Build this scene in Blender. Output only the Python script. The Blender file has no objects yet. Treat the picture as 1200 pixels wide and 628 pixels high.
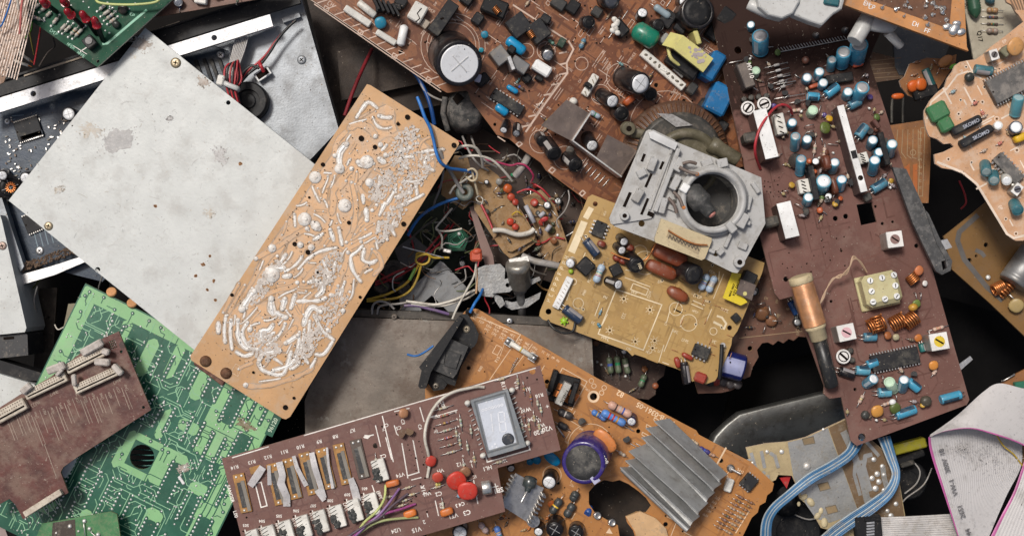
import bpy, math, random
from mathutils import Vector, Matrix, noise
from mathutils.geometry import tessellate_polygon
S = 0.0005          # one photo pixel at the focus plane = 0.5 mm
D = 1500.0
rnd = random.Random(7)
C = bpy.context.scene.collection
def W(px, py, z=0.0):
    k = (D - z) / D
    return Vector(((px - 600) * k, (314 - py) * k, z))
def V(*a): return Vector(a)
def R(d): return math.radians(d)

# ---------------------------------------------------------------- materials
MC = {}
def mat(name, col, rough=.5, metal=0., var=.25, size=30, dirt=None, amt=.0, dsize=14, bump=.15, bsize=2.5, spec=.5, coat=0., alpha=1., trans=0., spots=None, emit=None, stain_or_shade=None):
    if name in MC: return MC[name]
    m = bpy.data.materials.new(name); m.use_nodes = True; MC[name] = m
    nt = m.node_tree; N = nt.nodes; L = nt.links
    b = N['Principled BSDF']
    tc = N.new('ShaderNodeTexCoord'); oi = N.new('ShaderNodeObjectInfo')
    mul = N.new('ShaderNodeMath'); mul.operation = 'MULTIPLY'; mul.inputs[1].default_value = 37.
    L.new(oi.outputs['Random'], mul.inputs[0])
    def noise_(px, det=4., r=.6):
        n = N.new('ShaderNodeTexNoise'); n.noise_dimensions = '4D'
        n.inputs['Scale'].default_value = 1 / (px * S); n.inputs['Detail'].default_value = det; n.inputs['Roughness'].default_value = r
        L.new(tc.outputs['Object'], n.inputs['Vector']); L.new(mul.outputs[0], n.inputs['W']); return n.outputs['Fac']
    def ramp(src, a, b_, c0=(0,0,0,1), c1=(1,1,1,1)):
        r = N.new('ShaderNodeValToRGB'); r.color_ramp.elements[0].position = a; r.color_ramp.elements[1].position = b_
        r.color_ramp.elements[0].color = c0; r.color_ramp.elements[1].color = c1
        L.new(src, r.inputs['Fac']); return r.outputs['Color']
    def mix(f, a, b_):
        x = N.new('ShaderNodeMix'); x.data_type = 'RGBA'
        if isinstance(f, float): x.inputs[0].default_value = f
        else: L.new(f, x.inputs[0])
        for s, i in ((a, 6), (b_, 7)):
            if isinstance(s, tuple): x.inputs[i].default_value = (*s[:3], 1)
            else: L.new(s, x.inputs[i])
        return x.outputs[2]
    lo = tuple(c * (1 - var) for c in col); hi = tuple(min(1, c * (1 + var)) for c in col)
    c = mix(ramp(noise_(size), .3, .7), lo, hi)
    if dirt is not None and amt > 0:
        f = ramp(noise_(dsize, 9., .72), .60 - amt * .25, .70 - amt * .2)
        sc = N.new('ShaderNodeMath'); sc.operation = 'MULTIPLY'; sc.inputs[1].default_value = min(.95, .38 + amt * .55); L.new(f, sc.inputs[0])
        c = mix(sc.outputs[0], c, dirt)
        f = ramp(noise_(4.5, 4., .7), .57, .64); sc = N.new('ShaderNodeMath'); sc.operation = 'MULTIPLY'; sc.inputs[1].default_value = .5; L.new(f, sc.inputs[0])
        c = mix(sc.outputs[0], c, tuple(.5*(a_+b_) for a_, b_ in zip(col, dirt)))
        f = ramp(noise_(6.5, 6., .75), .60, .66); sc = N.new('ShaderNodeMath'); sc.operation = 'MULTIPLY'; sc.inputs[1].default_value = .55; L.new(f, sc.inputs[0])
        c = mix(sc.outputs[0], c, tuple(x*.45 for x in col))
    if spots:
        for (sc_, a, d) in spots:
            f = ramp(noise_(sc_, 6., .65), a, a + .04)
            c = mix(f, c, d)
    if stain_or_shade:  # shade painted into the base colour as a noisy-edged dark gradient
        (ax, ay, off, col2) = stain_or_shade; sp = N.new('ShaderNodeSeparateXYZ'); L.new(tc.outputs['Object'], sp.inputs[0])
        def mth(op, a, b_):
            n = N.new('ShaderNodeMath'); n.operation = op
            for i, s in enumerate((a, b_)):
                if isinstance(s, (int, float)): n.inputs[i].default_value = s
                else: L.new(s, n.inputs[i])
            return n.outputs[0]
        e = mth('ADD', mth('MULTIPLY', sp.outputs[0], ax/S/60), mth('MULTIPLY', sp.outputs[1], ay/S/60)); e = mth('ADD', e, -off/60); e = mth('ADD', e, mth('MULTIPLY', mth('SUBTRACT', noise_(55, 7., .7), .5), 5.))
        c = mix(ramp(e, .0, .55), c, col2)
    L.new(c, b.inputs['Base Color'])
    rr = N.new('ShaderNodeMapRange'); rr.inputs['To Min'].default_value = max(0, rough - .12); rr.inputs['To Max'].default_value = min(1, rough + .15)
    L.new(noise_(size * .6), rr.inputs['Value']); L.new(rr.outputs[0], b.inputs['Roughness'])
    b.inputs['Metallic'].default_value = metal
    b.inputs['Specular IOR Level'].default_value = spec
    b.inputs['Coat Weight'].default_value = coat; b.inputs['Coat Roughness'].default_value = .2
    b.inputs['Transmission Weight'].default_value = trans
    b.inputs['Alpha'].default_value = alpha
    if bump > 0:
        bp = N.new('ShaderNodeBump'); bp.inputs['Strength'].default_value = bump; bp.inputs['Distance'].default_value = S * .8
        L.new(noise_(bsize, 3.), bp.inputs['Height']); L.new(bp.outputs[0], b.inputs['Normal'])
    return m
DUST = (.27, .23, .18)
def paint(col, rough=.45, metal=0., **k):
    key = 'finish_%d_%d_%d_%d_%d' % (int(col[0]*99), int(col[1]*99), int(col[2]*99), int(rough*10), int(metal*9))
    k.setdefault('dirt', DUST); k.setdefault('amt', .2); k.setdefault('var', .18)
    return mat(key, col, rough, metal, **k)
M_black = mat('black_plastic', (.012,.012,.013), .5, dirt=(.09,.08,.07), amt=.25, spec=.3)
M_black2 = mat('black_epoxy', (.02,.02,.022), .55, dirt=(.12,.11,.09), amt=.35, spec=.3)
M_tin = mat('tinned_lead', (.62,.6,.57), .33, .9, var=.3, size=4, bump=.3)
M_tinw = mat('bright_solder', (.74,.72,.68), .42, .55, var=.2, size=4, bump=.4, dirt=(.5,.45,.38), amt=.35, dsize=6)
M_alu = mat('aluminium', (.62,.62,.62), .42, .85, dirt=(.3,.28,.25), amt=.3, bump=.25)
M_white = mat('white_plastic', (.72,.7,.64), .5, dirt=(.36,.31,.25), amt=.3)
M_whitec = mat('clean_white_plastic', (.8,.8,.78), .4, dirt=(.5,.47,.42), amt=.12)
M_print = mat('white_print', (.8,.76,.7), .7, bump=0, dirt=(.4,.3,.25), amt=.3, dsize=8)
M_hole = mat('drilled_hole', (.012,.008,.006), .9, bump=0, spec=.1)
M_copper = mat('copper_wire', (.62,.24,.08), .35, .8, var=.35, size=5)
M_cable_w = mat('white_wire', (.62,.58,.5), .45, dirt=DUST, amt=.4)
M_cable_g = mat('grey_wire', (.33,.31,.29), .5, dirt=DUST, amt=.4)
M_red = mat('red_wire', (.42,.03,.04), .4, dirt=DUST, amt=.25)
M_blue = mat('blue_wire', (.02,.16,.48), .4, dirt=DUST, amt=.15)
M_yel = mat('yellow_wire', (.6,.4,.04), .42, dirt=DUST, amt=.25)
M_blk = mat('black_wire', (.015,.015,.015), .45, dirt=DUST, amt=.2)
M_cblue = mat('blue_capacitor_sleeve', (.06,.31,.47), .25, var=.15, dirt=(.2,.26,.26), amt=.22, dsize=8, coat=.4)
M_cblues = [M_cblue, mat('pale_blue_sleeve', (.11,.36,.48), .3, var=.2, size=8, dirt=(.25,.28,.26), amt=.35, dsize=6, coat=.3), mat('faded_blue_sleeve', (.07,.25,.36), .35, var=.25, size=8, dirt=(.24,.25,.22), amt=.45, dsize=6, coat=.2)]
M_ctop = mat('capacitor_lid', (.84,.85,.86), .35, .1, var=.06, dirt=(.5,.47,.42), amt=.15, dsize=8)
M_cblack = mat('black_capacitor_sleeve', (.012,.01,.011), .3, dirt=(.12,.1,.08), amt=.2, coat=.2)
M_bake = mat('rough_epoxy_resistor', (.3,.27,.2), .5)

# ---------------------------------------------------------------- mesh builder
def frame_z(d):
    d = d.normalized(); a = V(1,0,0) if abs(d.x) < .8 else V(0,1,0)
    x = (a - d * a.dot(d)).normalized(); return x, d.cross(x), d
class MB:
    def __init__(s): s.v = []; s.f = []; s.m = []; s.s = []
    def add(s, vs, fs, m=0, smooth=False):
        o = len(s.v); s.v += [Vector(v) for v in vs]
        for f in fs: s.f.append([o + i for i in f]); s.m.append(m); s.s.append(smooth)
    def vstrip(s, pts, ws, z, m=0):
        P = [V(p[0], p[1], 0) for p in pts]; n = len(P); vs = []
        for i in range(n):
            t = (P[min(i+1,n-1)]-P[max(i-1,0)]).normalized(); nn = V(-t.y, t.x, 0); vs += [P[i]+nn*ws[i]+V(0,0,z), P[i]-nn*ws[i]+V(0,0,z)]
        s.add(vs, [[2*i, 2*i+1, 2*i+3, 2*i+2] for i in range(n-1)], m)
        for e, r in ((P[0], ws[0]), (P[-1], ws[-1])): s.disc(e, r, z+.0002, 8, m)
    def lathe(s, p0, d, prof, seg=18, m=0, caps=(True, True), sm=True):
        """prof: (r, h[, mat])"""
        X, Y, Z = frame_z(d); vs = []; fs = []
        for pr in prof:
            for i in range(seg):
                a = 2*math.pi*i/seg; vs.append(p0 + Z*pr[1] + (X*math.cos(a) + Y*math.sin(a))*pr[0])
        o = len(s.v); s.v += vs
        for k in range(len(prof)-1):
            mm = prof[k][2] if len(prof[k]) > 2 else m
            flat = abs(prof[k][1]-prof[k+1][1]) < 1e-4
            for i in range(seg):
                j = (i+1) % seg
                s.f.append([o+k*seg+i, o+k*seg+j, o+(k+1)*seg+j, o+(k+1)*seg+i]); s.m.append(mm); s.s.append(sm and not flat)
        if caps[0]: s.f.append([o+i for i in reversed(range(seg))]); s.m.append(m); s.s.append(False)
        if caps[1]:
            mm = prof[-1][2] if len(prof[-1]) > 2 else m
            s.f.append([o+(len(prof)-1)*seg+i for i in range(seg)]); s.m.append(mm); s.s.append(False)
        return s
    def cyl(s, p0, p1, r0, r1=None, seg=12, m=0):
        r1 = r0 if r1 is None else r1
        return s.lathe(p0, p1-p0, [(r0, 0), (r1, (p1-p0).length)], seg, m)
    def box(s, c, size, ax=None, ch=.0, m=0):
        """ax: matrix/angle in degrees about z"""
        if ax is None: A = Matrix.Identity(3)
        elif isinstance(ax, (int, float)): A = Matrix.Rotation(R(ax), 3, 'Z')
        else: A = ax
        a, b, d = (x/2 for x in size); ch = min(ch, a*.45, b*.45, d*.45)
        if ch <= 0:
            vs = [V(x*a, y*b, z*d) for z in (-1,1) for y in (-1,1) for x in (-1,1)]
            fs = [(0,2,3,1),(4,5,7,6),(0,1,5,4),(2,6,7,3),(0,4,6,2),(1,3,7,5)]
        else:
            vs = []; ix = {}
            for sx in (-1,1):
                for sy in (-1,1):
                    for sz in (-1,1):
                        ix[sx,sy,sz] = len(vs)
                        vs += [V(sx*a, sy*(b-ch), sz*(d-ch)), V(sx*(a-ch), sy*b, sz*(d-ch)), V(sx*(a-ch), sy*(b-ch), sz*d)]
            fs = []; P = [(-1,-1),(1,-1),(1,1),(-1,1)]
            for q in (-1,1):
                fs.append([ix[q,u,w] for u,w in P]); fs.append([ix[u,q,w]+1 for u,w in P]); fs.append([ix[u,w,q]+2 for u,w in P])
            for u in (-1,1):
                for w in (-1,1):
                    fs.append([ix[-1,u,w]+1, ix[1,u,w]+1, ix[1,u,w]+2, ix[-1,u,w]+2])
                    fs.append([ix[u,-1,w], ix[u,1,w], ix[u,1,w]+2, ix[u,-1,w]+2])
                    fs.append([ix[u,w,-1], ix[u,w,1], ix[u,w,1]+1, ix[u,w,-1]+1])
            for k in ix.values(): fs.append([k, k+1, k+2])
            g = []
            for f in fs:
                cc = sum((vs[i] for i in f), V(0,0,0))
                n = (vs[f[1]]-vs[f[0]]).cross(vs[f[2]]-vs[f[0]])
                g.append(list(f) if n.dot(cc) > 0 else list(reversed(f)))
            fs = g
        s.add([A @ v + c for v in vs], fs, m); return s
    def tube(s, pts, r, seg=6, m=0, flat=1., smooth=True):
        pts = [Vector(p) for p in pts]; n = len(pts); vs = []; up = None
        for i, p in enumerate(pts):
            t = (pts[min(i+1,n-1)] - pts[max(i-1,0)])
            if t.length < 1e-6: t = V(1,0,0)
            t.normalize()
            if up is None: X, Y, _ = frame_z(t) if abs(t.z) > .9 else (t.cross(V(0,0,1)).normalized(), t.cross(V(0,0,1)).normalized().cross(t), t)
            else:
                X = (up - t*up.dot(t)).normalized(); Y = X.cross(t)
            up = X
            rr = r[i] if isinstance(r, (list, tuple)) else r
            for k in range(seg):
                a = 2*math.pi*k/seg; vs.append(p + X*math.cos(a)*rr + Y*math.sin(a)*rr*flat)
        fs = [[i*seg+k, i*seg+(k+1) % seg, (i+1)*seg+(k+1) % seg, (i+1)*seg+k] for i in range(n-1) for k in range(seg)]
        s.add(vs, fs, m, smooth)
        s.add([vs[k] for k in range(seg)], [list(reversed(range(seg)))], m); s.add([vs[(n-1)*seg+k] for k in range(seg)], [list(range(seg))], m)
        return s
    def ell(s, c, rx, ry, rz, ax=None, m=0, seg=16, rings=9, p=1.0):
        A = Matrix.Identity(3) if ax is None else (Matrix.Rotation(R(ax), 3, 'Z') if isinstance(ax, (int, float)) else ax)
        pw = lambda x: math.copysign(abs(x)**p, x)
        vs = [V(0,0,-rz)]
        for j in range(1, rings):
            t = -math.pi/2 + math.pi*j/rings
            for i in range(seg):
                a = 2*math.pi*i/seg
                vs.append(V(rx*pw(math.cos(t))*pw(math.cos(a)), ry*pw(math.cos(t))*pw(math.sin(a)), rz*pw(math.sin(t))))
        vs.append(V(0,0,rz)); fs = []
        for i in range(seg):
            j = (i+1) % seg; fs.append([0, 1+j, 1+i]); o = 1+(rings-2)*seg; fs.append([o+i, o+j, len(vs)-1])
            for k in range(rings-2): fs.append([1+k*seg+i, 1+k*seg+j, 1+(k+1)*seg+j, 1+(k+1)*seg+i])
        s.add([A @ v + c for v in vs], fs, m, True); return s
    def prism(s, poly, z0, z1, holes=(), m=0, mside=None):
        """poly: 2D pts (x,y); walls between z0 and z1"""
        ms = m if mside is None else mside
        loops = [[V(p[0], p[1], 0) for p in poly]] + [[V(p[0], p[1], 0) for p in h] for h in holes]
        tri = tessellate_polygon(loops); flat = [p for l in loops for p in l]
        up = []; 
        for t in tri:
            a, b, c = (flat[i] for i in t)
            up.append(list(t) if (b-a).cross(c-a).z > 0 else list(reversed(t)))
        s.add([V(p.x, p.y, z1) for p in flat], up, m)
        s.add([V(p.x, p.y, z0) for p in flat], [list(reversed(t)) for t in up], m)
        for li, l in enumerate(loops):
            area = sum(l[i].x*l[(i+1) % len(l)].y - l[(i+1) % len(l)].x*l[i].y for i in range(len(l)))
            ccw = (area > 0) == (li == 0)
            n = len(l); vs = [V(p.x,p.y,z0) for p in l] + [V(p.x,p.y,z1) for p in l]
            fs = [[i, (i+1) % n, n+(i+1) % n, n+i] if ccw else [(i+1) % n, i, n+i, n+(i+1) % n] for i in range(n)]
            s.add(vs, fs, ms)
        return s
    def strip(s, pts, w, z, m=0, ends=True):
        """flat ribbon along 2D polyline, mitred"""
        P = [V(p[0], p[1], 0) for p in pts]; n = len(P); vs = []
        for i in range(n):
            d0 = (P[i]-P[i-1]).normalized() if i else None; d1 = (P[i+1]-P[i]).normalized() if i < n-1 else None
            if d0 is None: d0 = d1
            if d1 is None: d1 = d0
            t = d0 + d1
            if t.length < .3: t = d0
            t.normalize(); nn = V(-t.y, t.x, 0); k = 1/max(.5, nn.dot(V(-d0.y, d0.x, 0)))
            vs += [P[i]+nn*w/2*k+V(0,0,z), P[i]-nn*w/2*k+V(0,0,z)]
        s.add(vs, [[2*i, 2*i+1, 2*i+3, 2*i+2] for i in range(n-1)], m); return s
    def disc(s, c, r, z, seg=12, m=0, r2=0.):
        if r2 <= 0: s.add([V(c[0]+r*math.cos(2*math.pi*i/seg), c[1]+r*math.sin(2*math.pi*i/seg), z) for i in range(seg)], [list(range(seg))], m)
        else:
            vs = [V(c[0]+q*math.cos(2*math.pi*i/seg), c[1]+q*math.sin(2*math.pi*i/seg), z) for q in (r, r2) for i in range(seg)]
            s.add(vs, [[i, (i+1) % seg, seg+(i+1) % seg, seg+i] for i in range(seg)], m)
        return s
    def build(s, name, mats, parent=None, origin=None, center=True):
        if not s.v: return None
        if origin is None:
            if center and parent is not None:
                n = len(s.v); origin = V(sum(v.x for v in s.v)/n, sum(v.y for v in s.v)/n, min(v.z for v in s.v))
            else: origin = V(0,0,0)
        me = bpy.data.meshes.new(name)
        me.from_pydata([(v-origin)*S for v in s.v], [], s.f)
        if not isinstance(mats, (list, tuple)): mats = [mats]
        for m in mats: me.materials.append(m)
        me.polygons.foreach_set('material_index', [min(x, len(mats)-1) for x in s.m]); me.polygons.foreach_set('use_smooth', s.s)
        me.update()
        o = bpy.data.objects.new(name, me); C.objects.link(o); o.parent = parent; o.location = origin*S
        if parent is not None and 'org' in parent: o.location = (origin - Vector(parent['org']))*S
        if parent is not None: o['org'] = tuple(origin)
        return o
def spline(pts, n=6):
    P = [Vector(p) for p in pts]; out = []
    for i in range(len(P)-1):
        a = P[max(i-1,0)]; b = P[i]; c = P[i+1]; d = P[min(i+2,len(P)-1)]
        for k in range(n):
            t = k/n; out.append(.5*((2*b)+(c-a)*t+(2*a-5*b+4*c-d)*t*t+(3*b-a-3*c+d)*t**3))
    out.append(P[-1]); return out
# text outline cache
TC = {}
def text_mesh(t):
    if t not in TC:
        cu = bpy.data.curves.new('lettering_outline', 'FONT'); cu.body = t; cu.align_x = 'CENTER'; cu.align_y = 'CENTER'; cu.resolution_u = 2; cu.offset = .022
        ob = bpy.data.objects.new('lettering_outline', cu); me = ob.to_mesh()
        TC[t] = ([v.co.copy() for v in me.vertices], [list(p.vertices) for p in me.polygons])
        ob.to_mesh_clear(); bpy.data.objects.remove(ob); bpy.data.curves.remove(cu)
    return TC[t]

# ---------------------------------------------------------------- things
def tag(o, label=None, cat=None, group=None, kind=None):
    if label: o['label'] = label
    if cat: o['category'] = cat
    if group: o['group'] = group
    if kind: o['kind'] = kind
    return o
def pip(x, y, P):
    c = False; n = len(P)
    for i in range(n):
        a, b = P[i], P[i-1]
        if (a[1] > y) != (b[1] > y) and x < (b[0]-a[0])*(y-a[1])/(b[1]-a[1])+a[0]: c = not c
    return c
class T:
    """A thing: Empty with a plane frame. Pixel positions are turned into points of its own plane."""
    def __init__(s, name, label, cat, cx, cy, z=0., ang=0., tilt=(0.,0.), group=None):
        s.o = W(cx, cy, z); s.z = z
        n = V(tilt[0], tilt[1], 1).normalized(); x = V(math.cos(R(ang)), math.sin(R(ang)), 0); x = (x - n*x.dot(n)).normalized(); y = n.cross(x)
        s.M = Matrix((x, y, n)).transposed(); s.Mi = s.M.transposed()
        e = bpy.data.objects.new(name, None); C.objects.link(e); e.empty_display_size = .01
        e.matrix_world = Matrix.Translation(s.o*S) @ s.M.to_4x4()
        tag(e, label, cat, group); s.e = e; s.silk = MB(); s.dark = MB(); s.k = 0
    def L(s, px, py, h=0.):
        a = V(0,0,D); b = W(px, py, 0); d = b - a; n = s.M.col[2]
        t = ((s.o + n*h - a).dot(n)) / d.dot(n)
        return s.Mi @ (a + d*t - s.o)
    def L2(s, pts, h=0.): return [tuple(s.L(p[0], p[1], h)[:2]) for p in pts]
    def dirv(s, p0, p1): d = s.L(*p1) - s.L(*p0); return d.normalized()
    def ang(s, p0, p1): d = s.dirv(p0, p1); return math.degrees(math.atan2(d.y, d.x))
    def plate(s, poly, th, m, name='board', holes=(), slots=(), z1=0., edge=None):
        """holes: (px,py,r); slots: pixel polygons"""
        P = s.L2(poly); H = []; s.pix = list(poly); s.hol = list(holes); s.slo = list(slots)
        for h in holes:
            c = s.L(h[0], h[1]); k = 8 if h[2] < 2.2 else 18
            H.append([(c.x+h[2]*math.cos(2*math.pi*i/k), c.y+h[2]*math.sin(2*math.pi*i/k)) for i in range(k)])
        for q in slots: H.append(s.L2(q))
        b = MB(); b.prism(P, z1-th, z1, H, 0, 1)
        o = b.build(name, [m, edge or m], s.e, origin=V(0,0,0)); return o
    def relief(s, m, n, ang, wr=(1.2,3.2), seed=1, L_=(8,40), name='copper_relief_pattern'):
        r = random.Random(seed); q = MB(); P = s.pix; xs = [p[0] for p in P]; ys = [p[1] for p in P]
        def ok(x, y): return pip(x, y, P) and not any((x-h[0])**2+(y-h[1])**2 < (h[2]+4)**2 for h in s.hol if h[2] > 1.2) and not any(pip(x, y, z_) for z_ in s.slo)
        k = 0
        for t in range(n*6):
            if k >= n: break
            x, y = r.uniform(max(0,min(xs)), min(1200,max(xs))), r.uniform(max(-10,min(ys)), min(640,max(ys))); d = r.choice((0,90,180,270)); pts = [(x,y)]; good = ok(x,y)
            for j in range(r.choice((1,2,3,4))):
                l = r.uniform(*L_); a = R(ang+d); nx, ny = x+l*math.cos(a), y-l*math.sin(a)
                if not (ok(nx,ny) and ok((x+nx)/2,(y+ny)/2) and ok(nx+3*math.cos(a),ny-3*math.sin(a))): break
                x, y = nx, ny; pts.append((x,y)); d += r.choice((-45,45,90,-90))
            if good and len(pts) > 1: q.strip(s.L2(pts), r.uniform(*wr), .03+.00012*k); k += 1
        return q.build(name, m, s.e, origin=V(0,0,0))
    # printing
    def up(s): s.k += 1; return .0003*s.k
    def line(s, pts, w=.9, h=.12): h += s.up(); s.silk.strip(s.L2(pts), w*1.2, h)
    def rect(s, pts, w=.9): s.line(list(pts)+[pts[0]], w)
    def ring(s, px, py, r, w=.9, h=.12): h += s.up(); c = s.L(px, py); s.silk.disc(c, r, h, 24, 0, r-w)
    def dot(s, px, py, r=1.1, h=.34): s.dark.disc(s.L(px, py), r, h+s.up(), 8)
    def fill(s, pts, h=.12):
        P = s.L2(pts); a = sum(P[i][0]*P[(i+1) % len(P)][1]-P[(i+1) % len(P)][0]*P[i][1] for i in range(len(P)))
        if a < 0: P.reverse()
        h += s.up()
        s.silk.add([V(p[0], p[1], h) for p in P], [list(range(len(P)))])
    def text(s, t, px, py, size, ang, h=.13, mb=None):
        """ang: screen degrees counter-clockwise of the reading direction"""
        h += s.up()
        vs, fs = text_mesh(t); c = s.L(px, py, 0); a = R(ang); q = s.L(px+math.cos(a), py-math.sin(a), 0)-c; th = math.atan2(q.y, q.x)
        (mb or s.silk).add([V(c.x+size*(v.x*math.cos(th)-v.y*math.sin(th)), c.y+size*(v.x*math.sin(th)+v.y*math.cos(th)), h) for v in vs], fs)
    def scribble(s, px, py, size, ang, n=3):
        """unreadable small marking: short strokes like worn characters"""
        a = R(ang); ux, uy = math.cos(a), -math.sin(a); vx, vy = math.sin(a), math.cos(a)
        for i in range(n):
            x = px+ux*size*.75*i; y = py+uy*size*.75*i; k = rnd.random()
            q = size*.5
            P = lambda u, v: (x+ux*u*q+vx*v*q, y+uy*u*q+vy*v*q)
            s.line([P(-.5,-1), P(-.5,1)], size*.14)
            if k < .7: s.line([P(-.5,-1), P(.5,-1)], size*.14)
            if k > .3: s.line([P(-.5,0), P(.5,0)], size*.14)
            if k > .5: s.line([P(.5,-1), P(.5,1 if k > .75 else 0)], size*.14)
            if k < .4: s.line([P(-.5,1), P(.5,1)], size*.14)
    def finish(s, m=None, mdark=None, name='legend_print'):
        s.silk.build(name, m or M_print, s.e, origin=V(0,0,0)); s.dark.build('drill_pattern', mdark or M_hole, s.e, origin=V(0,0,0))

# ---------------------------------------------------------------- components (parts of a board)
def cap(b, base, top, r, h, sleeve=None, lid=None, seg=22, mark=True, cross=True, name='capacitor', rz=0.):
    """upright electrolytic: base and top given as pixels, so it may lean"""
    sleeve = sleeve or M_cblue; sleeve = rnd.choice(M_cblues) if sleeve is M_cblue else sleeve; lid = lid or M_ctop
    p0 = b.L(*base, rz); p1 = b.L(*top, h+rz) if top else p0+V(0,0,h)
    d = p1-p0; H = d.length; m = MB()
    m.lathe(p0, d, [(r*.93,0),(r,1),(r,H*.08),(r*.95,H*.11),(r,H*.15),(r,H-1.2),(r*.95,H-.25),(r*.86,H),(r*.82,H-.3)], seg, caps=(True,False))
    o = m.build(name, sleeve, b.e, origin=p0)
    t = MB(); dn = d.normalized(); t.lathe(p0, d, [(r*.82,H-1.0),(r*.82,H-.35),(r*.5,H-.25)], seg, caps=(False,True)); t.build('capacitor_lid', lid, o)
    if cross and r > 4:
        X, Y, Z = frame_z(d); c = MB(); A = Matrix((X, Y, Z)).transposed()
        for q in (V(r*1.4, r*.05, .3), V(r*.05, r*1.4, .3)): c.box(p0+dn*(H-.12), q, A)
        c.build('vent_groove', paint((.42,.42,.42), .5), o)
    if mark:
        X, Y, Z = frame_z(d); vs = []; a0 = rnd.uniform(0, 6.28); k = 6
        for i in range(k+1):
            a = a0+.6*i/k
            for hh in (H*.2, H-1.3): vs.append(p0+Z*hh+(X*math.cos(a)+Y*math.sin(a))*(r+.12))
        mm = MB(); mm.add(vs, [[2*i, 2*i+2, 2*i+3, 2*i+1] for i in range(k)], 0, True); mm.build('polarity_stripe', paint((.5,.6,.65), .4) if sleeve in M_cblues else paint((.42,.4,.38), .4), o)
    return o
def lcap(b, p0, p1, r, sleeve=None, lid=None, z=None, name='capacitor', wires=True):
    """capacitor lying down; p1 is the end showing its lid"""
    sleeve = sleeve or M_cblue; sleeve = rnd.choice(M_cblues) if sleeve is M_cblue else sleeve; lid = lid or M_ctop; z = r if z is None else z
    a = b.L(*p0, z); c = b.L(*p1, z); d = c-a; H = d.length; m = MB()
    m.lathe(a, d, [(r*.88,0),(r,1.2),(r,H*.1),(r*.93,H*.13),(r,H*.17),(r,H-1.3),(r*.93,H-.2),(r*.84,H),(r*.8,H-.3)], 18, caps=(True,False))
    o = m.build(name, sleeve, b.e, origin=a)
    MB().lathe(a, d, [(r*.8,H-1),(r*.8,H-.4)], 18, caps=(False,True)).build('capacitor_lid', lid, o)
    n = V(-d.y, d.x, 0).normalized(); mm = MB()   # printed band
    for s_ in (.35,):
        vs = []
        for i in range(5):
            an = R(20+14*i); q = n*math.cos(an)*(r+.1)+V(0,0,1)*math.sin(an)*(r+.1)
            vs += [a+d*.18+q, a+d*.92+q]
        mm.add(vs, [[2*i, 2*i+1, 2*i+3, 2*i+2] for i in range(4)], 0, True)
    mm.build('polarity_stripe', paint((.32,.3,.3), .4) if sleeve not in M_cblues else paint((.02,.06,.1), .4), o)
    if wires:
        w = MB()
        for s_ in (-1, 1):
            e = a+n*s_*r*.4; u = d.normalized(); w.tube([e, e-u*r*.8, e-u*r*1.1-V(0,0,z)], .45, 5)
        w.build('lead', M_tin, o)
    return o
BANDS = [(.5,.05,.03),(.75,.5,.05),(.08,.05,.04),(.5,.25,.03),(.03,.25,.1),(.05,.1,.4),(.6,.55,.5)]
def res(b, p0, p1, r=2.2, frac=.6, col=(.55,.42,.3), z=None, bands=4, name='resistor'):
    z = r+.6 if z is None else z
    a = b.L(*p0, z); c = b.L(*p1, z); d = c-a; H = d.length; u = d.normalized(); s0 = H*(1-frac)/2; s1 = H-s0; m = MB()
    mats = [paint(col, .4)]; prof = [(r*.5,s0),(r*.95,s0+r*.35),(r*1.12,s0+r),(r*1.05,s0+r*1.6)]
    x0 = s0+r*1.7; x1 = s1-r*1.7
    if x1 > x0 and bands:
        for k in range(bands):
            q0 = x0+(x1-x0)*(k+.2)/bands; q1 = x0+(x1-x0)*(k+.6)/bands
            prof += [(r*.92, q0, k+1), (r*.92, q1, 0)]; mats.append(paint(rnd.choice(BANDS), .4, amt=.1))
    prof += [(r*1.05,s1-r*1.6),(r*1.12,s1-r),(r*.95,s1-r*.35),(r*.5,s1)]
    m.lathe(a, d, prof, 10)
    o = m.build(name, mats, b.e, origin=a)
    w = MB()
    for e, f in ((a, u), (c, -u)): w.tube([e-V(0,0,z), e-V(0,0,z*.4), e+f*.8, e+f*s0+f*.2], .42, 5)
    w.build('lead', M_tin, o); return o
def jump(b, p0, p1, r=.5, z=1.2, m=None):
    a = b.L(*p0); c = b.L(*p1); u = (c-a).normalized(); w = MB()
    w.tube([a, a+V(0,0,z*.7), a+u*1.+V(0,0,z), c-u*1.+V(0,0,z), c+V(0,0,z*.7), c], r, 5)
    return w.build('jumper_wire', m or M_tin, b.e)
def blk(b, p0, p1, w, h, m, name='module', ch=.8, z=0., at_top=True, sub=None):
    """block whose top-face mid line runs p0-p1 (pixels), w wide, top at height z+h"""
    hh = z+h if at_top else z
    a = b.L(*p0, hh); c = b.L(*p1, hh); d = c-a; d.z = 0; ctr = (a+c)/2; ctr.z = z+h/2
    q = MB(); q.box(ctr, (d.length, w, h), math.degrees(math.atan2(d.y, d.x)), ch)
    return q.build(name, m, b.e if sub is None else sub)
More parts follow.
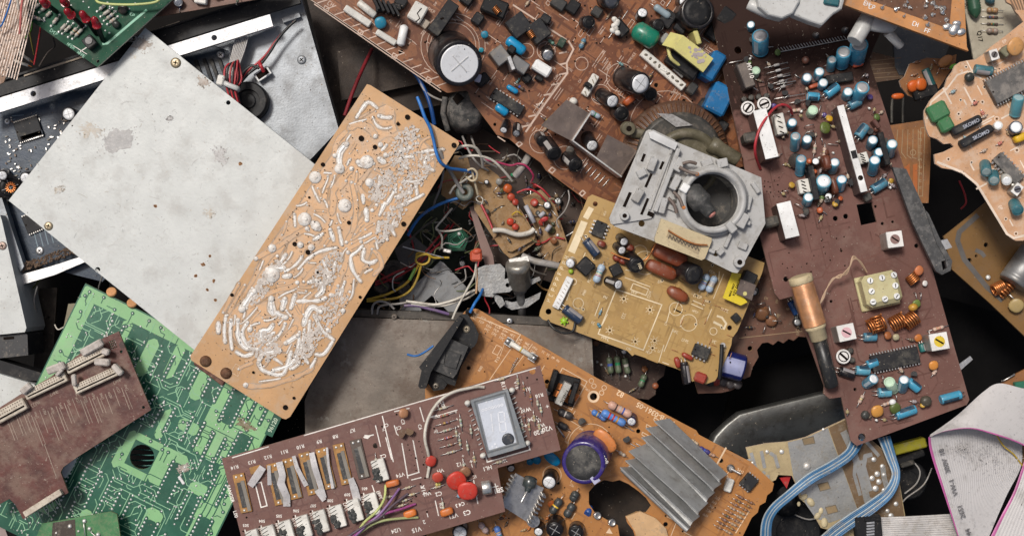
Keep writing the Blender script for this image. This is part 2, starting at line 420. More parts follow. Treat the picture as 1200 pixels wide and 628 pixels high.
def chip(b, p0, p1, w, n=7, h=6, z=1.5, m=None, name='chip', pin=1.2):
    a = b.L(*p0, h+z); c = b.L(*p1, h+z); d = c-a; d.z = 0; u = d.normalized(); v = V(-u.y, u.x, 0); ctr = (a+c)/2; ctr.z = z+h/2
    an = math.degrees(math.atan2(d.y, d.x)); q = MB(); q.box(ctr, (d.length, w, h), an, .7)
    o = q.build(name, m or M_black2, b.e)
    t = MB()
    for i in range(n):
        f = (i+.5)/n-.5
        for s_ in (-1, 1):
            e = ctr+u*f*d.length+v*s_*(w/2)
            t.box(e+v*s_*pin*.55+V(0,0,.4), (d.length/n*.42, pin, .6), an); t.box(e+v*s_*pin*1.1+V(0,0,-h*.5), (d.length/n*.4, .6, h*.9), an)
    t.build('pin_fringe', M_tin, o)
    k = MB(); k.disc((ctr-u*(d.length/2-2)), 1.1, z+h+.06, 10); k.build('index_mark', M_hole, o)
    return o
def discap(b, p, r, col, ang=0., z=None, flat=.35, up=False, name='disc_capacitor', ry=None, leads=None):
    z = r*.6 if z is None else z
    c = b.L(*p, z); m = MB()
    A = Matrix.Rotation(R(ang), 3, 'Z') @ Matrix.Rotation(R(20), 3, 'X')
    m.ell(c, r, ry or r, r*flat, A, p=.85); o = m.build(name, paint(col, .38, amt=.15), b.e)
    w = MB()
    for s_ in (-.45, .45):
        e = c+A @ V(s_*r, -(ry or r)*.7, 0); g = Vector(e); g.z = 0; w.tube([e, e*.4+g*.6, g], .45, 5)
    w.build('lead', M_tin, o); return o
def pill(b, p0, p1, w, h, col, name='film_capacitor', z=0., p=.55, rough=.4):
    a = b.L(*p0, z+h*.6); c = b.L(*p1, z+h*.6); d = c-a; d.z = 0; ctr = (a+c)/2; ctr.z = z+h/2
    m = MB(); m.ell(ctr, d.length/2, w/2, h/2, math.degrees(math.atan2(d.y, d.x)), p=p, seg=20, rings=10)
    return m.build(name, paint(col, rough, amt=.22), b.e)
def to92(b, p, r=4.5, h=10, ang=0., col=None, lean=None):
    base = b.L(*p, 2); top = b.L(*(lean or p), h+2); d = top-base; X, Y, Z = frame_z(d); m = MB()
    pr = [(r*math.cos(R(a)), r*math.sin(R(a))) for a in range(-30, 211, 20)]
    X = (V(math.cos(R(ang)), math.sin(R(ang)), 0)); X = (X-Z*X.dot(Z)).normalized(); Y = Z.cross(X)
    n = len(pr); vs = [base+X*x+Y*y for x, y in pr]+[top+X*x+Y*y for x, y in pr]
    m.add(vs, [[i, (i+1) % n, n+(i+1) % n, n+i] for i in range(n)]+[list(range(n, 2*n)), list(reversed(range(n)))])
    o = m.build('transistor', col or M_black2, b.e)
    w = MB()
    for s_ in (-1, 0, 1): w.tube([base+X*s_*2, base+X*s_*2-V(0,0,2)], .4, 4)
    w.build('lead', M_tin, o); return o
def coil(b, p0, p1, r, turns, wr=.8, m=None, core=None, z=None, name='coil'):
    z = r+1 if z is None else z
    a = b.L(*p0, z); c = b.L(*p1, z); d = c-a; X, Y, Z = frame_z(d); H = d.length; pts = []
    for i in range(turns*12+1):
        t = 2*math.pi*i/12; pts.append(a+Z*H*i/(turns*12)+(X*math.cos(t)+Y*math.sin(t))*r)
    o = MB().tube(pts, wr, 5).build(name, m or M_copper, b.e)
    if core: MB().cyl(a-Z*1, c+Z*1, r-wr*.6, seg=14).build('core', core, o)
    return o
def ifcan(b, p0, p1, w, h, screw=(.55,.3,.3), label=None):
    """square metal can with a tuning core; p0-p1 mid line of its white/silver top"""
    o = blk(b, p0, p1, w, h, paint((.5,.48,.44), .4, .6), 'tuning_can', 1.0)
    a = b.L(*p0, h); c = b.L(*p1, h); ctr = (a+c)/2; d = c-a; an = math.degrees(math.atan2(d.y, d.x))
    MB().box(ctr+V(0,0,.5), (d.length-.5, w-.5, 1.2), an, .8).build('can_top', paint((.78,.76,.72), .5, amt=.1), o)
    MB().lathe(ctr+V(0,0,1.15), V(0,0,1), [(w*.3,0),(w*.3,.25)], 18).build('tuning_core', paint(screw, .5), o)
    MB().box(ctr+V(0,0,1.5), (w*.5, w*.09, .3), an+50).build('core_slot', M_hole, o)
    return o
def pot(b, p, r, h=8, ang=30, col=(.75,.73,.7)):
    base = b.L(*p, h) ; base.z = 0; m = MB(); m.lathe(base, V(0,0,1), [(r*.8,0),(r*.8,h-2.5),(r,h-2.5),(r,h-.5),(r*.92,h)], 22)
    o = m.build('trimmer', paint(col, .5), b.e)
    k = MB(); k.box(base+V(0,0,h+.15), (r*1.35, r*.3, .5), ang); k.disc(base, r*.75, h+.05, 20, 0, r*.6); k.build('trimmer_slot', M_hole, o); return o
def wire(name, label, pts, r, m, cat='wire', group=None, seg=8, n=6, tip=None):
    """loose wire: (px,py,z) points"""
    P = spline([W(*p) for p in pts], n); o = MB().tube(P, r, seg).build(name, m, None, origin=P[0])
    o.location = P[0]*S; tag(o, label, cat, group)
    if tip:
        u = (P[-1]-P[-2]).normalized(); q = MB().tube([P[-1], P[-1]+u*tip*.6, P[-1]+u*tip], r*.5, 5).build('bare_end', M_copper, None, origin=P[-1])
        q.parent = o; q.location = (P[-1]-P[0])*S
    return o
def tubepart(b, pts, r, m, name, n=6, seg=7):
    """curved wire fixed to a thing: (px,py,h) in its plane"""
    return MB().tube(spline([b.L(*p) for p in pts], n), r, seg).build(name, m, b.e)
# ================================================================ white steel cover plate
M_plate = mat('galvanised_white_plate', (.565,.58,.56), .5, .1, var=.07, size=30, dirt=(.43,.425,.4), amt=.4, dsize=40, bump=.25, bsize=3,
    spots=[(60, .66, (.52,.45,.34)), (12, .67, (.4,.38,.35)), (4,.68,(.3,.28,.26))])
wp = T('steel_cover', 'large dirty white steel cover plate lying under the tan solder board', 'cover plate', 190, 240, 26, -38.8, (.01,-.01))
a = (170,33); d1 = (213,171); d2 = (-160,202)
c0 = a; c1 = (a[0]+d1[0]*1.05, a[1]+d1[1]*1.05); c3 = (a[0]+d2[0], a[1]+d2[1]); c2 = (c1[0]+d2[0], c1[1]+d2[1])
wp.plate([c0,c1,c2,c3], 2.2, M_plate, 'sheet', holes=[(267.5,120.5,2.6),(114.5,316,3),(199.5,137,1.6)])
L = [wp.L(*q) for q in (c0,c1,c2,c3)]
for i in range(4):
    p, q = L[i], L[(i+1) % 4]; u = (q-p); n = V(-u.y, u.x, 0).normalized()
    MB().box((p+q)/2+V(0,0,-9)-n*1.1, (u.length-3, 1.8, 14), math.degrees(math.atan2(u.y,u.x))).build('flange', M_plate, wp.e)
M_zinc = mat('worn_zinc_spot', (.34,.335,.33), .5, .25, var=.12, size=6, bump=.3, dirt=(.5,.48,.45), amt=.3, dsize=5)
def blotch(t, px, py, rx, ry, ang, m, name, seed, h=.15, jag=.35):
    c = t.L(px,py); pts = []; n = 46
    for i in range(n):
        a = 2*math.pi*i/n; k = 1+jag*noise.noise(V(math.cos(a)*2, math.sin(a)*2, seed))+jag*.5*noise.noise(V(math.cos(a)*7, math.sin(a)*7, seed+9))+rnd.uniform(-.06,.06)
        x, y = rx*k*math.cos(a), ry*k*math.sin(a); pts.append(V(c.x+x*math.cos(R(ang))-y*math.sin(R(ang)), c.y+x*math.sin(R(ang))+y*math.cos(R(ang)), h))
    q = MB(); q.add(pts, [list(range(n))])
    for i in range(30):
        a = rnd.uniform(0,6.28); k = rnd.uniform(.95,1.5); s_ = rnd.uniform(.3,1.1); q.disc((c.x+rx*k*math.cos(a)*math.cos(R(ang))-ry*k*math.sin(a)*math.sin(R(ang)), c.y+rx*k*math.cos(a)*math.sin(R(ang))+ry*k*math.sin(a)*math.cos(R(ang))), s_, h, 6)
    return q.build(name, m, t.e)
blotch(wp, 138,165, 19,13, 62, M_zinc, 'worn_stain', 3.3)
M_brownstain = mat('brown_corrosion', (.36,.3,.25), .6, .1, var=.3, size=8, bump=.3, dirt=(.55,.52,.48), amt=.6, dsize=6)
blotch(wp, 166,52, 10,7, 20, M_brownstain, 'corrosion_stain', 5.1, jag=.9)
blotch(wp, 238,96, 6,5, 10, M_brownstain, 'corrosion_stain', 6.4, jag=.7)
def screw(t, px, py, r, m=None, z=0.):
    c = t.L(px, py, z); q = MB(); q.lathe(c, V(0,0,1), [(r*1.1,0),(r*1.1,.6),(r*.8,1.4),(r*.5,1.6)], 18); o = q.build('screw', m or M_alu, t.e)
    k = MB()
    for a in (25, 115): k.box(c+V(0,0,1.7), (r*1.0, r*.22, .3), a)
    k.build('screw_slot', M_hole, o); return o
for px, py, r in ((206,74,5.5),(57,265,4.6)):
    screw(wp, px, py, r, paint((.4,.33,.22), .4, .7))

rs_ = random.Random(3); sc_ = MB(); sd_ = MB()
for i in range(170):
    x, y = rs_.uniform(10,215), rs_.uniform(10,250); a = rs_.choice((rs_.gauss(.5,.25), rs_.uniform(0,3.14))); L_ = rs_.uniform(1.5,6)*(2.2 if rs_.random() < .12 else 1); e = wp.L(*c0)+0*V(0,0,0)
    X_ = (wp.L(*c1)-wp.L(*c0)).normalized(); Y_ = (wp.L(*c3)-wp.L(*c0)).normalized(); p = wp.L(*c0)+X_*x+Y_*y
    P_ = [(p.x+L_*t*math.cos(a+b*t), p.y+L_*t*math.sin(a+b*t)) for b in (rs_.uniform(-.5,.5),) for t in (0,.33,.66,1)]
    (sc_ if rs_.random() < .75 else sd_).strip(P_, rs_.uniform(.25,.6), .06+.0004*i)
sc_.build('scratch_pattern', mat('dark_scratch', (.47,.46,.435), .6, bump=0), wp.e, origin=V(0,0,0)); sd_.build('scratch_pattern', mat('rubbed_scratch', (.52,.49,.43), .6, bump=0), wp.e, origin=V(0,0,0))
M_rs = mat('orange_rust_spot', (.46,.24,.11), .7, bump=.3)
for k_, (x, y, r_) in enumerate(((182,241.5,1.8),(238,310,2.4),(229.5,323,1.6),(250.5,329,1.8),(243,339.5,1.4),(252.5,351.5,1.6),(281.5,192,2.2),(246,300,1.2))): blotch(wp, x, y, r_*.6, r_*.42, k_*40, M_rs, 'rust_spot', k_*2.2, h=.3+.01*k_, jag=1.)
for k_, (x, y, rx, ry, a_) in enumerate(((106,152,12,7,30),(245,250,5,4,20),(70,222,5,3,60),(258,182,9,6,-30),(199,139,3,1.6,50))): blotch(wp, x, y, rx, ry, a_, mat('faint_stain', (.53,.47,.38), .6, var=.1, size=5, dirt=(.6,.59,.56), amt=.7, dsize=4) if k_ in (0,1,2) else mat('grey_stain', (.43,.41,.39), .6, var=.15, size=4, dirt=(.6,.59,.57), amt=.75, dsize=3), 'stain_or_shade', k_*3.7, h=.2+.012*k_, jag=1.1)

# ================================================================ tan board, solder side up
M_tan = mat('tan_phenolic', (.54,.31,.14), .5, var=.16, size=40, dirt=(.5,.36,.24), amt=.4, dsize=18, bump=.15, spots=[(30,.68,(.5,.24,.05))])
M_pink = mat('lacquered_copper', (.63,.38,.2), .45, .05, var=.14, size=30, dirt=(.5,.38,.28), amt=.5, dsize=12, bump=.25)
M_groove = mat('lacquer_groove', (.4,.27,.17), .6, var=.3, size=10, dirt=(.5,.42,.34), amt=.5, dsize=6)
M_sold = mat('tinned_copper', (.72,.69,.64), .45, .05, var=.2, size=6, bump=.5, bsize=2.5, dirt=(.42,.33,.26), amt=.5, dsize=5)
M_haze = mat('flux_residue', (.6,.54,.48), .6, .0, var=.2, size=9, bump=.5, bsize=1.6, dirt=(.42,.36,.31), amt=.5, dsize=4)
tb = T('solder_side_board', 'tan circuit board lying solder side up across the white cover plate', 'circuit board', 380, 295, 52, 58, (.02,.0))
TBP = [(430,99),(434,100),(537,165),(538,169),(340,488),(335,491),(331,490),(224,422),(223,417)]
TH = [(423.5,162.5,3.2),(439.5,172.5,2.6),(477.5,137.5,2.9),(532,170.5,2.9),(378.5,193,2.4),(362.5,231.5,1.4),(409,261,2.3),(345.5,286,2.6),(361,295.5,2.8),(473,262.5,2.8),(372.5,319,1.5),(422,348,1.7),
      (272,345.5,2),(334.5,477,2.8),(344.5,466,1.7),(297,436,1.5),(466.5,145.5,2)]
for i in range(70):
    u, v = rnd.random(), rnd.random(); px = 434+(u-.02)*100*.96-v*195; py = 108+u*58+v*300
    if all((px-h[0])**2+(py-h[1])**2 > 30 for h in TH): TH.append((px, py, rnd.uniform(.5,.8)))
tb.plate(TBP, 3.2, M_tan, 'board', TH)
# board coordinates: origin centre, x along the long side
P0 = tb.L(*TBP[0]); pU = tb.L(537,167); pB = tb.L(335,490); pC = tb.L(224,420)
ex = (pC-P0).normalized(); LX = (pC-P0).length; ey = (pU-P0).normalized(); LY = (pU-P0).length
def tp(u, v): return P0+ex*u*LX+ey*v*LY
# streamlines of a smooth field
def field(p):
    a = 1.5*noise.noise(V(p.x*.011, p.y*.017, 4.2))+1.0*noise.noise(V(p.x*.028, p.y*.028, 8.1)); base = math.atan2(ex.y, ex.x)
    return V(math.cos(base+a*1.5), math.sin(base+a*1.5), 0)
occ = {}
def near(p, dmin, own):
    i, j = int(p.x//6), int(p.y//6)
    for a in (-1,0,1):
        for c in (-1,0,1):
            for (q, k) in occ.get((i+a,j+c), ()):
                if k != own and (q-p).length < dmin: return True
    return False
def put(p, k): occ.setdefault((int(p.x//6), int(p.y//6)), []).append((p, k))
def uv(p): q = p-P0; return q.dot(ex)/LX, q.dot(ey)/LY
for h in TH[:17]:
    c = tb.L(h[0], h[1])
    for i in range(12): put(c+V(math.cos(i*.52), math.sin(i*.52), 0)*(h[2]+1.5), -5)
BL = [(404,241,8),(369.5,208,7.2),(357,257,8),(398,198,6),(430,190,8),(352,287,4),(319,291,5),(365,290,4),(433,214,5),(319,322,9),(371,266,5),(288,451,3.2)]
for x, y, r in BL:
    c = tb.L(x, y)
    for i in range(14):
        for q in (r, r*.5): put(c+V(math.cos(i*.45), math.sin(i*.45), 0)*q, -6)
cores = MB(); traces = MB(); grooves = MB(); pinks = MB(); blobs = []
# broad copper pours, each a lobed sheet
def lobed(mb, c, rx, ry, a0, seed, h, jag=.3):
    n = 40; pts = []
    for i in range(n):
        a = 2*math.pi*i/n; k = 1+jag*2*noise.noise(V(math.cos(a)*1.4, math.sin(a)*1.4, seed))
        x, y = rx*k*math.cos(a), ry*k*math.sin(a); p = c+ex*(x*math.cos(a0)-y*math.sin(a0))+ey*(x*math.sin(a0)+y*math.cos(a0))
        u_, v_ = uv(p); u_ = min(.97, max(.02, u_)); v_ = min(.97, max(.04, v_)); p = tp(u_, v_); pts.append(V(p.x, p.y, h))
    f = list(range(n))
    s_ = sum(pts[i].x*pts[(i+1) % n].y-pts[(i+1) % n].x*pts[i].y for i in range(n))
    if s_ < 0: f.reverse()
    mb.add(pts, [f]); return pts
for k, (u, v, rx, ry, a0) in enumerate([(.17,.35,50,26,.2),(.36,.42,54,14,.15),(.44,.3,38,10,.3),(.55,.5,70,12,-.15),(.62,.33,46,15,.3),(.72,.6,36,22,.2),(.33,.75,60,14,0),(.52,.82,50,9,.1),(.8,.35,26,30,.1),(.12,.75,20,22,0),(.5,.12,90,7,0),(.26,.15,40,9,0)]):
    lobed(grooves, tp(u,v), rx+2.2, ry+2.2, a0, k*3.1, .10+k*.012); lobed(pinks, tp(u,v), rx, ry, a0, k*3.1, .30+k*.012)
KEY = [((418,138),(424,128),(432,120),(442,127),'s',2.4),((444,136),(451,138),(458,138),'s',3.2),((406,169),(398,180),(398,198),'s',4.6),((420,190),(428,194),(434,190),'s',5),((444,186),(450,190),'s',4),((468,186),(476,184),(484,184),'s',2.2),((470,192),(478,198),'s',2.2),((500,184),(498,194),(508,200),'s',2.4),((474,212),(484,213),(494,211),'s',1.8),
 ((438,192),(427,208),(421,217),(429,230),(454,239),'c',2.6),((454,238),(464,221),'s',2.6),((451,238),(445,252),'s',2.8),((465,243),(480,236),(496,228),'s',2.2),((487,216),(489,228),'s',2.4),((425,229),(426,238),'s',2.6),((429,245),(430,258),'s',3.4),((444,260),(443,271),'s',2.8),((454,262),(451,272),(454,281),'s',2.4),((462,258),(459,268),(463,276),'s',2),
 ((345,251),(346,265),'s',1.9),((367,262),(374,268),'s',5.5),((378,274),(368,281),'s',2.8),((387,269),(391,282),'s',2.6),((397,267),(399,277),(401,287),'s',2.6),((378,305),(385,320),'s',2.3),((393,307),(391,318),'s',2.2),((425,288),(418,295),(411,301),(413,315),(418,324),(423,330),'s',2.5),((427,292),(425,304),(434,308),(441,305),'s',2.5),((436,292),(444,300),(447,312),(438,322),'c',2.2),
 ((350,315),(360,304),(374,295),(394,290),'s',2.1),((314,316),(322,315),(332,314),'s',5.5),((333,324),(340,323),'s',4.6),((300,303),(316,294),(327,288),(345,276),(360,268),'c',3.4),((389,250),(391,236),(391,223),(403,208),(412,198),'c',4.2),((356,330),(369,316),(389,299),(399,294),'c',3),((408,296),(404,312),(396,330),(388,346),'c',3.6),((412,214),(416,232),(417,250),(414,268),(406,284),'c',2.8),
 ((298,341),(290,352),(284,362),'s',5.6),((318,350),(318,360),(320,368),'s',6),((334,350),(331,362),'s',4),((346,345),(341,361),'s',3.2),((362,331),(370,329),(377,333),(378,341),(371,347),'s',3.4),((323,366),(335,372),'s',4.4),((320,380),(315,387),(306,388),(307,399),'s',3.4),((256,378),(256,389),'s',3.6),((265,370),(263,386),(264,401),'s',2.6),((271,375),(270,392),(272,409),'s',2.6),
 ((279,375),(279,392),(283,403),(290,409),'s',3.2),((290,378),(284,388),(286,398),(292,407),(302,409),'s',2.8),((277,412),(286,417),(296,414),'s',2.8),((293,386),(302,403),(318,409),(334,396),(346,384),'c',4.4),((335,402),(349,393),'s',3.8),((351,389),(349,411),(340,427),(320,434),'s',3),((356,380),(361,366),(367,360),(376,365),'s',4),((357,386),(353,408),'s',2.2),((363,376),(362,392),(365,408),'s',2.4),
 ((368,369),(378,387),(391,398),'s',2.2),((304,422),(309,414),(329,411),'s',3.4),((303,425),(309,434),(329,439),(336,430),(341,412),'s',2.7),((361,425),(350,410),'s',2.4),((370,415),(380,414),(391,398),'s',2.4),((370,420),(364,431),'s',2.2),((288,452),(306,452),(323,449),(350,440),(366,431),'c',2.7),((396,335),(388,350),(401,358),(410,342),'c',2.8),((404,330),(398,346),'s',2),((262,366),(270,350),(280,332),'c',1.8),((267,369),(276,352),(287,334),'c',1.8),((325,300),(316,310),(304,326),(296,338),'c',2.6),((410,150),(420,146),(432,150),(440,160),'c',5),((446,170),(458,164),(462,174),(452,182),'c',4)]
r2 = random.Random(11); nt_ = 0
keyset = []
for kq in KEY: keyset.append((kq[:-2], kq[-2], kq[-1]))
def emit(path, w_, silver, blobp=.8):
    global nt_
    nt_ += 1
    for q in path: put(q, nt_)
    n = len(path); wd = [.86*w_*(.85+.45*noise.noise(V(q.x*.12, q.y*.12, nt_)))*(.75 if i in (0,n-1) else 1) for i, q in enumerate(path)]
    grooves.vstrip([(q.x,q.y) for q in path], [x+1.3 for x in wd], .46+.0005*nt_)
    if silver:
        traces.vstrip([(q.x,q.y) for q in path], wd, .66+.0005*nt_); cores.tube([Vector((q.x,q.y,.66)) for q in path], [x*.42*(1+.5*noise.noise(V(i*.4,nt_,3))) for i, x in enumerate(wd)], 7, flat=.22)
    else: pinks.vstrip([(q.x,q.y) for q in path], wd, .60+.0005*nt_)
    if blobp:
        for e in (path[0], path[-1]):
            if r2.random() < blobp: blobs.append((e, w_*r2.uniform(.6,.9)))
for pts, kd, w_ in keyset:
    P_ = [tb.L(*p) for p in pts]; P_ = [V(p.x,p.y,0) for p in P_]; P_ = spline(P_, max(3,int((P_[-1]-P_[0]).length/len(P_)/1.6))) if len(P_) > 2 else [P_[0].lerp(P_[1], i/5) for i in range(6)]
    emit(P_, w_, kd == 's')
for tries in range(2200):
    u, v = r2.random(), r2.random()
    if not (.04 < u < .93 and .07 < v < .95): continue
    if u > .84 and (v < .25 or v > .85): continue
    p = tp(u,v); p.z = 0; big = r2.random() < (.75 if tries < 900 else .3)
    w_ = r2.uniform(1.6,2.6) if big else r2.uniform(.8,1.3); dm = w_*1.0+2.2
    if near(p, dm, -1): continue
    path = [p]; q = Vector(p); sg = r2.choice((-1,1)); maxn = int(r2.uniform(16, 60)) if tries < 900 else int(r2.uniform(6,22))
    off = r2.choice((0,0,0,0,0,.5,1.4)); bend = r2.uniform(-.06,.06)
    for k in range(maxn):
        f = field(q); a = off+bend*k; f = V(f.x*math.cos(a)-f.y*math.sin(a), f.x*math.sin(a)+f.y*math.cos(a), 0); q = q+f*sg*2.0; uu, vv = uv(q)
        if not (.03 < uu < .95 and .05 < vv < .96) or near(q, dm, nt_): break
        path.append(Vector(q))
    if len(path) < (13 if tries < 900 else 5): continue
    nt_ += 1
    for q in path: put(q, nt_)
    kind = r2.random(); n = len(path)
    wd = [w_*(.75+.5*noise.noise(V(q.x*.15, q.y*.15, nt_)))*(.65 if i in (0,n-1) else 1) for i, q in enumerate(path)]
    pts = [Vector((q.x,q.y,.55)) for q in path]
    if kind < (.3 if n > 14 else .5):
        grooves.strip([(q.x,q.y) for q in path], w_*2+2.2, .46+.0005*nt_)
        traces.vstrip([(q.x,q.y) for q in path], [x*(1.05+.6*noise.noise(V(i*.3,nt_,7))) for i, x in enumerate(wd)], .66+.0005*nt_)
        cores.tube([Vector((q.x,q.y,.64)) for q in path], [x*.42*(1+.5*noise.noise(V(i*.4,nt_,3))) for i, x in enumerate(wd)], 6, flat=.45)
    else:
        grooves.strip([(q.x,q.y) for q in path], w_*2+2.0, .46+.0005*nt_); pinks.strip([(q.x,q.y) for q in path], w_*2, .60+.0005*nt_)
    for e in (path[0], path[-1]):
        if r2.random() < .7: blobs.append((e, w_*r2.uniform(1.0,1.35)))
grooves.build('lacquer_pattern', M_groove, tb.e, origin=V(0,0,0)); pinks.build('copper_pattern', M_pink, tb.e, origin=V(0,0,0)); cores.build('solder_trace_pattern', mat('tin_ridge_highlight', (.86,.85,.82), .35, .08, var=.1, size=5, bump=.4, dirt=(.5,.42,.35), amt=.35, dsize=4), tb.e, origin=V(0,0,0)); traces.build('solder_trace_pattern', M_sold, tb.e, origin=V(0,0,0))  # cores: raised tin ridge in a paler colour, a highlight painted along each trace
pt = MB()
for k in range(26):
    u, v = r2.uniform(.05,.9), r2.uniform(.1,.92); p = tp(u,v)
    if any((p-tb.L(h[0],h[1])).length < h[2]+7 for h in TH[:17]): continue
    rx, ry = r2.uniform(2,5), r2.uniform(1.5,3); a0 = r2.uniform(0,3); n = 22
    P_ = []
    for i in range(n):
        a = 2*math.pi*i/n; q_ = 1+.9*noise.noise(V(math.cos(a)*1.5, math.sin(a)*1.5, k)); x, y = rx*q_*math.cos(a), ry*q_*math.sin(a); P_.append(V(p.x+x*math.cos(a0)-y*math.sin(a0), p.y+x*math.sin(a0)+y*math.cos(a0), .95+.002*k))
    pt.add(P_, [list(range(n))], 0 if k % 3 else 1)
hz = MB()
for k, (u, v, rx, ry) in enumerate([(.1,.6,26,14),(.16,.8,30,16),(.3,.86,36,10),(.66,.85,34,14),(.78,.84,26,9),(.55,.62,26,12),(.68,.2,30,8),(.85,.5,16,20),(.24,.62,20,12)]):
    c = tp(u,v)
    for j in range(230):
        a = r2.uniform(0,6.28); q = math.sqrt(r2.random()); s_ = r2.uniform(.5,2.0); p = c+ex*rx*q*math.cos(a)+ey*ry*q*math.sin(a); n = 6; ph = r2.uniform(0,3)
        hz.add([V(p.x+s_*r2.uniform(.6,1.5)*math.cos(ph+i*1.05), p.y+s_*r2.uniform(.5,1.2)*math.sin(ph+i*1.05), .86+.001*j) for i in range(n)], [list(range(n))])
for h_ in TH[:17]: hz2_ = tb.L(h_[0],h_[1]); tb.dark.disc(hz2_, h_[2], 1.62, 16)
for j in range(420):
    p = tp(r2.uniform(.03,.93), r2.uniform(.05,.95)); tb.dark.disc(p, r2.choice((.45,.55,.7)), 1.60, 6)
hz.build('flux_residue_pattern', M_haze, tb.e, origin=V(0,0,0))
bm_ = MB()
for c, r in blobs: bm_.ell(V(c.x, c.y, .6), r, r, r*.3, seg=8, rings=5)
for h in range(60):
    p = tp(r2.uniform(.05,.85), r2.uniform(.08,.92)); bm_.ell(V(p.x,p.y,.5), 1.2, 1.2, .7, seg=7, rings=4)
bm_.build('solder_dot_pattern', M_sold, tb.e, origin=V(0,0,0))
for x, y, r in BL:
    c = tb.L(x, y); q = MB(); q.lathe(V(c.x,c.y,.3), V(0,0,1), [(r,0),(r*.97,.9),(r*.8,1.5),(r*.45,1.9),(r*.1,2.0)], 22); q.ell(V(c.x+r*.1,c.y-r*.25,1.7), r*.25, r*.25, 1.5, seg=8, rings=5); q.build('solder_blob', M_sold, tb.e)
for x, y in ((241,423),(265,437)):
    c = tb.L(x,y); q = MB(); q.lathe(c, V(0,0,1), [(6.2,0),(6.5,1.2),(4.5,3.2),(2,4)], 16); q.build('rusty_rivet', mat('rust_rivet', (.13,.06,.03), .7, .3, var=.5, size=4, bump=.8, dirt=(.3,.2,.12), amt=.4), tb.e)
tb.silk.strip([tuple(tb.L(*p)[:2]) for p in ((276,426),(284,430),(279,441),(271,436),(276,426))], .5, .2)
tb.silk.strip([tuple(tb.L(*p)[:2]) for p in ((276,426),(279,441))], .4, .21)
tb.finish(mat('pale_print', (.62,.45,.3), .6, bump=0))
# ================================================================ big green board
M_gdark = mat('dark_green_mask', (.012,.1,.058), .35, var=.3, size=60, dirt=(.06,.16,.11), amt=.3, dsize=30, bump=.08, coat=.2)
M_glight = mat('light_green_mask', (.25,.5,.23), .35, var=.12, size=50, dirt=(.3,.47,.27), amt=.35, dsize=22, bump=.08, coat=.15)
M_gline = mat('light_green_track', (.26,.5,.3), .4, var=.15, size=30, bump=0)
M_pad = mat('pad_solder', (.8,.8,.76), .3, .35, var=.25, size=4, bump=.3)
gb = T('green_logic_board', 'large light and dark green circuit board with a round hole and solder dots', 'circuit board', 150, 480, 4, -26.2, (-.01,.0))
GX = 269.; GY = 300.; th_ = R(26.2)
def gpx(x, y): return (100+x*math.cos(th_)-y*math.sin(th_), 332+x*math.sin(th_)+y*math.cos(th_))
G0 = gb.L(100,332); gx_ = (gb.L(*gpx(GX,0))-G0)/GX; gy_ = (gb.L(*gpx(0,GY))-G0)/GY
def gl(x, y): p = G0+gx_*x+gy_*y; return (p.x, p.y)
gb.plate([gpx(0,0),gpx(GX,0),gpx(GX,GY),gpx(0,GY)], 3.2, M_gdark, 'board', holes=[(166.5,535,14.5)], edge=paint((.2,.25,.1), .6))
pour = MB(); isl = MB(); tr = MB(); pd = MB(); ring_ = MB()
def gfill(mb, pts, h):
    P = [gl(*p) for p in pts]; a = sum(P[i][0]*P[(i+1) % len(P)][1]-P[(i+1) % len(P)][0]*P[i][1] for i in range(len(P)))
    if a < 0: P.reverse()
    mb.prism(P, h-.05, h)
def inv(px, py):
    dx, dy = px-100, py-332; return (dx*math.cos(th_)+dy*math.sin(th_), -dx*math.sin(th_)+dy*math.cos(th_))
def chamfer(x0, y0, x1, y1, c): return [(x0+c,y0),(x1-c,y0),(x1,y0+c),(x1,y1-c),(x1-c,y1),(x0+c,y1),(x0,y1-c),(x0,y0+c)]
HC = inv(166.5,535)
pours = [chamfer(1.5,1.5,267,17,2), chamfer(1.5,16,20,300,2), chamfer(HC[0]-26,HC[1]-24,HC[0]-15.5,HC[1]+24,4), chamfer(HC[0]+15.5,HC[1]-24,HC[0]+52,HC[1]+22,5), chamfer(HC[0]-17,HC[1]-24,HC[0]+17,HC[1]-15.5,1), chamfer(HC[0]-17,HC[1]+15.5,HC[0]+17,HC[1]+24,1),
  chamfer(196,14,267.5,120,5), chamfer(236,118,267.5,299,4), chamfer(214,150,238,190,5), chamfer(182,200,204,222,4), chamfer(204,232,236,298,5), chamfer(60,16,72,60,4), chamfer(96,22,110,70,5), chamfer(128,14,140,58,5), chamfer(150,14,196,26,3), chamfer(166,24,180,66,4),
  chamfer(150,88,160,126,4), chamfer(28,180,44,204,6), chamfer(60,240,84,262,7), chamfer(90,262,104,300,4), chamfer(30,100,40,150,4),chamfer(120,150,130,178,4), chamfer(46,206,58,226,4),chamfer(170,90,196,104,4), chamfer(114,236,128,250,4)]
for i, q in enumerate(pours): gfill(pour, q, .10+.004*i)
occ2 = set(); ST = 2.6
def cell(x, y): return (int(x/ST), int(y/ST))
def blocked(x, y, lay): return cell(x,y) in occ2
r3 = random.Random(5)
def pad(x, y, r=1.35):
    p = gl(x,y); pd.lathe(V(p[0],p[1],.5), V(0,0,1), [(r*r3.uniform(.85,1.15),0),(r*.8,.5),(r*.35,.8)], 8, caps=(False,True))
def inlight(x, y):
    return any(min(a for a,b in q)-1 < x < max(a for a,b in q)+1 and min(b for a,b in q)-1 < y < max(b for a,b in q)+1 for q in pours)
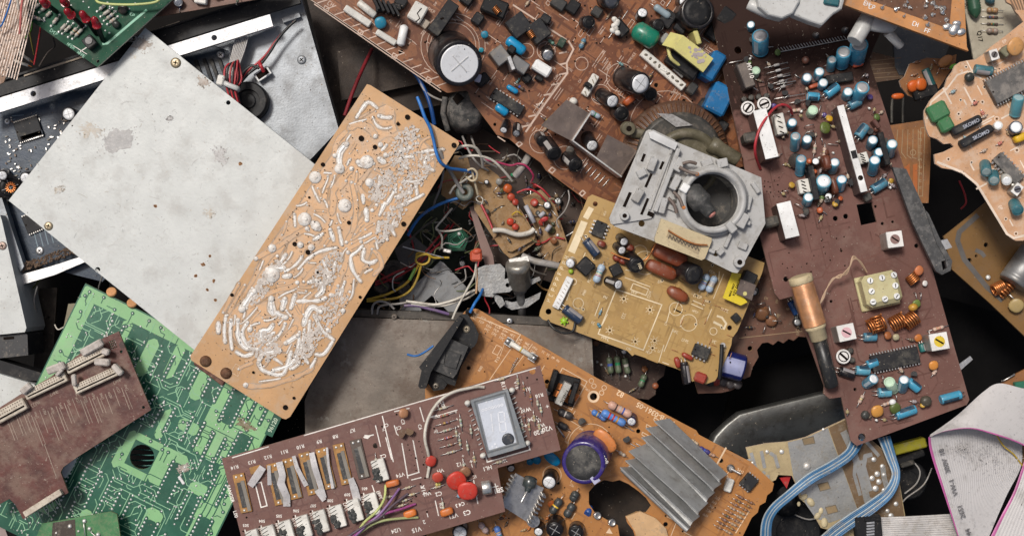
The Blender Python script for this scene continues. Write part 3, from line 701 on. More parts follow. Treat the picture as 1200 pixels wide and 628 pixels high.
# rows of chip pads
DIPS = []
for ci, x in enumerate((26,50,84,116,146,184,214,240)):
    y = 20+r3.uniform(0,14)
    while y < 285:
        n = r3.choice((7,8,8,10)); L_ = n*5
        if y+L_ > 290: break
        xx = x+r3.uniform(-3,3)
        if not (HC[0]-42 < xx < HC[0]+34 and HC[1]-24-L_ < y < HC[1]+26) and r3.random() < .86 and not (xx > 225 and y > 130 and r3.random() < .6): DIPS.append((xx, y, n))
        y += L_+r3.uniform(10,24)
for (x, y, n) in DIPS:
    for s_ in (0, 15):
        if x+s_ > 264: continue
        gfill(isl, chamfer(x+s_-2.6, y-3, x+s_+2.6, y+n*5-1, 2), .26)
        for k in range(n):
            pad(x+s_, y+k*5); occ2.add(cell(x+s_, y+k*5)); occ2.add(cell(x+s_, y+k*5+2.5))
    if r3.random() < .5: gfill(isl, chamfer(x+1, y-1, x+14, y+n*5-4, 3), .265)
segs = 0
def route(x, y, d, n, maxl, pend=.7):
    dirs = [(0,1),(1,1),(1,0),(1,-1),(0,-1),(-1,-1),(-1,0),(-1,1)]
    pts = [(x,y)]; cx, cy = x, y; used = [cell(x,y)]
    for k in range(n):
        L_ = int(r3.uniform(2, maxl)) if d % 2 == 0 else int(r3.uniform(1,4)); moved = 0
        for j in range(L_):
            nx, ny = cx+dirs[d][0]*ST, cy+dirs[d][1]*ST
            if not (5 < nx < GX-5 and 5 < ny < GY-4) or cell(nx,ny) in occ2 or (nx-HC[0])**2+(ny-HC[1])**2 < 420: break
            cx, cy = nx, ny; used.append(cell(cx,cy)); occ2.add(cell(cx,cy)); moved += 1
        if moved: pts.append((cx,cy))
        elif k: break
        d = (d+r3.choice((-1,1))) % 8 if d % 2 == 0 else (d+r3.choice((-1,1))) % 8
    return pts
cand = []
for (x, y, n) in DIPS:
    for s_, dd in ((0,(6,5,7)),(15,(2,1,3))):
        for k in range(n):
            if r3.random() < .75: cand.append((x+s_, y+k*5, r3.choice(dd)))
r3.shuffle(cand)
for i in range(1300): cand.append((r3.uniform(6,GX-6), r3.uniform(6,GY-6), r3.choice((0,4,0,4,2,6,1,3))))
kk = 0
for (x, y, d) in cand:
    free = cell(x,y) in occ2
    if kk > 260 and free: continue
    P = route(x, y, d, r3.choice((2,3,3,4,5)), r3.choice((6,14,20)))
    if len(P) < 2 or sum(math.dist(P[i],P[i+1]) for i in range(len(P)-1)) < 7: continue
    kk += 1
    lt = [inlight(*p) for p in P]
    if sum(lt) > len(P)/2:
        if r3.random() < .55: continue
        isl.strip([gl(*p) for p in P], 1.0, .262+.0002*(kk % 50))
    else: tr.strip([gl(*p) for p in P], .95, .30+.0002*(kk % 50))
    if r3.random() < .7:
        if sum(lt) > len(P)/2: isl.disc(gl(*P[-1]), 2.4, .27, 8)
        pad(*P[-1], 1.0)
for y in (286,290,294):   # long parallel tracks near the right edge
    isl.strip([gl(190+(y-280)*2, y), gl(228+(y-280), y-16), gl(242+(y-286)*1.6, 176), gl(242+(y-286)*1.6, 130)], 1.3, .3)
for i in range(170):
    x, y = r3.uniform(8,GX-8), r3.uniform(8,GY-6)
    if (x-HC[0])**2+(y-HC[1])**2 > 460: pad(x, y, 1.1)
pour.build('ground_plane_pattern', M_glight, gb.e, origin=V(0,0,0)); isl.build('gap_pattern', M_gdark, gb.e, origin=V(0,0,0)); tr.build('track_pattern', M_gline, gb.e, origin=V(0,0,0)); pd.build('solder_dot_pattern', M_pad, gb.e, origin=V(0,0,0))
# number in the corner
q = [(310,508),(322,483),(331,487),(319,512)]
isl2 = MB(); P = gb.L2(q); isl2.prism(P if sum(P[i][0]*P[(i+1)%4][1]-P[(i+1)%4][0]*P[i][1] for i in range(4))>0 else P[::-1], .3, .36); isl2.build('number_patch', M_gdark, gb.e)
nm = MB(); gb.text('96120', 320, 498, 7.2, 63, .42, nm); nm.build('number_lettering', mat('pale_green_print', (.6,.72,.55), .6, bump=0), gb.e)
nm = MB(); a = gb.L(213,562); nm.box(a+V(0,0,1.2), (11,3.4,2.4), -30, .8); nm.build('white_chip_resistor', M_whitec, gb.e)
blotch(gb, 216,548, 7,4, 40, M_brownstain, 'corrosion_stain', 1.4, h=.5, jag=.9)
blotch(gb, 288,497, 8,4, -10, mat('green_brown_corrosion', (.2,.17,.1), .7, var=.4, size=4, bump=.8, dirt=(.4,.36,.26), amt=.5, dsize=3), 'corrosion_stain', 2.4, h=.6, jag=1.)
for px, py, r in ((131,343,6),(155,356,6),(203,380,6.5)):   # discs peeping from under the top edge
    q = MB(); q.lathe(W(px,py,4), V(.2,.6,1), [(r,0),(r,3),(r*.8,4)], 18); o = q.build('disc_capacitor', paint((.6,.3,.13), .5), None, origin=V(0,0,0))
    o.parent = gb.e; o.matrix_parent_inverse = gb.e.matrix_world.inverted()
gb.finish()

# ================================================================ reddish brown board with white ribbon sockets
M_rbrown = mat('red_brown_phenolic', (.1,.028,.02), .5, var=.4, size=20, dirt=(.2,.125,.09), amt=.6, dsize=30, bump=.5, bsize=5, spots=[(18,.6,(.15,.085,.062)),(5,.63,(.26,.19,.15)),(40,.64,(.05,.02,.014))])
bb = T('brown_connector_board', 'dirty red-brown board with four white ribbon sockets along its edge', 'circuit board', 90, 500, 34, 26, (.01,.02))
bb.plate([(139,388),(177,480),(91,535),(74,547),(71,553),(80,577),(27,608),(18,591),(11,584),(-14,598),(-14,486),(22,463),(60,441),(110,401)], 3.2, M_rbrown, 'board', holes=[(142,412,1.8),(168,477,1.8)]+[(128+2.2*i*.9+.9*j, 401+i*.8*-1+j*2.5, .9) for i in range(4) for j in range(4)], edge=paint((.2,.13,.08), .7))
M_sock = mat('dusty_ivory_socket', (.6,.53,.43), .55, var=.12, size=12, dirt=(.36,.29,.22), amt=.5, dsize=7)
M_latch = mat('broken_grey_latch', (.56,.51,.46), .55, var=.15, size=8, dirt=(.36,.31,.27), amt=.5, dsize=6, bump=.4)
def socket(p0, p1, w, n, latch=()):
    o = blk(bb, p0, p1, w, 9, M_sock, 'ribbon_socket', 1.)
    a = bb.L(*p0, 9); c = bb.L(*p1, 9); d = c-a; d.z = 0; an = math.degrees(math.atan2(d.y, d.x)); u = d.normalized(); v = V(-u.y,u.x,0)
    MB().box((a+c)/2-v*w*.18+V(0,0,.05), (d.length*.9, w*.14, .5), an).build('slot', M_hole, o)
    k = MB()
    for i in range(n):
        for s_ in (.1, .36): k.disc((a+u*d.length*(.06+.88*(i+.5)/n)+v*w*s_), .8, a.z+.08, 6)
    for i in range(n*2): k.box(a+u*d.length*(.05+.9*(i+.5)/(n*2))-v*w*.5+V(0,0,-3), (.8,.5,4), an)
    k.build('contact_hole_pattern', paint((.12,.08,.05), .6), o)
    for (lx, ly, la, lw, ll) in latch:
        q = MB(); q.box(bb.L(lx,ly,12), (ll, lw, 7), Matrix.Rotation(R(an+la),3,'Z') @ Matrix.Rotation(R(8),3,'X') @ Matrix.Rotation(R(-7),3,'Y'), 1.6)
        q.build('latch', M_latch, o)
socket((77,433),(121,411),12,14,((108,407,3,9,28),(124,412,-42,7,9)))
socket((87,457),(137,434),11,16,((120,424,-28,8,18),(138,433,-70,7,15),(87,445,70,5,13)))
socket((29,464),(77,441),11,15,((66,431,-5,9,22),(31,455,15,8,14),(70,436,20,4,10)))
socket((-8,492),(29,472),14,12)
o = blk(bb, (28,603), (71,576), 7, 7, M_sock, 'pin_header', .6)
k = MB()
for i in range(12):
    x = 30+i*3.4; y = 606-i*2.2; a = bb.L(x,y,4); k.tube([a, bb.L(x+rnd.uniform(-1,1)+3, y+6, 0), bb.L(x+rnd.uniform(-2,6)+4, y+rnd.uniform(9,15), -6)], .45, 5)
k.build('pin_fringe', M_tin, o)
for i in range(15):
    x = 8+i*9.6; y = 478-i*2.4+rnd.uniform(0,8); L_ = rnd.uniform(18,36)
    if i in (4,8,12,13): bb.line([(x,y+6),(x+L_*.34,y+6+L_*.9)], .5)
    else:
        bb.line([(x,y+8),(x+L_*.38,y+8+L_)], .6); bb.line([(x+4,y+10),(x+4+L_*.36,y+10+L_*.9)], .45)
    bb.scribble(x+7, y+10, 2.6, 115, 4)
for q in ((134,448),(60,462),(38,475),(90,462)): bb.scribble(*q, 3.6, 26, 4)
bb.line([(52,520),(66,558)], .7); bb.finish(mat('faded_print', (.36,.28,.22), .7, bump=0))

# ================================================================ green board with red lamps, upper left
M_g2 = mat('deep_green_mask', (.012,.075,.04), .6, var=.3, size=30, dirt=(.07,.1,.07), amt=.3, dsize=12, spec=.2, bump=.15)
lb = T('green_lamp_board', 'small dark green board with red indicator lamps and silver resistors at its corner', 'circuit board', 110, 30, 48, -35, (.02,.03))
lb.plate([(114,79),(-6,-5),(60,-60),(206,-4)], 3, M_g2, 'board', holes=[(114.5,72,2)], edge=paint((.5,.5,.4), .6))
M_led = mat('red_lamp_lens', (.38,.008,.018), .18, var=.1, coat=.6, trans=.25, dirt=DUST, amt=.12)
for (tx,ty,bx,by) in ((50,2,66,14),(74,1,84,12),(79,14,97,31),(97,17,113,40),(111,24,121,48)):
    a = lb.L(bx,by,1); c = lb.L(tx,ty,30); d = c-a; H = d.length; q = MB(); q.lathe(a, d, [(2.7,0),(2.7,H*.72),(2.3,H*.74)], 12); o = q.build('lamp_sleeve', M_black, lb.e)
    q = MB(); q.lathe(a, d, [(5.2,H*.7),(5.2,H*.76),(4.4,H*.76),(4.4,H*.96),(3.6,H*1.07),(2,H*1.13),(.5,H*1.15)], 18); q.build('lamp_lens', M_led, o)
for (x0,y0,x1,y1) in ((34,18,52,25),(46,15,57,6),(52,22,62,12),(60,31,70,18),(69,38,80,26),(73,40,86,28),(80,44,93,30),(85,46,100,31),(38,12,48,3),(118,20,132,10),(122,25,136,14),(126,29,138,20),(114,14,126,4)):
    res(lb, (x0,y0), (x1,y1), 2, .55, (.45,.42,.36), bands=rnd.choice((0,2,3)))
    for e in ((x0,y0),(x1,y1)):
        c = lb.L(*e); MB().ell(c, 1.7, 1.7, 1.2, seg=8, rings=5).build('solder_dot', M_pad, lb.e)
for i in range(26):
    x = rnd.uniform(20,160); y = rnd.uniform(-6,40)
    if x-115 > (78-y)*1.0 or x < 20+y: continue
    c = lb.L(x,y); MB().ell(c, 1.2,1.2,.9, seg=7, rings=4).build('solder_dot', M_pad, lb.e)
o = blk(lb, (99,53),(109,45), 13, 11, M_black2, 'trimmer', .8); c = lb.L(104,48,11.5); MB().cyl(c, c+V(0,0,.6), 4, seg=16).build('dial', paint((.09,.08,.08), .4), o)
discap(lb, (144,11), 6, (.04,.035,.03), 0, flat=.6); discap(lb, (136,29), 4.5, (.03,.035,.03), 0, flat=.8)
for q, a in (((92,62),-35),((80,52),-35),((60,36),-35),((150,14),-35)): lb.scribble(*q, 3.4, a, 4)
lb.line([(120,52),(126,51),(160,22),(172,12)], 2.2); lb.finish(mat('bright_green_track', (.04,.32,.17), .4, bump=0, coat=.2))
q = MB(); q.strip(lb.L2([(94,61),(106,53)]), 1.2, .3); q.strip(lb.L2([(86,54),(102,64)]), .8, .3); q.build('legend_print', M_print, lb.e)
tubepart(lb, [(112,-2,12),(118,4,14),(150,6,14),(182,3,14),(190,-6,14)], 1.5, paint((.5,.55,.2), .4), 'loop_wire')

# ================================================================ strip board with wires, far upper left
M_strip = mat('perforated_tan_board', (.27,.16,.1), .6, var=.35, size=12, dirt=(.42,.34,.28), amt=.5, dsize=7, bump=.4)
pb = T('strip_board', 'tan strip board edge with soldered tracks in the top left corner', 'circuit board', 12, 40, 70, 62, (.12,.05))
pb.plate([(33,-12),(31,36),(4,97),(-12,104),(-12,-12)], 3, M_strip, 'board')
for i in range(15):
    x = -10+i*3.1; pb.silk.strip(pb.L2([(x+12,-10),(x+2,30),(x-14,80+i)]), 1.2, .3)
for i in range(60):
    x = rnd.uniform(-8,28); y = rnd.uniform(-5,90)
    if x > 33-(max(0,y-36))*.46-3: continue
    c = pb.L(x,y); q = pb.silk; q.ell(V(c.x,c.y,.3), 1.1,1.1,.8, seg=6, rings=4)
pb.finish(mat('dull_solder_track', (.4,.33,.29), .45, .4, var=.3, size=5, bump=.4, dirt=(.3,.2,.14), amt=.5, dsize=4))
wire('red_wire', 'pink-red wire lying along the strip board in the top left corner', [(28,-8,86),(25,10,84),(24,28,82),(23,40,78)], 1.3, paint((.6,.16,.14), .4), group='wires in the top left corner')
wire('white_wire', 'short white wire beside the red one on the strip board', [(19,-8,86),(21,4,85),(22,12,82)], 1.5, M_cable_w, group='wires in the top left corner')
wire('blue_wire', 'thin blue wire crossing the strip board corner', [(15,-6,88),(10,10,86),(3,28,82),(-4,36,80)], 1.0, M_blue, group='wires in the top left corner')
wire('white_sleeve', 'upper white wire stub with a bare tip under the strip board', [(22,60,20),(28,66,24),(35,71,28)], 1.8, M_cable_w, group='wires in the top left corner', tip=5)
wire('white_sleeve', 'lower white wire stub below the strip board edge', [(15,70,20),(24,74,22),(33,77,24)], 1.7, M_cable_w, group='wires in the top left corner', tip=5)
wire('green_wire', 'thin green wire hanging in the dark below the strip board', [(38,20,0),(37,35,-20),(30,45,-40)], 1.1, paint((.07,.2,.03), .4), group='wires in the top left corner')
wire('yellow_wire', 'thin yellow wire hanging in the dark below the strip board', [(33,30,10),(37,50,-10),(40,64,-30)], 1.0, paint((.3,.24,.06), .4), group='wires in the top left corner')
wire('red_wire', 'dark red wire hanging in the gap above the black rail', [(48,30,-20),(44,55,-40),(40,76,-50)], 1.1, M_red, group='wires in the top left corner')
wire('dark_wire', 'thin dark looped wire in the gap above the black rail', [(62,44,-10),(64,55,-20),(56,62,-30),(46,78,-40)], .9, paint((.1,.08,.07), .4), group='wires in the top left corner')

# ================================================================ drive with aluminium strip
M_worn = mat('worn_aluminium', (.66,.66,.67), .45, .35, var=.1, size=20, dirt=(.34,.33,.32), amt=.4, dsize=9, bump=.3, spots=[(3,.68,(.25,.24,.23))])
M_steel = mat('dull_grey_steel', (.3,.32,.34), .45, .4, var=.25, size=60, dirt=(.13,.13,.13), amt=.45, dsize=40, bump=.25, spots=[(5,.69,(.1,.1,.1))])
dr = T('disk_drive', 'opened drive with a black rail, a white metal strip and a blue circuit board', 'disk drive', 150, 130, -6, 17, (.0,.0))
def slab(t, poly, z0, z1, m, name, holes=()):
    P = t.L2(poly, z1); H = []
    for h in holes:
        c = t.L(h[0], h[1], z1); H.append([(c.x+h[2]*math.cos(math.pi*i/9), c.y+h[2]*math.sin(math.pi*i/9)) for i in range(18)])
    return MB().prism(P, z0, z1, H).build(name, m, t.e, origin=V(0,0,0))
slab(dr, [(-20,121),(316,17),(320,31),(-20,138)], 2, 9, M_worn, 'mounting_strip', [(39,110,3.4),(251,44.5,3.4)])
slab(dr, [(-20,101),(347,-16),(352,4),(-20,119)], -2, 4, M_black, 'rail')
slab(dr, [(-20,99.5),(347,-17.5),(347,-15.5),(-20,102)], -2, 8, M_black, 'rail_lip')
slab(dr, [(28,88),(93,66),(210,25),(212,27),(93,69),(28,90)], 0, 6, paint((.45,.36,.26), .6), 'edge_trim')
M_navy = mat('navy_mask', (.014,.032,.06), .4, var=.4, size=20, dirt=(.05,.075,.1), amt=.4, dsize=9, bump=.3, coat=.1)
slab(dr, [(-14,132),(278,46),(300,140),(120,330),(24,306)], -26, -23, M_navy, 'blue_board')
slab(dr, [(214,40),(345,-12),(352,-6),(397,152),(340,212),(284,170),(268,60)], -40, -20, M_steel, 'base_plate')
class Z_:   # plane of the drive's blue board
    pass
db = T('drive_parts_frame', None, None, 150, 130, -29+.2, 17)
dbm = dr.e; bpy.data.objects.remove(db.e); db.e = dr.e; db.o = W(150,130,-28.8)
def re_(fn, *a, **k):
    o = fn(db, *a, **k); off = V(0,0,-22.8)*S
    if o is not None: o.location += off
    return o
re_(chip, (12,153),(40,144), 24, 12, 3)
re_(chip, (17,160),(43,152), 6, 12, 3, m=paint((.05,.06,.08), .5))
for (px, py, r, bx, by) in ((73.5,131,8,80,133),(23,206,7,31,203),(-4,203,6,0,200)): re_(cap, (bx,by), (px,py), r, 24, M_cblack, M_ctop)
o = re_(cap, (3,216), (5,217), 14, 14, M_cblack, M_black); c = db.L(6,217,15); q = MB()
for i in range(14):
    a = 2*math.pi*i/14; q.tube([c+V(3*math.cos(a),3*math.sin(a),0), c+V(6.5*math.cos(a),6.5*math.sin(a),.5)], .9, 5)
k = q.build('copper_winding', M_copper, dr.e); k.location += V(0,0,-22.8)*S
for i in range(300):
    x = rnd.uniform(0,95); y = rnd.uniform(135,245)
    if x > 10+(235-y)*.8-8 or (8 < x < 46 and 140 < y < 168): continue
    k = rnd.random(); q = MB(); c = db.L(x,y,1); q.box(c, (rnd.uniform(1.5,3.6), rnd.uniform(1,1.8), 1.4), rnd.choice((0,90)))
    o = q.build('surface_component', (M_tin, paint((.3,.28,.24), .5), M_tin, paint((.2,.14,.1), .5))[rnd.randrange(4)], dr.e); o.location += V(0,0,-22.8)*S
    if len([1 for c_ in dr.e.children if c_.name.startswith('surface')]) > 88: break
for px, py, r in ((40,291,4.6),(2,140,3.2),(252,62,4.5)):
    o = re_(screw, px, py, r, M_alu)
re_(chip, (22,262),(46,252), 22, 10, 3)
for x in (222,232,240,250): re_(blk, (x,66+abs(x-236)*.1),(x+9,92), 4, 3, M_black2, 'small_chip', .3)
tkb = T('x', None, None, 150, 130, -28.8, 17); bpy.data.objects.remove(tkb.e); tkb.e = dr.e
def reb(o):
    if o is not None: o.location += V(0,0,-22.8)*S
for i in range(26):
    x = rnd.uniform(0,110); y = rnd.uniform(132,240)
    if x > 10+(235-y)*.8-12: continue
    tkb.line([(x,y),(x+rnd.uniform(4,16),y-rnd.uniform(1,5))], .5)
for i in range(6): tkb.line([(30+i*6,257-i*2),(38+i*6,288-i*2)], 1.0)
reb(tkb.silk.build('track_pattern', mat('pale_blue_print', (.2,.27,.32), .5, bump=0), dr.e, origin=V(0,0,0)))
# round black spindle, ring and socket on the base plate
q = MB(); c = dr.L(290,118,-2); q.lathe(V(c.x,c.y,-20), V(0,0,1), [(23,0),(23,14),(21,16),(14,16),(13,12),(9,12),(8,15),(3,15)], 32); q.build('spindle', M_black, dr.e)
o = MB(); c = dr.L(308,87,-12); A = 17
o.box(c, (19,11,4), A+0, .5); o = o.build('white_socket', M_whitec, dr.e); MB().box(c+V(0,0,2.1), (15,7,.5), A).build('socket_opening', M_hole, o)
for px,py in ((353.5,70.5),): screw(dr, px, py, 5, M_steel, -20)
slab(dr, [(330,22),(350,15),(352,20),(332,27)], -20, -12, M_steel, 'tab')
# frame rails at the lower left
dl = T('drive_bracket', 'bent grey metal frame rail beside the white box at the left edge', 'bracket', 30, 290, -8, 0)
slab(dl, [(-8,232),(2,232),(28,312),(24,318),(14,300)], -14, -2, M_steel, 'rail')
slab(dl, [(17,334),(24,322),(60,312),(128,290),(132,293),(64,322),(28,333)], -12, -7, M_alu, 'cross_rail')
q = MB()
for i in range(260):
    t = rnd.random(); x = 24+t*78; y = 316-t*26+rnd.uniform(-7,3); c = dl.L(x,y,-8); s_ = rnd.uniform(.7,2.2); q.ell(c, s_, s_*.8, s_*.8, rnd.uniform(0,90), seg=6, rings=4)
tag(q.build('dirt', mat('caked_dirt', (.11,.07,.045), .9, var=.5, size=4, bump=.5, dirt=(.28,.2,.14), amt=.4, dsize=3), None, origin=V(0,0,0)), kind='stuff').matrix_world = dl.e.matrix_world.copy()
bx = T('steel_box', 'white scratched metal box with a dark front at the left edge', 'metal box', 10, 330, 6, -12)
slab(bx, [(-40,268),(0,252),(2,258),(31,384),(29,389),(-40,396)], -60, 0, M_plate, 'case')
slab(bx, [(-40,396),(29,390),(32,392),(33,416),(-40,424)], -58, -7, mat('dark_grey_front', (.035,.035,.037), .5, dirt=DUST, amt=.3), 'front')
slab(bx, [(4,395),(16,394),(16,397),(4,398)], -7, -6.2, M_hole, 'slot')
screw(bx, 3, 288, 4.5, paint((.4,.3,.25), .5, .5))
ds = T('dark_metal_bar', 'narrow dark brown metal bar with small holes standing in the dark gap', 'bar', 55, 385, -70, 0)
ds.plate([(46,338),(67,337),(60,450),(38,450)], 5, mat('dark_rusty_bar', (.05,.038,.028), .6, .2, var=.4, size=12, dirt=(.1,.08,.06), amt=.4), 'bar', holes=[(52,372,2),(57,372,2),(47,410,2.2),(52,392,1.4)])
cp = T('small_board_edge', 'tan edge of a small board peeping out left of the green board', 'circuit board', 84, 365, -20, 0)
cp.plate([(80,356),(92,355),(88,388),(74,386)], 3, paint((.22,.19,.12), .6), 'board')
wire('green_wire', 'thin olive wire in the dark gap above the narrow metal bar', [(52,322,-20),(40,336,-40),(30,350,-50),(28,368,-60)], 1, paint((.14,.16,.04), .5), group='wires in the gap at the left')
wire('grey_wire', 'thin grey wire curving beside the narrow dark bar', [(44,335,-30),(40,352,-30),(43,372,-40),(36,392,-50),(32,400,-60)], .8, M_cable_g, group='wires in the gap at the left')
wire('grey_wire', 'grey wire end standing up between white cover and green board', [(115,346,-30),(116,336,-10),(119,326,10),(120,318,14)], .9, M_cable_g, group='wires in the gap at the left')
wire('white_wire', 'short pale wire bend left of the small board edge', [(64,380,-40),(68,386,-40),(75,383,-36)], .9, M_cable_w, group='wires in the gap at the left')
gp = T('grey_casing', 'pale grey metal casing piece behind the brown connector board', 'casing', 10, 455, 0, -20)
slab(gp, [(-30,430),(0,438),(40,450),(46,458),(20,475),(-30,500)], -30, 0, M_plate, 'panel')
slab(gp, [(-30,414),(0,422),(62,441),(66,446),(30,446),(-30,432)], -30, -6, M_black, 'rim')
sg = T('small_green_board', 'small corner of a green board with solder joints at the bottom edge', 'circuit board', 90, 625, 26, 8, (0,.03))
sg.plate([(49,613),(130,599),(137,602),(146,660),(30,660)], 3, mat('olive_green_mask', (.05,.2,.07), .4, var=.3, size=12, dirt=(.16,.2,.1), amt=.5, dsize=6), 'board', edge=paint((.2,.15,.07), .6))
sg.plate([(62,612),(88,608),(90,660),(58,660)], .3, paint((.05,.035,.025), .6), 'burnt_patch', z1=.4)
for x, y, r in ((82,616,2.6),(99,610,2.6),(105,619,2.4),(115,626,2.6),(66,624,1.5),(92,622,1.5)):
    MB().ell(sg.L(x,y,.5), r, r, r*.9, seg=12, rings=7).build('solder_blob', M_tinw, sg.e)
jump(sg, (99,612),(101,630), .6, 3); jump(sg, (107,622),(120,634), .6, 3)
wf = T('white_plastic_tab', 'white curved plastic tab between brown board and green board', 'plastic piece', 78, 550, 14, 0)
wf.plate([(90,534),(84,548),(76,560),(73,556),(72,547)], 6, M_whitec, 'tab')
pw = T('pink_fragment', 'pinkish grey fragment in the bottom left corner', 'fragment', 2, 624, -10, 0)
pw.plate([(-8,616),(5,617),(9,628),(6,640),(-8,640)], 4, paint((.35,.27,.25), .6), 'sheet')
# ================================================================ rusty steel box under the middle
M_rusty = mat('stained_steel', (.2,.168,.138), .5, .15, var=.3, size=35, dirt=(.1,.065,.045), amt=.5, dsize=36, bump=.4, bsize=4, spots=[(30,.6,(.25,.23,.2)),(8,.64,(.13,.08,.055)),(4,.64,(.06,.045,.035))])
rb = T('rusty_steel_case', 'stained brown-grey steel case lying under the black mains socket', 'metal case', 500, 440, -14, -2)
slab(rb, [(392,371),(556,377),(690,385),(692,450),(560,560),(358,520),(357,470)], -60, 0, M_rusty, 'lid')
slab(rb, [(398,362),(560,367),(690,375),(690,384),(556,376),(392,370)], -60, -5, mat('dark_steel_rim', (.07,.06,.05), .5, .3, var=.4, size=10), 'rim')
slab(rb, [(684,386),(693,386),(697,470),(688,470)], -60, 1.5, M_rusty, 'side_flange')
screw(rb, 597,376, 3.4, M_alu, 1); screw(rb, 462,371, 3.2, M_rusty, 1)

# ================================================================ orange power board
M_orange = mat('orange_phenolic', (.44,.19,.05), .42, var=.2, size=60, dirt=(.27,.14,.07), amt=.35, dsize=60, bump=.1, coat=.1)
M_oedge = mat('broken_board_edge', (.5,.3,.13), .8)
ob = T('power_board', 'orange-tan power supply board with a finned heatsink and a big purple capacitor', 'circuit board', 700, 500, 8, -30.4, (.0,.0))
hole = [(690,576),(697,568),(708,562),(718,564),(726,562),(737,567),(748,575),(757,583),(763,592),(757,600),(746,599),(733,605),(735,612),(742,621),(746,634),(722,636),(726,628),(724,615),(710,608),(697,600),(690,590)]
ob.plate([(548,361),(560,362),(700,443),(816,504),(819,509),(880,541),(907,566),(905,575),(899,580),(897,588),(890,592),(888,600),(881,606),(862,645),(500,645),(498,440),(540,370)], 3.2, M_orange, 'board',
   holes=[(695.5,464.5,4.2),(549,431,2.4),(641,447,2.6),(748,505,2.6),(845,539.5,2.8),(780,614,2.8),(654,566,2),(753,529,1.6),(642,420,1.2)]+[(rnd.uniform(590,880), rnd.uniform(470,620), .8) for _ in range(0)], slots=[hole], edge=M_oedge)
ob.ring(695.5,464.5,7,2.6); ob.ring(693,446,3,.7); ob.ring(696,452,3,.8); ob.ring(708,454,3,.7); ob.ring(705,460,3,.8)
ob.line([(549,367),(610,392)], .8); ob.line([(610,392),(573,446)], .7); ob.line([(624,403),(593,443)], .7); ob.line([(592,400),(586,417)], .5)
for i in range(9):
    for r_ in range(3 if i > 1 and i < 7 else 2): ob.scribble(556+i*8.6-r_*2.2, 367+i*5.0+r_*4.2, 2.8, -30.4, 3)
for i in range(4): ob.scribble(636+i*5.6, 412+i*3.4, 2.6, -30.4, 2)
ob.line([(582,404),(577,413),(583,416),(588,407),(582,404)], .6)
ob.text('F15', 583,421, 5, 59); ob.text('R80', 563,432, 4.4, 59)
ob.text('PWB-0361-05', 768,484.5, 8.6, 151.5); ob.text('82', 727,461, 9, 151.5)
ob.line([(638,428),(628,446)], .7); ob.rect([(659,431),(688,447),(670,480),(642,466)], .8)
for q in ((782,500),(796,511),(812,520),(833,533),(826,560),(870,553)): ob.scribble(*q, 3, 149, 4)
ob.line([(851,524),(835,553)], 1.6)
for (x,y) in ((766,492),(757,500),(752,509)): ob.rect([(x,y),(x+1,y-3),(x+18,y+7),(x+17,y+10)], .8)
for i in range(46):
    x = rnd.uniform(640,890); y = rnd.uniform(450,625); L_ = rnd.uniform(4,14)
    if y < 440+(x-690)*.6+10 or x > 905-(y-560)*.6: continue
    if 720 < x < 850 and 490 < y < 625 or 672 < x < 770 and 548 < y: continue
    a = rnd.choice((149,59)); ob.line([(x,y),(x+L_*math.cos(R(a)),y-L_*math.sin(R(a)))], .6)
    if rnd.random() < .6: ob.scribble(x+3, y+4, 2.4, 149, 3)
for (x,y) in ((780,604),(800,622)): ob.line([(x,y),(x+26,y+14)], .7); ob.dot(x,y,1.2)
ob.line([(797,600),(786,628)], .7); ob.line([(878,598),(862,624)], .9); ob.scribble(866,612,3,149,4)
ob.fill([(714,618),(718,625),(710,624)], .2)
# broken splinter in the hole
q = MB(); q.prism(ob.L2([(733,604),(750,598),(768,606),(780,618),(786,640),(748,642),(744,622),(738,612)]), -1, 4); q.build('board_splinter', mat('pale_split_board', (.55,.35,.18), .7, dirt=DUST, amt=.2), ob.e)
# fuse
a = ob.L(594,399,6); c = ob.L(627,420,6); u = (c-a).normalized(); q = MB(); q.cyl(a, c, 3.1, seg=16); o = q.build('fuse', paint((.75,.73,.66), .3), ob.e)
for e, sg_ in ((a,1),(c,-1)):
    MB().lathe(e-u*sg_*1.5, u*sg_, [(3.3,0),(3.3,6)], 16).build('fuse_cap', M_tin, o)
    v = V(-u.y,u.x,0); k = MB(); k.box(e+v*4.2+u*sg_*3, (9,.7,9), math.degrees(math.atan2(u.y,u.x))); k.box(e-v*4.2+u*sg_*3, (9,.7,9), math.degrees(math.atan2(u.y,u.x))); k.box(e+u*sg_*3-V(0,0,4.5), (9,8,.8), math.degrees(math.atan2(u.y,u.x))); k.build('fuse_clip', M_alu, o)
MB().lathe((a+c)/2-u*.8, u, [(3.2,0),(3.2,1.8)], 14).build('yellow_band', paint((.7,.5,.05), .4), o)
# small transformer
o = blk(ob, (666,440),(657,473), 30, 5, M_black, 'transformer', 1)
for sgn in (-1,1): blk(ob, (664+sgn*12,441+sgn*7),(660+sgn*10,469+sgn*6)[:2] if 0 else (656+sgn*12,466+sgn*7), 6, 19, M_black, 'flange', 1.)
for i, (x,y) in enumerate(((659,450),(669,456),(655,458),(664,463))): coil(ob, (x,y),(x-3,y+7), 4.2, 6, .7, z=11)
coil(ob, (675,461),(671,468), 4, 5, .7, z=10)
q = blk(ob, (666,449),(654,474), 9, 24, mat('silver_label', (.5,.49,.45), .4, .3, dirt=DUST, amt=.3), 'iron_core', .6)
ob2 = MB(); ob.text('F-V63.1C', 660,462, 4.2, -116, 24.3, ob2); ob2.build('core_lettering', M_hole, ob.e)
c = ob.L(641,459,4); MB().ell(c, 4.5,4,4).build('white_bead', M_white, ob.e)
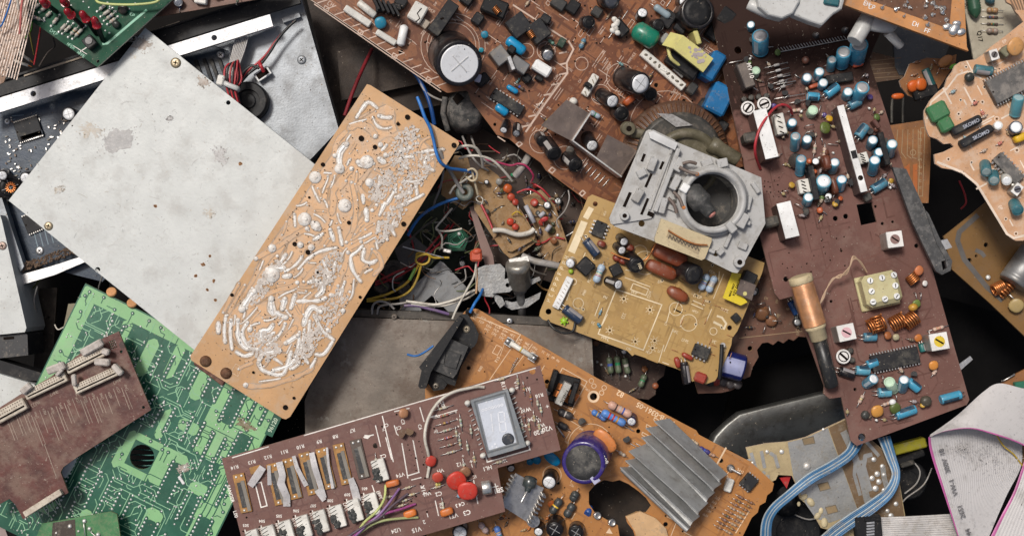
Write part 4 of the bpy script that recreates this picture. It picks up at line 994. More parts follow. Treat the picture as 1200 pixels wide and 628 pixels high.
# axial parts
res(ob, (649,479),(676,491), 4.2, .62, (.05,.045,.045), bands=1, name='diode'); res(ob, (650,494),(669,504), 3.8, .6, (.045,.04,.04), bands=1, name='diode'); jump(ob, (652,498),(661,511), 1.1, 4)
res(ob, (708,470),(745,489), 4.6, .72, (.68,.4,.3), z=14, bands=3); res(ob, (701,480),(737,499), 4.4, .76, (.1,.25,.6), z=10, bands=3); res(ob, (691,480),(713,493), 3.4, .75, (.08,.2,.5), bands=3)
cap(ob, (741,488),(740,494), 5.6, 12, mat('dark_violet_sleeve', (.05,.035,.09), .3), M_ctop)
discap(ob, (709,516), 16.5, (.72,.25,.07), -18, z=26, ry=9.5, flat=.22); discap(ob, (647,537), 11, (.0,.2,.42), -8, z=12, ry=6.5, flat=.3); discap(ob, (629,539), 5, (.0,.18,.36), 10, z=8, flat=.5); discap(ob, (621,541), 4, (.0,.15,.3), 30, z=6, flat=.5)
M_vio = mat('violet_sleeve', (.035,.02,.16), .28, var=.25, size=20, coat=.4, dirt=(.2,.16,.2), amt=.2)
o = cap(ob, (693,528),(683.5,542), 24.5, 58, M_vio, mat('dusty_black_lid', (.035,.035,.035), .7, var=.4, size=14, dirt=(.16,.15,.13), amt=.5), 36, mark=False, cross=False, name='large_capacitor')
ob3 = MB(); ob.text('0009', 703,528, 7, -58, 60, ob3); ob3.build('capacitor_lettering', M_white, ob.e)
q = MB(); q.strip(ob.L2([(694,564),(701,559)],59), 9, 58.7); q.build('polarity_stripe', paint((.45,.45,.6), .4), ob.e)
ob.ring(692,523,27,.8)
cap(ob, (646,556),(643.5,565), 8.5, 24, M_cblack); ob.ring(647,556,11,.7)
cap(ob, (597,541),(599,549), 4.6, 14, M_cblack); cap(ob, (633,615),(631,623), 5.5, 18, M_cblack); cap(ob, (652,611),(650,621), 10, 20, M_cblack, M_cblack); cap(ob, (676,618),(675,624), 9, 16, M_cblack, M_black); cap(ob, (540,618),(539,624), 9, 18, M_cblack)
for a_ in (((642,606),(661,579)),((660,610),(675,585)),((668,590),(678,572))): res(ob, *a_, 4.6, .62, (.05,.055,.055), bands=1, name='diode')
res(ob, (560,610),(573,626), 3.5, .7, (.55,.4,.38), z=6); res(ob, (590,640),(580,612), 3.6, .7, (.1,.2,.5), z=6)
for i in range(16):
    x = rnd.uniform(575,640); y = rnd.uniform(598,626); a_ = rnd.choice((20,60,150)); res(ob, (x,y),(x+9*math.cos(R(a_)),y-9*math.sin(R(a_))), 1.5, .6, rnd.choice(((.1,.06,.04),(.45,.3,.15),(.5,.16,.03))))
discap(ob, (646,590), 4, (.6,.15,.03), 70, z=4); 
for (x,y) in ((699,603),(716,611)):
    c = ob.L(x,y); MB().lathe(c, V(.2,.1,1), [(4.5,0),(4.5,5),(3,6),(2.8,3)], 16).build('eyelet', M_tin, ob.e)
MB().cyl(ob.L(692,594,-6), ob.L(688,602,2), 4, seg=12).build('blue_cap', paint((.02,.08,.3), .4), ob.e)
# comb shaped clip with its transistor
cl = MB(); P = [ob.L(586,591,24), ob.L(619,612,22), ob.L(637,572,30), ob.L(604,554,32)]
n = (P[1]-P[0]).cross(P[3]-P[0]).normalized(); n = n if n.z > 0 else -n
cl.add([p for p in P]+[p-n*1.5 for p in P], [(0,1,2,3),(7,6,5,4),(0,4,5,1),(1,5,6,2),(2,6,7,3),(3,7,4,0)])
e1 = (P[3]-P[0]); e2 = (P[1]-P[0]).normalized()
for i in range(8):
    for base, sg_ in ((P[0], 1), (P[1], -1)):
        c = base+e1*(i+.4)/8+n*3.5-e2*sg_*1; A = Matrix(((e1.normalized()), e2, n)).transposed(); cl.box(c, (2.2,5.5,8.5), A @ Matrix.Rotation(R(18*sg_),3,'X'), .3)
o = cl.build('comb_clip', mat('bright_clip_metal', (.62,.6,.57), .3, .85, var=.2, size=6, dirt=DUST, amt=.2, bump=.3), ob.e)
MB().lathe(ob.L(625,610,20), n, [(7.5,0),(7.5,1.5)], 20).build('round_tab', MC['bright_clip_metal'], ob.e)
a = ob.L(622,560,30); c = ob.L(619,572,36); q = MB(); q.lathe(a, c-a, [(7.5,0),(8,3),(8,10),(4,12),(3.6,16),(2.5,17)], 18); o = q.build('power_diode', mat('dark_glass_body', (.04,.05,.05), .25, coat=.5, dirt=DUST, amt=.2), ob.e)
MB().tube([ob.L(618,575,38), ob.L(614,582,42), ob.L(611,588,42)], 1.4, 6).build('thick_lead', M_tin, o)
# heatsink
M_sink = mat('dull_heatsink', (.38,.385,.38), .5, .35, var=.15, size=16, dirt=(.22,.2,.18), amt=.35, dsize=10, bump=.3, bsize=5)
hs = MB(); ridge = [((767,493),(843,562),.0),((757,501),(836,573),0),((752,512),(829,584),0),((737,528),(818,600),0),((733,539),(812,611),0),((727,547),(804,621),0)]
def hp(q, z): return ob.L(q[0], q[1], z)
fins = []
for i, (a, c, _) in enumerate(ridge):
    za, zc = 20, 52; off = ((13,-9),(13,-9),(12,-10),(16,-15),(11,-9),(8,-6))[i]
    A0, C0 = hp(a, za), hp(c, zc); A1, C1 = hp((a[0]+off[0]*.9+6, a[1]+off[1]*.9+5), za-17), hp((c[0]+off[0]*.75,c[1]+off[1]*.75), zc-19)
    # a kink near the far end
    K0 = A0.lerp(C0, .78)+V(0,0,1.5); K1 = A1.lerp(C1, .78)+V(0,0,1)
    nn = (C0-A0).cross(A1-A0).normalized()*1.3
    f = [A0,K0,C0,C1,K1,A1]; q = MB(); q.add(f+[p-nn for p in f], [(0,1,4,5),(1,2,3,4),(11,10,7,6),(10,9,8,7),(0,6,7,1),(1,7,8,2),(2,8,9,3),(3,9,10,4),(4,10,11,5),(5,11,6,0)])
    fins.append(q)
q = MB(); bq = [hp((772,500),2), hp((846,560),34), hp((806,620),34), hp((733,551),2)]; q.add(bq+[p-V(0,0,5) for p in bq], [(0,3,2,1),(4,5,6,7),(0,1,5,4),(1,2,6,5),(2,3,7,6),(3,0,4,7)])
o = q.build('heatsink', M_sink, ob.e)
for f in fins:
    f.tube([f.v[0]+V(0,0,.3), f.v[1]+V(0,0,.3), f.v[2]+V(0,0,.3)], .35, 5, 0); f.build('fin', [M_sink, M_alu], o)
MB().tube([hp((729,549),14), hp((768,586),32), hp((806,621),50)], 3.2, 6).build('outer_rail', M_sink, o)
# lower right details
blk(ob, (857,561),(852,576), 9, 8, M_white, 'white_module', 1.2); o = chip(ob, (872,560),(884,570), 17, 4, 6)
a = ob.L(856,548,2); MB().lathe(a, V(0,0,1), [(4.6,0),(4.6,2),(2.6,2.4),(2.6,4)], 16).build('post', M_tin, ob.e); MB().tube([ob.L(857,549,5), ob.L(868,555,7)], 1.6, 8).build('pin', M_tin, ob.e)
for i in range(9):
    for j in range(2):
        x = 862-i*3.2+j*11; y = 579+i*4.4+j*5.5
        if y < 622: res(ob, (x,y),(x+12,y+6.5), 1.6, .55, rnd.choice(((.28,.14,.07),(.42,.3,.2),(.2,.1,.06))))
for i in range(5): ob.scribble(842-i*3.4, 584+i*5, 2.8, 149, 3)
res(ob, (806,512),(822,524), 2.2, .5, (.55,.4,.25)); res(ob, (815,522),(836,533), 2.8, .6, (.06,.05,.2), bands=1); res(ob, (812,530),(832,541), 2, .6, (.6,.42,.3)); res(ob, (826,529),(842,536), 2, .5, (.5,.3,.2)); res(ob, (788,500),(800,508), 1.8, .6, (.5,.42,.3))
to92(ob, (682,494), 4.5, 8, 60); to92(ob, (734,514), 4.2, 8, 240); cap(ob, (712,508),(710,510), 3, 6, M_cblack)
for (x,y) in ((690,510),(738,519),(745,519),(730,498)): jump(ob, (x,y),(x+13,y+7), .6)
for (x0,y0,x1,y1) in ((607,419,601,428),(602,427,598,436)): coil(ob, (x0,y0),(x1,y1), 1.4, 4, .4, M_tin, z=1.8, name='spring')
res(ob, (736,536),(722,527), 2, .55, (.5,.42,.35)); 
for i in range(50):
    x = rnd.uniform(560,900); y = rnd.uniform(380,625)
    if y < 372+(x-560)*.585+8 or 680 < x < 770 and 555 < y: continue
    ob.dot(x,y,.9)
ob.relief(mat('orange_relief', (.36,.15,.04), .45, bump=0, dirt=(.25,.12,.06), amt=.3), 240, -30.4, seed=3); ob.finish(mat('pale_orange_print', (.75,.55,.36), .6, bump=0))

# ================================================================ mains socket
ms = T('mains_socket', 'black three-pin mains inlet socket screwed by its flange over the orange board', 'socket', 525, 410, 20, 58)
def hexa(t, poly, z0, z1, m, name, parent=None):
    o = slab(t, poly, z0, z1, m, name); return o
slab(ms, [(541,368),(548,368),(556,380),(561,392),(559,401),(555,407),(531,393),(520,400)], 6, 12, M_black, 'flange')
slab(ms, [(505,435),(513,438),(524,450),(520,456),(508,458),(500,447)], 6, 12, M_black, 'flange')
slab(ms, [(538,370),(543,373),(505,436),(499,455),(492,455),(490,452),(494,434),(491,430)], 0, 30, M_black, 'face_rim')
slab(ms, [(525,391),(556,403),(540,430),(533,452),(514,446),(505,436)], -16, 10, M_black, 'body')
mst = mat('dusty_black_housing', (.022,.022,.022), .5, dirt=(.12,.11,.1), amt=.4, dsize=8)
slab(ms, [(526,396),(549,406),(535,438),(531,443),(507,433),(506,430)], 10, 21, mst, 'housing')
slab(ms, [(527,411),(540,415),(534,432),(520,428)], 21, 24, mst, 'raised_panel'); slab(ms, [(515,408),(524,402),(520,426),(512,424)], 21, 23, mst, 'raised_panel')
screw(ms, 546.5,385.5, 4, paint((.5,.42,.3), .4, .6), 12); screw(ms, 510.5,452, 3.6, paint((.25,.22,.18), .4, .6), 12)
wire('blue_wire', 'thin bright blue wire end sticking out left of the black mains socket', [(508,405,20),(495,414,18),(486,417,16),(477,415,16)], 1.3, M_blue)
wire('blue_wire', 'short blue wire rising from the top corner of the orange board', [(551,366,22),(556,356,24),(562,347,14),(566,338,0)], 1.7, M_blue)
MB().lathe(ob.L(550,366,0), V(0,.2,1), [(5,0),(4,6),(2,12)], 14).build('rubber_boot', M_black, ob.e)
wire('white_wire', 'stiff white wire running up from behind the black mains socket', [(530,374,26),(536,360,20),(548,338,6),(556,322,-6),(559,300,-20)], 1.3, M_cable_w)

# ================================================================ maroon display board
M_maroon = mat('maroon_phenolic', (.165,.077,.06), .5, var=.14, size=50, dirt=(.2,.12,.1), amt=.35, dsize=24, bump=.2, spots=[(5,.66,(.27,.18,.15))])
dp = T('display_board', 'maroon circuit board with a two-digit display and a row of brown resistor strips', 'circuit board', 455, 540, 62, 16.3, (.0,.01))
dp.plate([(260,537),(633,428),(657,527),(583,548),(592,599),(430,646),(287,646)], 3, M_maroon, 'board', holes=[(624,435,3.4),(440,522,3),(306,592,1.5),(289,606,1.2)]+[(478+i*1.9+j*13,521+i*6-j*4,.9) for i in range(6) for j in range(2)], edge=paint((.3,.18,.12), .6))
A1 = 196.3; ax_, ay_ = math.cos(R(16.3)), -math.sin(R(16.3)); bx_, by_ = math.sin(R(16.3)), math.cos(R(16.3))   # right / down along the board
for q in ([(272,536),(315,523)], [(356,510),(424,490),(628,431)]): dp.line(q, 1.0)
for t_, x, y in (('R14',275,547),('R13',295,541),('R12',314,535),('R11',333,529),('R10',352,523),('R9',374,517),('R8',393,511),('R7',413,504)): dp.text(t_, x, y, 5.6, A1)
dp.fill([(427,509),(435,510),(431,514),(427,513)]); dp.line([(426,512),(438,509)], 1.2)
M_glue = mat('cloudy_tape', (.62,.6,.6), .35, dirt=(.45,.42,.4), amt=.4, dsize=6, bump=.5, alpha=.8)
M_film = mat('dark_resistive_film', (.035,.035,.035), .45, dirt=(.2,.19,.17), amt=.35, dsize=5)
M_amber = mat('amber_ceramic', (.38,.19,.05), .4, var=.4, size=8, dirt=(.3,.2,.12), amt=.3, dsize=5)
for i, (x0,y0,x1,y1) in enumerate(((416,515,427,560),(396,520,407,567),(376,525,388,572),(356,530,368,579),(337,537,348,584),(318,543,329,591),(279,555,289,600))):
    o = blk(dp, (x0,y0),(x1,y1), 13, 2.6, M_amber if i else paint((.1,.075,.06), .4), 'resistor_strip', .3)
    u = ((x1-x0)/46,(y1-y0)/46)
    q = blk(dp, (x0+u[0]*10,y0+u[1]*10),(x0+u[0]*40,y0+u[1]*40), 7.5, 3.2, M_film, 'resistive_film', .2, sub=None)
    a_, c_ = dp.L(x0+u[0]*8+3,y0+u[1]*8,3.3), dp.L(x0+u[0]*44+4,y0+u[1]*44,3.3)
    MB().box((a_+c_)/2, ((c_-a_).length, 4, .4), math.degrees(math.atan2((c_-a_).y,(c_-a_).x))).build('grey_residue', paint((.22,.2,.17), .6), o)
    for (sx,sy) in ((x0+u[0]*3-3*ax_,y0+u[1]*3-3*ay_),(x0+u[0]*3+3.5*ax_,y0+u[1]*3+3.5*ay_),(x0+u[0]*43-2*ax_,y0+u[1]*43-2*ay_)):
        MB().ell(dp.L(sx,sy,2.8), 1.5,1.5,1.1, seg=8, rings=5).build('solder_dot', M_pad, o)
blk(dp, (293,552),(306,548), 8, 2, M_amber, 'resistor_strip', .3)
def tape(pts, w, z):
    q = MB(); P = [dp.L(p[0],p[1],z+p[2]) for p in pts]; q2 = []
    for i, p in enumerate(P):
        d = (P[min(i+1,len(P)-1)]-P[max(i-1,0)]); n = V(-d.y,d.x,0).normalized(); ww = w*(1+rnd.uniform(-.25,.25)); q2 += [p+n*ww/2, p-n*ww/2]
    q.add(q2+[p-V(0,0,.5) for p in q2], [(2*i,2*i+1,2*i+3,2*i+2) for i in range(len(P)-1)]+[(2*i+len(q2),2*i+2+len(q2),2*i+3+len(q2),2*i+1+len(q2)) for i in range(len(P)-1)]); return q.build('tape_strip', M_glue, dp.e)
tape([(308,547,3),(302,556,2),(293,569,1)], 8, 3); tape([(327,541,2),(331,557,3),(329,566,2),(336,582,1),(336,593,0)], 7.5, 4); tape([(315,545,2),(316,568,0)], 4, 3)
tape([(344,534,2),(348,548,3),(359,569,1)], 5, 4); tape([(365,530,2),(369,548,3),(380,583,0)], 6.5, 4); tape([(383,524,3),(385,545,2),(390,572,1)], 3, 4); tape([(371,574,0),(380,586,0)], 7, 4.4); tape([(411,560,1),(415,572,1),(419,587,0)], 8, 3)
for i, (x,y) in enumerate(((435,591),(415,598),(395,605),(375,611),(355,617),(335,623),(315,629),(296,634),(444,551))):
    u0 = (-bx_*14,-by_*14)
    o = blk(dp, (x-bx_*13+1,y-by_*13),(x+bx_*13+1,y+by_*13), 14 if i < 8 else 15, 8, M_white, 'slide_socket', .8)
    k = MB()
    for j in range(6): a_ = dp.L(x-bx_*10+bx_*j*4.2-3, y-by_*10+by_*j*4.2, 8.1); k.box(a_, (8,.6,.3), 16.3)
    k.build('slot_pattern', M_hole, o)
    q = MB(); c_ = dp.L(x-4*ax_+bx_*5, y-4*ay_+by_*5, 8.3)
    for j in range(9): q.ell(c_+V(rnd.uniform(-3,3),rnd.uniform(-7,7),0), rnd.uniform(2,4),rnd.uniform(2,4.5),1.4, seg=8, rings=5)
    q.build('caked_grime', mat('caked_grime', (.05,.052,.05), .9, var=.4, size=3, bump=1., dirt=(.18,.17,.15), amt=.4, dsize=3), o)
    if i < 8:
        dp.text(('601','509','508','507','506','505','504','503')[i], x-8, y-19, 4.6, A1+90-106); dp.scribble(x+9, y-15, 3.6, 286, 4)
        dp.line([(x-9,y-14),(x-5,y+8),(x+7,y+10)], 1.0); dp.dot(x-11,y-12,1)
dp.text('9', 442,577,6,A1)
# the display
M_bez = mat('grey_bezel', (.2,.22,.235), .4, dirt=(.35,.33,.3), amt=.3, dsize=8)
fr = [(551,469),(595,456),(616.5,523),(572,536)]; inn = [(559,472.5),(590,463.5),(605,518),(572.5,527.5)]
P = dp.L2(fr, 16); Hn = dp.L2(inn, 16); q = MB(); q.prism(P[::-1] if sum(P[i][0]*P[(i+1)%4][1]-P[(i+1)%4][0]*P[i][1] for i in range(4)) < 0 else P, 3, 16, [Hn]); o = q.build('display', M_bez, dp.e)
q = MB(); P2 = dp.L2([(556,470.5),(592,460),(607.5,519.5),(571,530.5)], 16.4); q.strip(P2+[P2[0]], 1.8, 16.4); q.build('bezel_line', paint((.1,.11,.12), .5), o)
q = MB(); P = dp.L2(inn, 14.5); P = P[::-1] if sum(P[i][0]*P[(i+1)%4][1]-P[(i+1)%4][0]*P[i][1] for i in range(4)) < 0 else P; q.prism(P, 4, 14.5); q.build('display_face', mat('pale_display_glass', (.6,.64,.71), .25, var=.08, size=20, coat=.5, dirt=(.42,.42,.42), amt=.25, dsize=14), o)
M_seg = mat('white_segments', (.74,.76,.8), .5, bump=0); q = MB()
def seg(pts): q.strip(dp.L2(pts, 14.8), 1.3, 14.85)
def dig(cx, cy, w, h, S_, rot):
    c_, s_ = math.cos(R(rot)), math.sin(R(rot)); F = lambda x, y: (cx+(x*c_+y*s_)*1., cy+(-x*s_+y*c_)*1.)
    g_ = .8; D_ = {'a':((-w+g_,-h),(w-g_,-h)),'g':((-w+g_,0),(w-g_,0)),'d':((-w+g_,h),(w-g_,h)),'b':((w,-h+g_),(w,-g_)),'c':((w,g_),(w,h-g_)),'f':((-w,-h+g_),(-w,-g_)),'e':((-w,g_),(-w,h-g_))}
    for k in S_: seg([F(*D_[k][0]), F(*D_[k][1])])
dig(588.5,494,3.6,11.5,'abcdefg',7); dig(573,495.5,3.6,11.5,'bc',7)
for i in range(7): a_ = (566+i*3.7, 480.4-i*1.05); q.disc(dp.L(*a_, 14.8), 1.7, 14.9, 10, 0, .8)
for x,y in ((570,471),(577,469),(585,467.5),(577,523),(582,524),(580,520)): q.disc(dp.L(x,y,14.8), 1.2, 14.9, 8)
q.build('display_segments', M_seg, o)
MB().lathe(dp.L(595.5,514.5,14.6), V(0,0,1), [(7,0),(6.6,.6),(5,.8)], 20).build('dark_seal', paint((.035,.04,.05), .3), o)
for x,y in ((548,472),(600,457),(618,519),(566,533.5)): MB().ell(dp.L(x,y,8), 3.6,3.2,4, seg=12).build('white_foot', M_white, o)
k = MB()
for i in range(11):
    t_ = i/10; k.box(dp.L(600+t_*17, 461+t_*56, 2), (5,1,1), 16.3); k.box(dp.L(549+t_*17, 475+t_*56, 2), (4,1,1), 16.3)
k.build('pin_fringe', M_tin, o)
dp.line([(569,533),(571,541),(621,526.5),(619,519)], 1.2)
tubepart(dp, [(567,453.5,2),(560,453,5),(548,455,7),(532,459,9),(518,467,9),(507,480,9),(500,496,9),(498,514,9),(502,532,8),(503,545,5),(501,559,1)], 1.8, M_cable_w, 'white_wire')
discap(dp, (535,563), 11, (.6,.05,.03), 20, z=16, flat=.25); discap(dp, (548,575), 11.3, (.66,.06,.04), -15, z=19, flat=.25); discap(dp, (513,559), 6.3, (.55,.07,.04), 0, z=12, flat=.3); discap(dp, (505,540), 6.3, (.55,.06,.04), 60, z=7, flat=.3)
blk(dp, (539,560),(531,570), 1.4, 17.5, paint((.4,.03,.02), .4), 'ridge', .2); blk(dp, (552,580),(545,570), 1.2, 21, paint((.45,.03,.02), .4), 'ridge', .2)
pill(dp, (452,568),(468,564), 7.5, 8, (.62,.16,.03)); pill(dp, (473,604),(488,599), 8.5, 8, (.62,.17,.03)); pill(dp, (516,602),(531,597), 8.5, 8, (.62,.17,.03))
discap(dp, (473,484), 5.6, (.42,.2,.1), 70, z=9, flat=.4); to92(dp, (472,508), 5, 8, 40, paint((.12,.06,.03), .35)); to92(dp, (480,505), 4.6, 7, 140, paint((.13,.07,.03), .35)); discap(dp, (545,553), 6.5, (.3,.15,.08), 20, z=9, flat=.35)
a_ = dp.L(565,572,8); c_ = dp.L(576,570,8); MB().lathe(a_, c_-a_, [(7.5,0),(8,1),(8,9),(7,10.5)], 20).build('metal_can', mat('bright_can', (.75,.74,.7), .28, .8, dirt=DUST, amt=.15), dp.e)
def vres(x, y, L_=22, col=(.5,.45,.3)):   # along the board's short axis
    res(dp, (x-bx_*L_/2*.5,y-by_*L_/2), (x+bx_*L_/2*.5,y+by_*L_/2), 1.5, .45, col)
for x,y in ((607,447),(614,455),(622,466),(630,472),(614,487),(620,500),(626,490),(634,480),(612,500),(632,500),(540,495),(552,505),(535,508),(548,524),(544,548),(539,474+44),(556,538),(519,592),(441,541),(446,548)): vres(x, y, rnd.uniform(16,24), rnd.choice(((.5,.48,.38),(.42,.36,.24),(.3,.14,.1),(.48,.5,.4))))
def hres(x, y, L_=24, col=(.45,.42,.34)): res(dp, (x-ax_*L_/2,y-ay_*L_/2), (x+ax_*L_/2,y+ay_*L_/2), 1.5, .4, col)
for i in range(7): hres(519+i*1.6, 478+i*8.6, 26, ((.45,.42,.34),(.3,.1,.08),(.2,.1,.08))[i % 3]); dp.text('+', 534+i*1.4, 482+i*8.6, 5, A1)
for x,y in ((588,444),(545,564),(552,582),(478,571),(483,579),(474,586),(470,592),(513,570),(585,541),(455,582)): hres(x, y, 18, (.45,.4,.28))
res(dp, (534,582),(545,578), 2.2, .7, (.2,.35,.45)); res(dp, (509,568),(518,566), 2, .7, (.6,.5,.15))
for t_, x, y, s_ in ((t_,x,y,s_*1.15) for t_, x, y, s_ in (('R1',516,474,8),('V16',605,451,5),('R15',617,456,5),('R18',632,463,5),('W34',625,490,5),('W17',616,480,5),('R20',631,506,6),('V20',641,502,6.2),('W2',634,498,5),('R17',590,452,5.5),('SB1',584,574,6.5),('HL1',571,548,5.4),('VA6',589,540,4.8),('V12',540,543,5.6),('VH',516,551,5),('R4',556,538,5),('C3',472,494,4.6),('C5',467,501,4.6),('C6',492,500,4.6),('C7',452,498,4.6),('C2',449,534,5),('W1',500,578,5.4),('V15',488,620,6),('U24',464,621,5.5),('C2',514,578,5.6),('C3',547,600,6.4),('VT1',531,604,5.6),('V14',496,574,5.6),('R5',517,592,5),('C4',541,590,5),('VT4',469,556,5),('3',487,602,5.4),('2',497,611,5.4),('1',501,603,5.4),('3',535,592,5),('1',553,545,5),('+',552,540,6),('+',641,476,6),('+',616,498,6),('+',610,478,5),('+',560,502,6))):
    dp.text(t_, x, y, s_, A1 if rnd.random() < .7 else A1+90)
dp.text('SANGER', 270,578, 5.4, -74); dp.text('L00', 276,602, 5.4, -74)
dp.rect([(299,566),(306,564.5),(313,592),(306,594)], 1.1); dp.line([(471,519),(478,560)], 1.1); dp.line([(484,515),(491,553),(478,557)], 1.1); dp.line([(482,562),(494,559)], 1.)
for q in ([(440,498),(446,523)],[(448,487),(461,541)],[(452,512),(459,538)],[(492,477),(497,494)],[(462,498),(465,508),(470,512)],[(506,489),(536,480)],[(508,556),(520,560)],[(555,562),(560,590)],[(580,566),(583,577)],[(436,568),(450,606)],[(510,586),(514,604)],[(480,478),(462,482)],[(566,573),(584,569)],[(500,490),(512,486)]): dp.line(q, 1.0)
for i in range(46):
    x = rnd.uniform(445,650); y = rnd.uniform(440,620)
    if y < 483-(x-445)*.29+8 or y > 642-(x-430)*.29-4 or (x > 578 and y > 520) or (548 < x < 622 and 455 < y < 540): continue
    dp.dot(x,y,1.1)
    if rnd.random() < .35: dp.scribble(x+3,y+3,3,A1,2)
for k, (pts, m) in enumerate((([(452,568,4),(450,585,12),(440,600,18),(425,614,14),(410,640,10)], paint((.5,.55,.2), .4)), ([(468,572,3),(455,590,12),(443,604,16),(428,616,16),(405,640,10)], paint((.25,.13,.3), .4)), ([(487,590,2),(470,596,8),(450,602,14),(432,612,16),(400,640,10)], paint((.3,.06,.2), .4)), ([(490,606,2),(470,607,8),(448,610,12),(430,618,12),(395,645,10)], paint((.42,.45,.2), .4)), ([(478,578,3),(460,592,10),(445,606,16),(430,614,17),(390,640,10)], paint((.1,.07,.09), .4)))):
    tubepart(dp, pts, 1.5, m, 'ribbon_lead')
dp.relief(mat('maroon_relief', (.14,.062,.05), .5, bump=0, dirt=(.2,.12,.1), amt=.3), 150, 16.3, (1,2.4), 5); dp.finish()
# ================================================================ big brown board, top centre
M_dgrey_ = mat('dark_grey_body', (.035,.034,.032), .5, dirt=(.12,.1,.08), amt=.3)
M_brown = mat('brown_phenolic', (.255,.095,.035), .4, var=.4, size=110, dirt=(.12,.06,.04), amt=.4, dsize=50, bump=.12, coat=.12)
tb2 = T('brown_main_board', 'large brown circuit board crowded with capacitors across the top centre', 'circuit board', 640, 80, -4, -34.6, (.09,-.05))
u_ = tb2
tb2.plate([(335,-22),(517,105),(524,109),(548,106),(552,118),(574,147),(582,158),(597,163),(610,174),(634,191),(640,200),(690,237),(740,268),(800,215),(890,190),(880,60),(850,-60),(330,-60)], 3.2, M_brown, 'board', holes=[(470,61.5,3),(769,100,2.6),(801,119,3),(500,25,1.4),(580,146,2)], edge=M_oedge)
tb2.line([(368,5),(517,108)], 1.0); tb2.line([(360,-3),(516,104)], .7)
for i in range(15):
    t_ = i/14; x, y = 372+t_*140, 4+t_*97; tb2.line([(x,y),(x+12,y-4)], 1.0); tb2.line([(x+12,y-4),(x+5,y-7)], .7) if i % 3 == 0 else None
    if i % 4 == 1: tb2.rect([(x-3,y),(x+2,y+3),(x+4,y-1),(x-1,y-4)], .9)
tb2.scribble(386,4,5,-34,2)
tb2.line([(601,6),(656,42)], 1.6); tb2.line([(666,48),(672,58),(664,74),(665,86),(640,120),(616,155)], 1.8)
for (x,y) in ((664,61),(665,74),(664,86),(655,98),(646,110),(637,121),(628,135),(620,147),(648,42)): tb2.line([(x,y),(x-9,y+2)], 1.6)
tb2.line([(656,42),(664,47)], 1.4)
for r_, x, y in ((38,531,54),(31,531,54),(27,531,54),(8,681.6,75),(17,727,91),(12,704,111),(11,640,60),(44,780,150),(14,634,166),(14,662,185),(9,617,60)): tb2.ring(x, y, r_, .7)
for q in ([(583,160),(592,166)],[(609,166),(612,169),(608,172),(605,169),(609,166)],[(647,196),(651,199),(647,203),(643,200),(647,196)],[(683,223),(686,226),(682,230),(679,227),(683,223)]): tb2.line(q, 1.2)
def free(x, y): return y < 100+(x-517)*.69-8 and x < 860 and not (700 < x < 860 and y > 125)
for i in range(420):
    x = rnd.uniform(400,850); y = rnd.uniform(0,220)
    if not free(x,y) or (500 < x < 570 and 25 < y < 105): continue
    a = rnd.choice((-34.6,55.4,55.4)); k = rnd.random(); L_ = rnd.uniform(4,17); dx, dy = L_*math.cos(R(a)), -L_*math.sin(R(a))
    if k < .3: tb2.line([(x,y),(x+dx,y+dy)], .6); tb2.line([(x+2.5,y+1.5),(x+2.5+dx,y+1.5+dy)], .5)
    elif k < .55: tb2.line([(x,y),(x+dx,y+dy)], .6); tb2.dot(x,y,1.); tb2.dot(x+dx,y+dy,1.)
    elif k < .8: tb2.scribble(x, y, rnd.uniform(2.2,3.2), a, rnd.choice((2,3,4)))
    elif k < .9: tb2.rect([(x,y),(x+dx,y+dy),(x+dx+3,y+dy+3),(x+3,y+3)], .5)
    else: tb2.dot(x,y,1.2)
for i in range(44):
    x = rnd.uniform(420,840); y = rnd.uniform(0,215)
    if not free(x,y) or (500 < x < 575 and 25 < y < 105) or (660 < x < 700 and 40 < y < 100): continue
    a = rnd.choice((-34.6,55.4,55.4)); L_ = rnd.uniform(10,17); p1 = (x+L_*math.cos(R(a)), y-L_*math.sin(R(a)))
    if rnd.random() < .5: jump(tb2, (x,y), p1, .5)
    else: res(tb2, (x,y), p1, rnd.uniform(1.3,2.), .5, rnd.choice(((.3,.22,.16),(.1,.06,.05),(.16,.3,.3),(.4,.3,.2),(.12,.08,.06))))
blk(tb2, (404,9),(434,29), 8, 8, M_white, 'ceramic_resistor', 1.); 
a = tb2.L(420,3,5); c = tb2.L(440,19,5); MB().lathe(a, c-a, [(3,0),(4.3,1),(4.3,(c-a).length-1),(3,(c-a).length)], 14).build('ceramic_resistor', M_white, tb2.e)
blk(tb2, (441,37),(464,51), 7, 7, M_white, 'ceramic_resistor', 1.)
a = tb2.L(474,31,6); c = tb2.L(469.5,53,6); MB().lathe(a, c-a, [(2,-1.5),(4,0),(5,.6),(5,(c-a).length-.6),(4,(c-a).length),(2,(c-a).length+1.5)], 16).build('white_tube_resistor', M_whitec, tb2.e)
discap(tb2, (446,27), 7, (.03,.25,.38), 50, z=8, flat=.5); discap(tb2, (568,41), 4.5, (.03,.25,.38), 50, z=8, flat=.5); discap(tb2, (541,-1), 4, (.02,.25,.35), 0, z=8); discap(tb2, (564,59), 3, (.03,.3,.38), 20, z=6)
o = blk(tb2, (495,5),(484,24), 17, 15, M_white, 'relay', 1.4); k = MB(); k.tube([tb2.L(494,10,15.3),tb2.L(489,16,15.3),tb2.L(492,22,15.3),tb2.L(487,26,15.3)], .6, 4); k.build('crack', M_hole, o); blk(tb2, (501,24),(495,32), 9, 8, paint((.45,.38,.3), .5), 'module')
blk(tb2, (532,3),(507,39), 15, 22, M_black2, 'tall_black_module', .8); c = tb2.L(518,22,22.5); MB().box(c, (4,2,.4), 55).build('notch', M_hole, tb2.e)
for i in range(5): blk(tb2, (436+i*6,-6+i*2.5),(444+i*6,11+i*2), 3, 22, M_black, 'cooling_fin', .3)
blk(tb2, (440,10),(470,8), 8, 12, M_black, 'black_module'); 
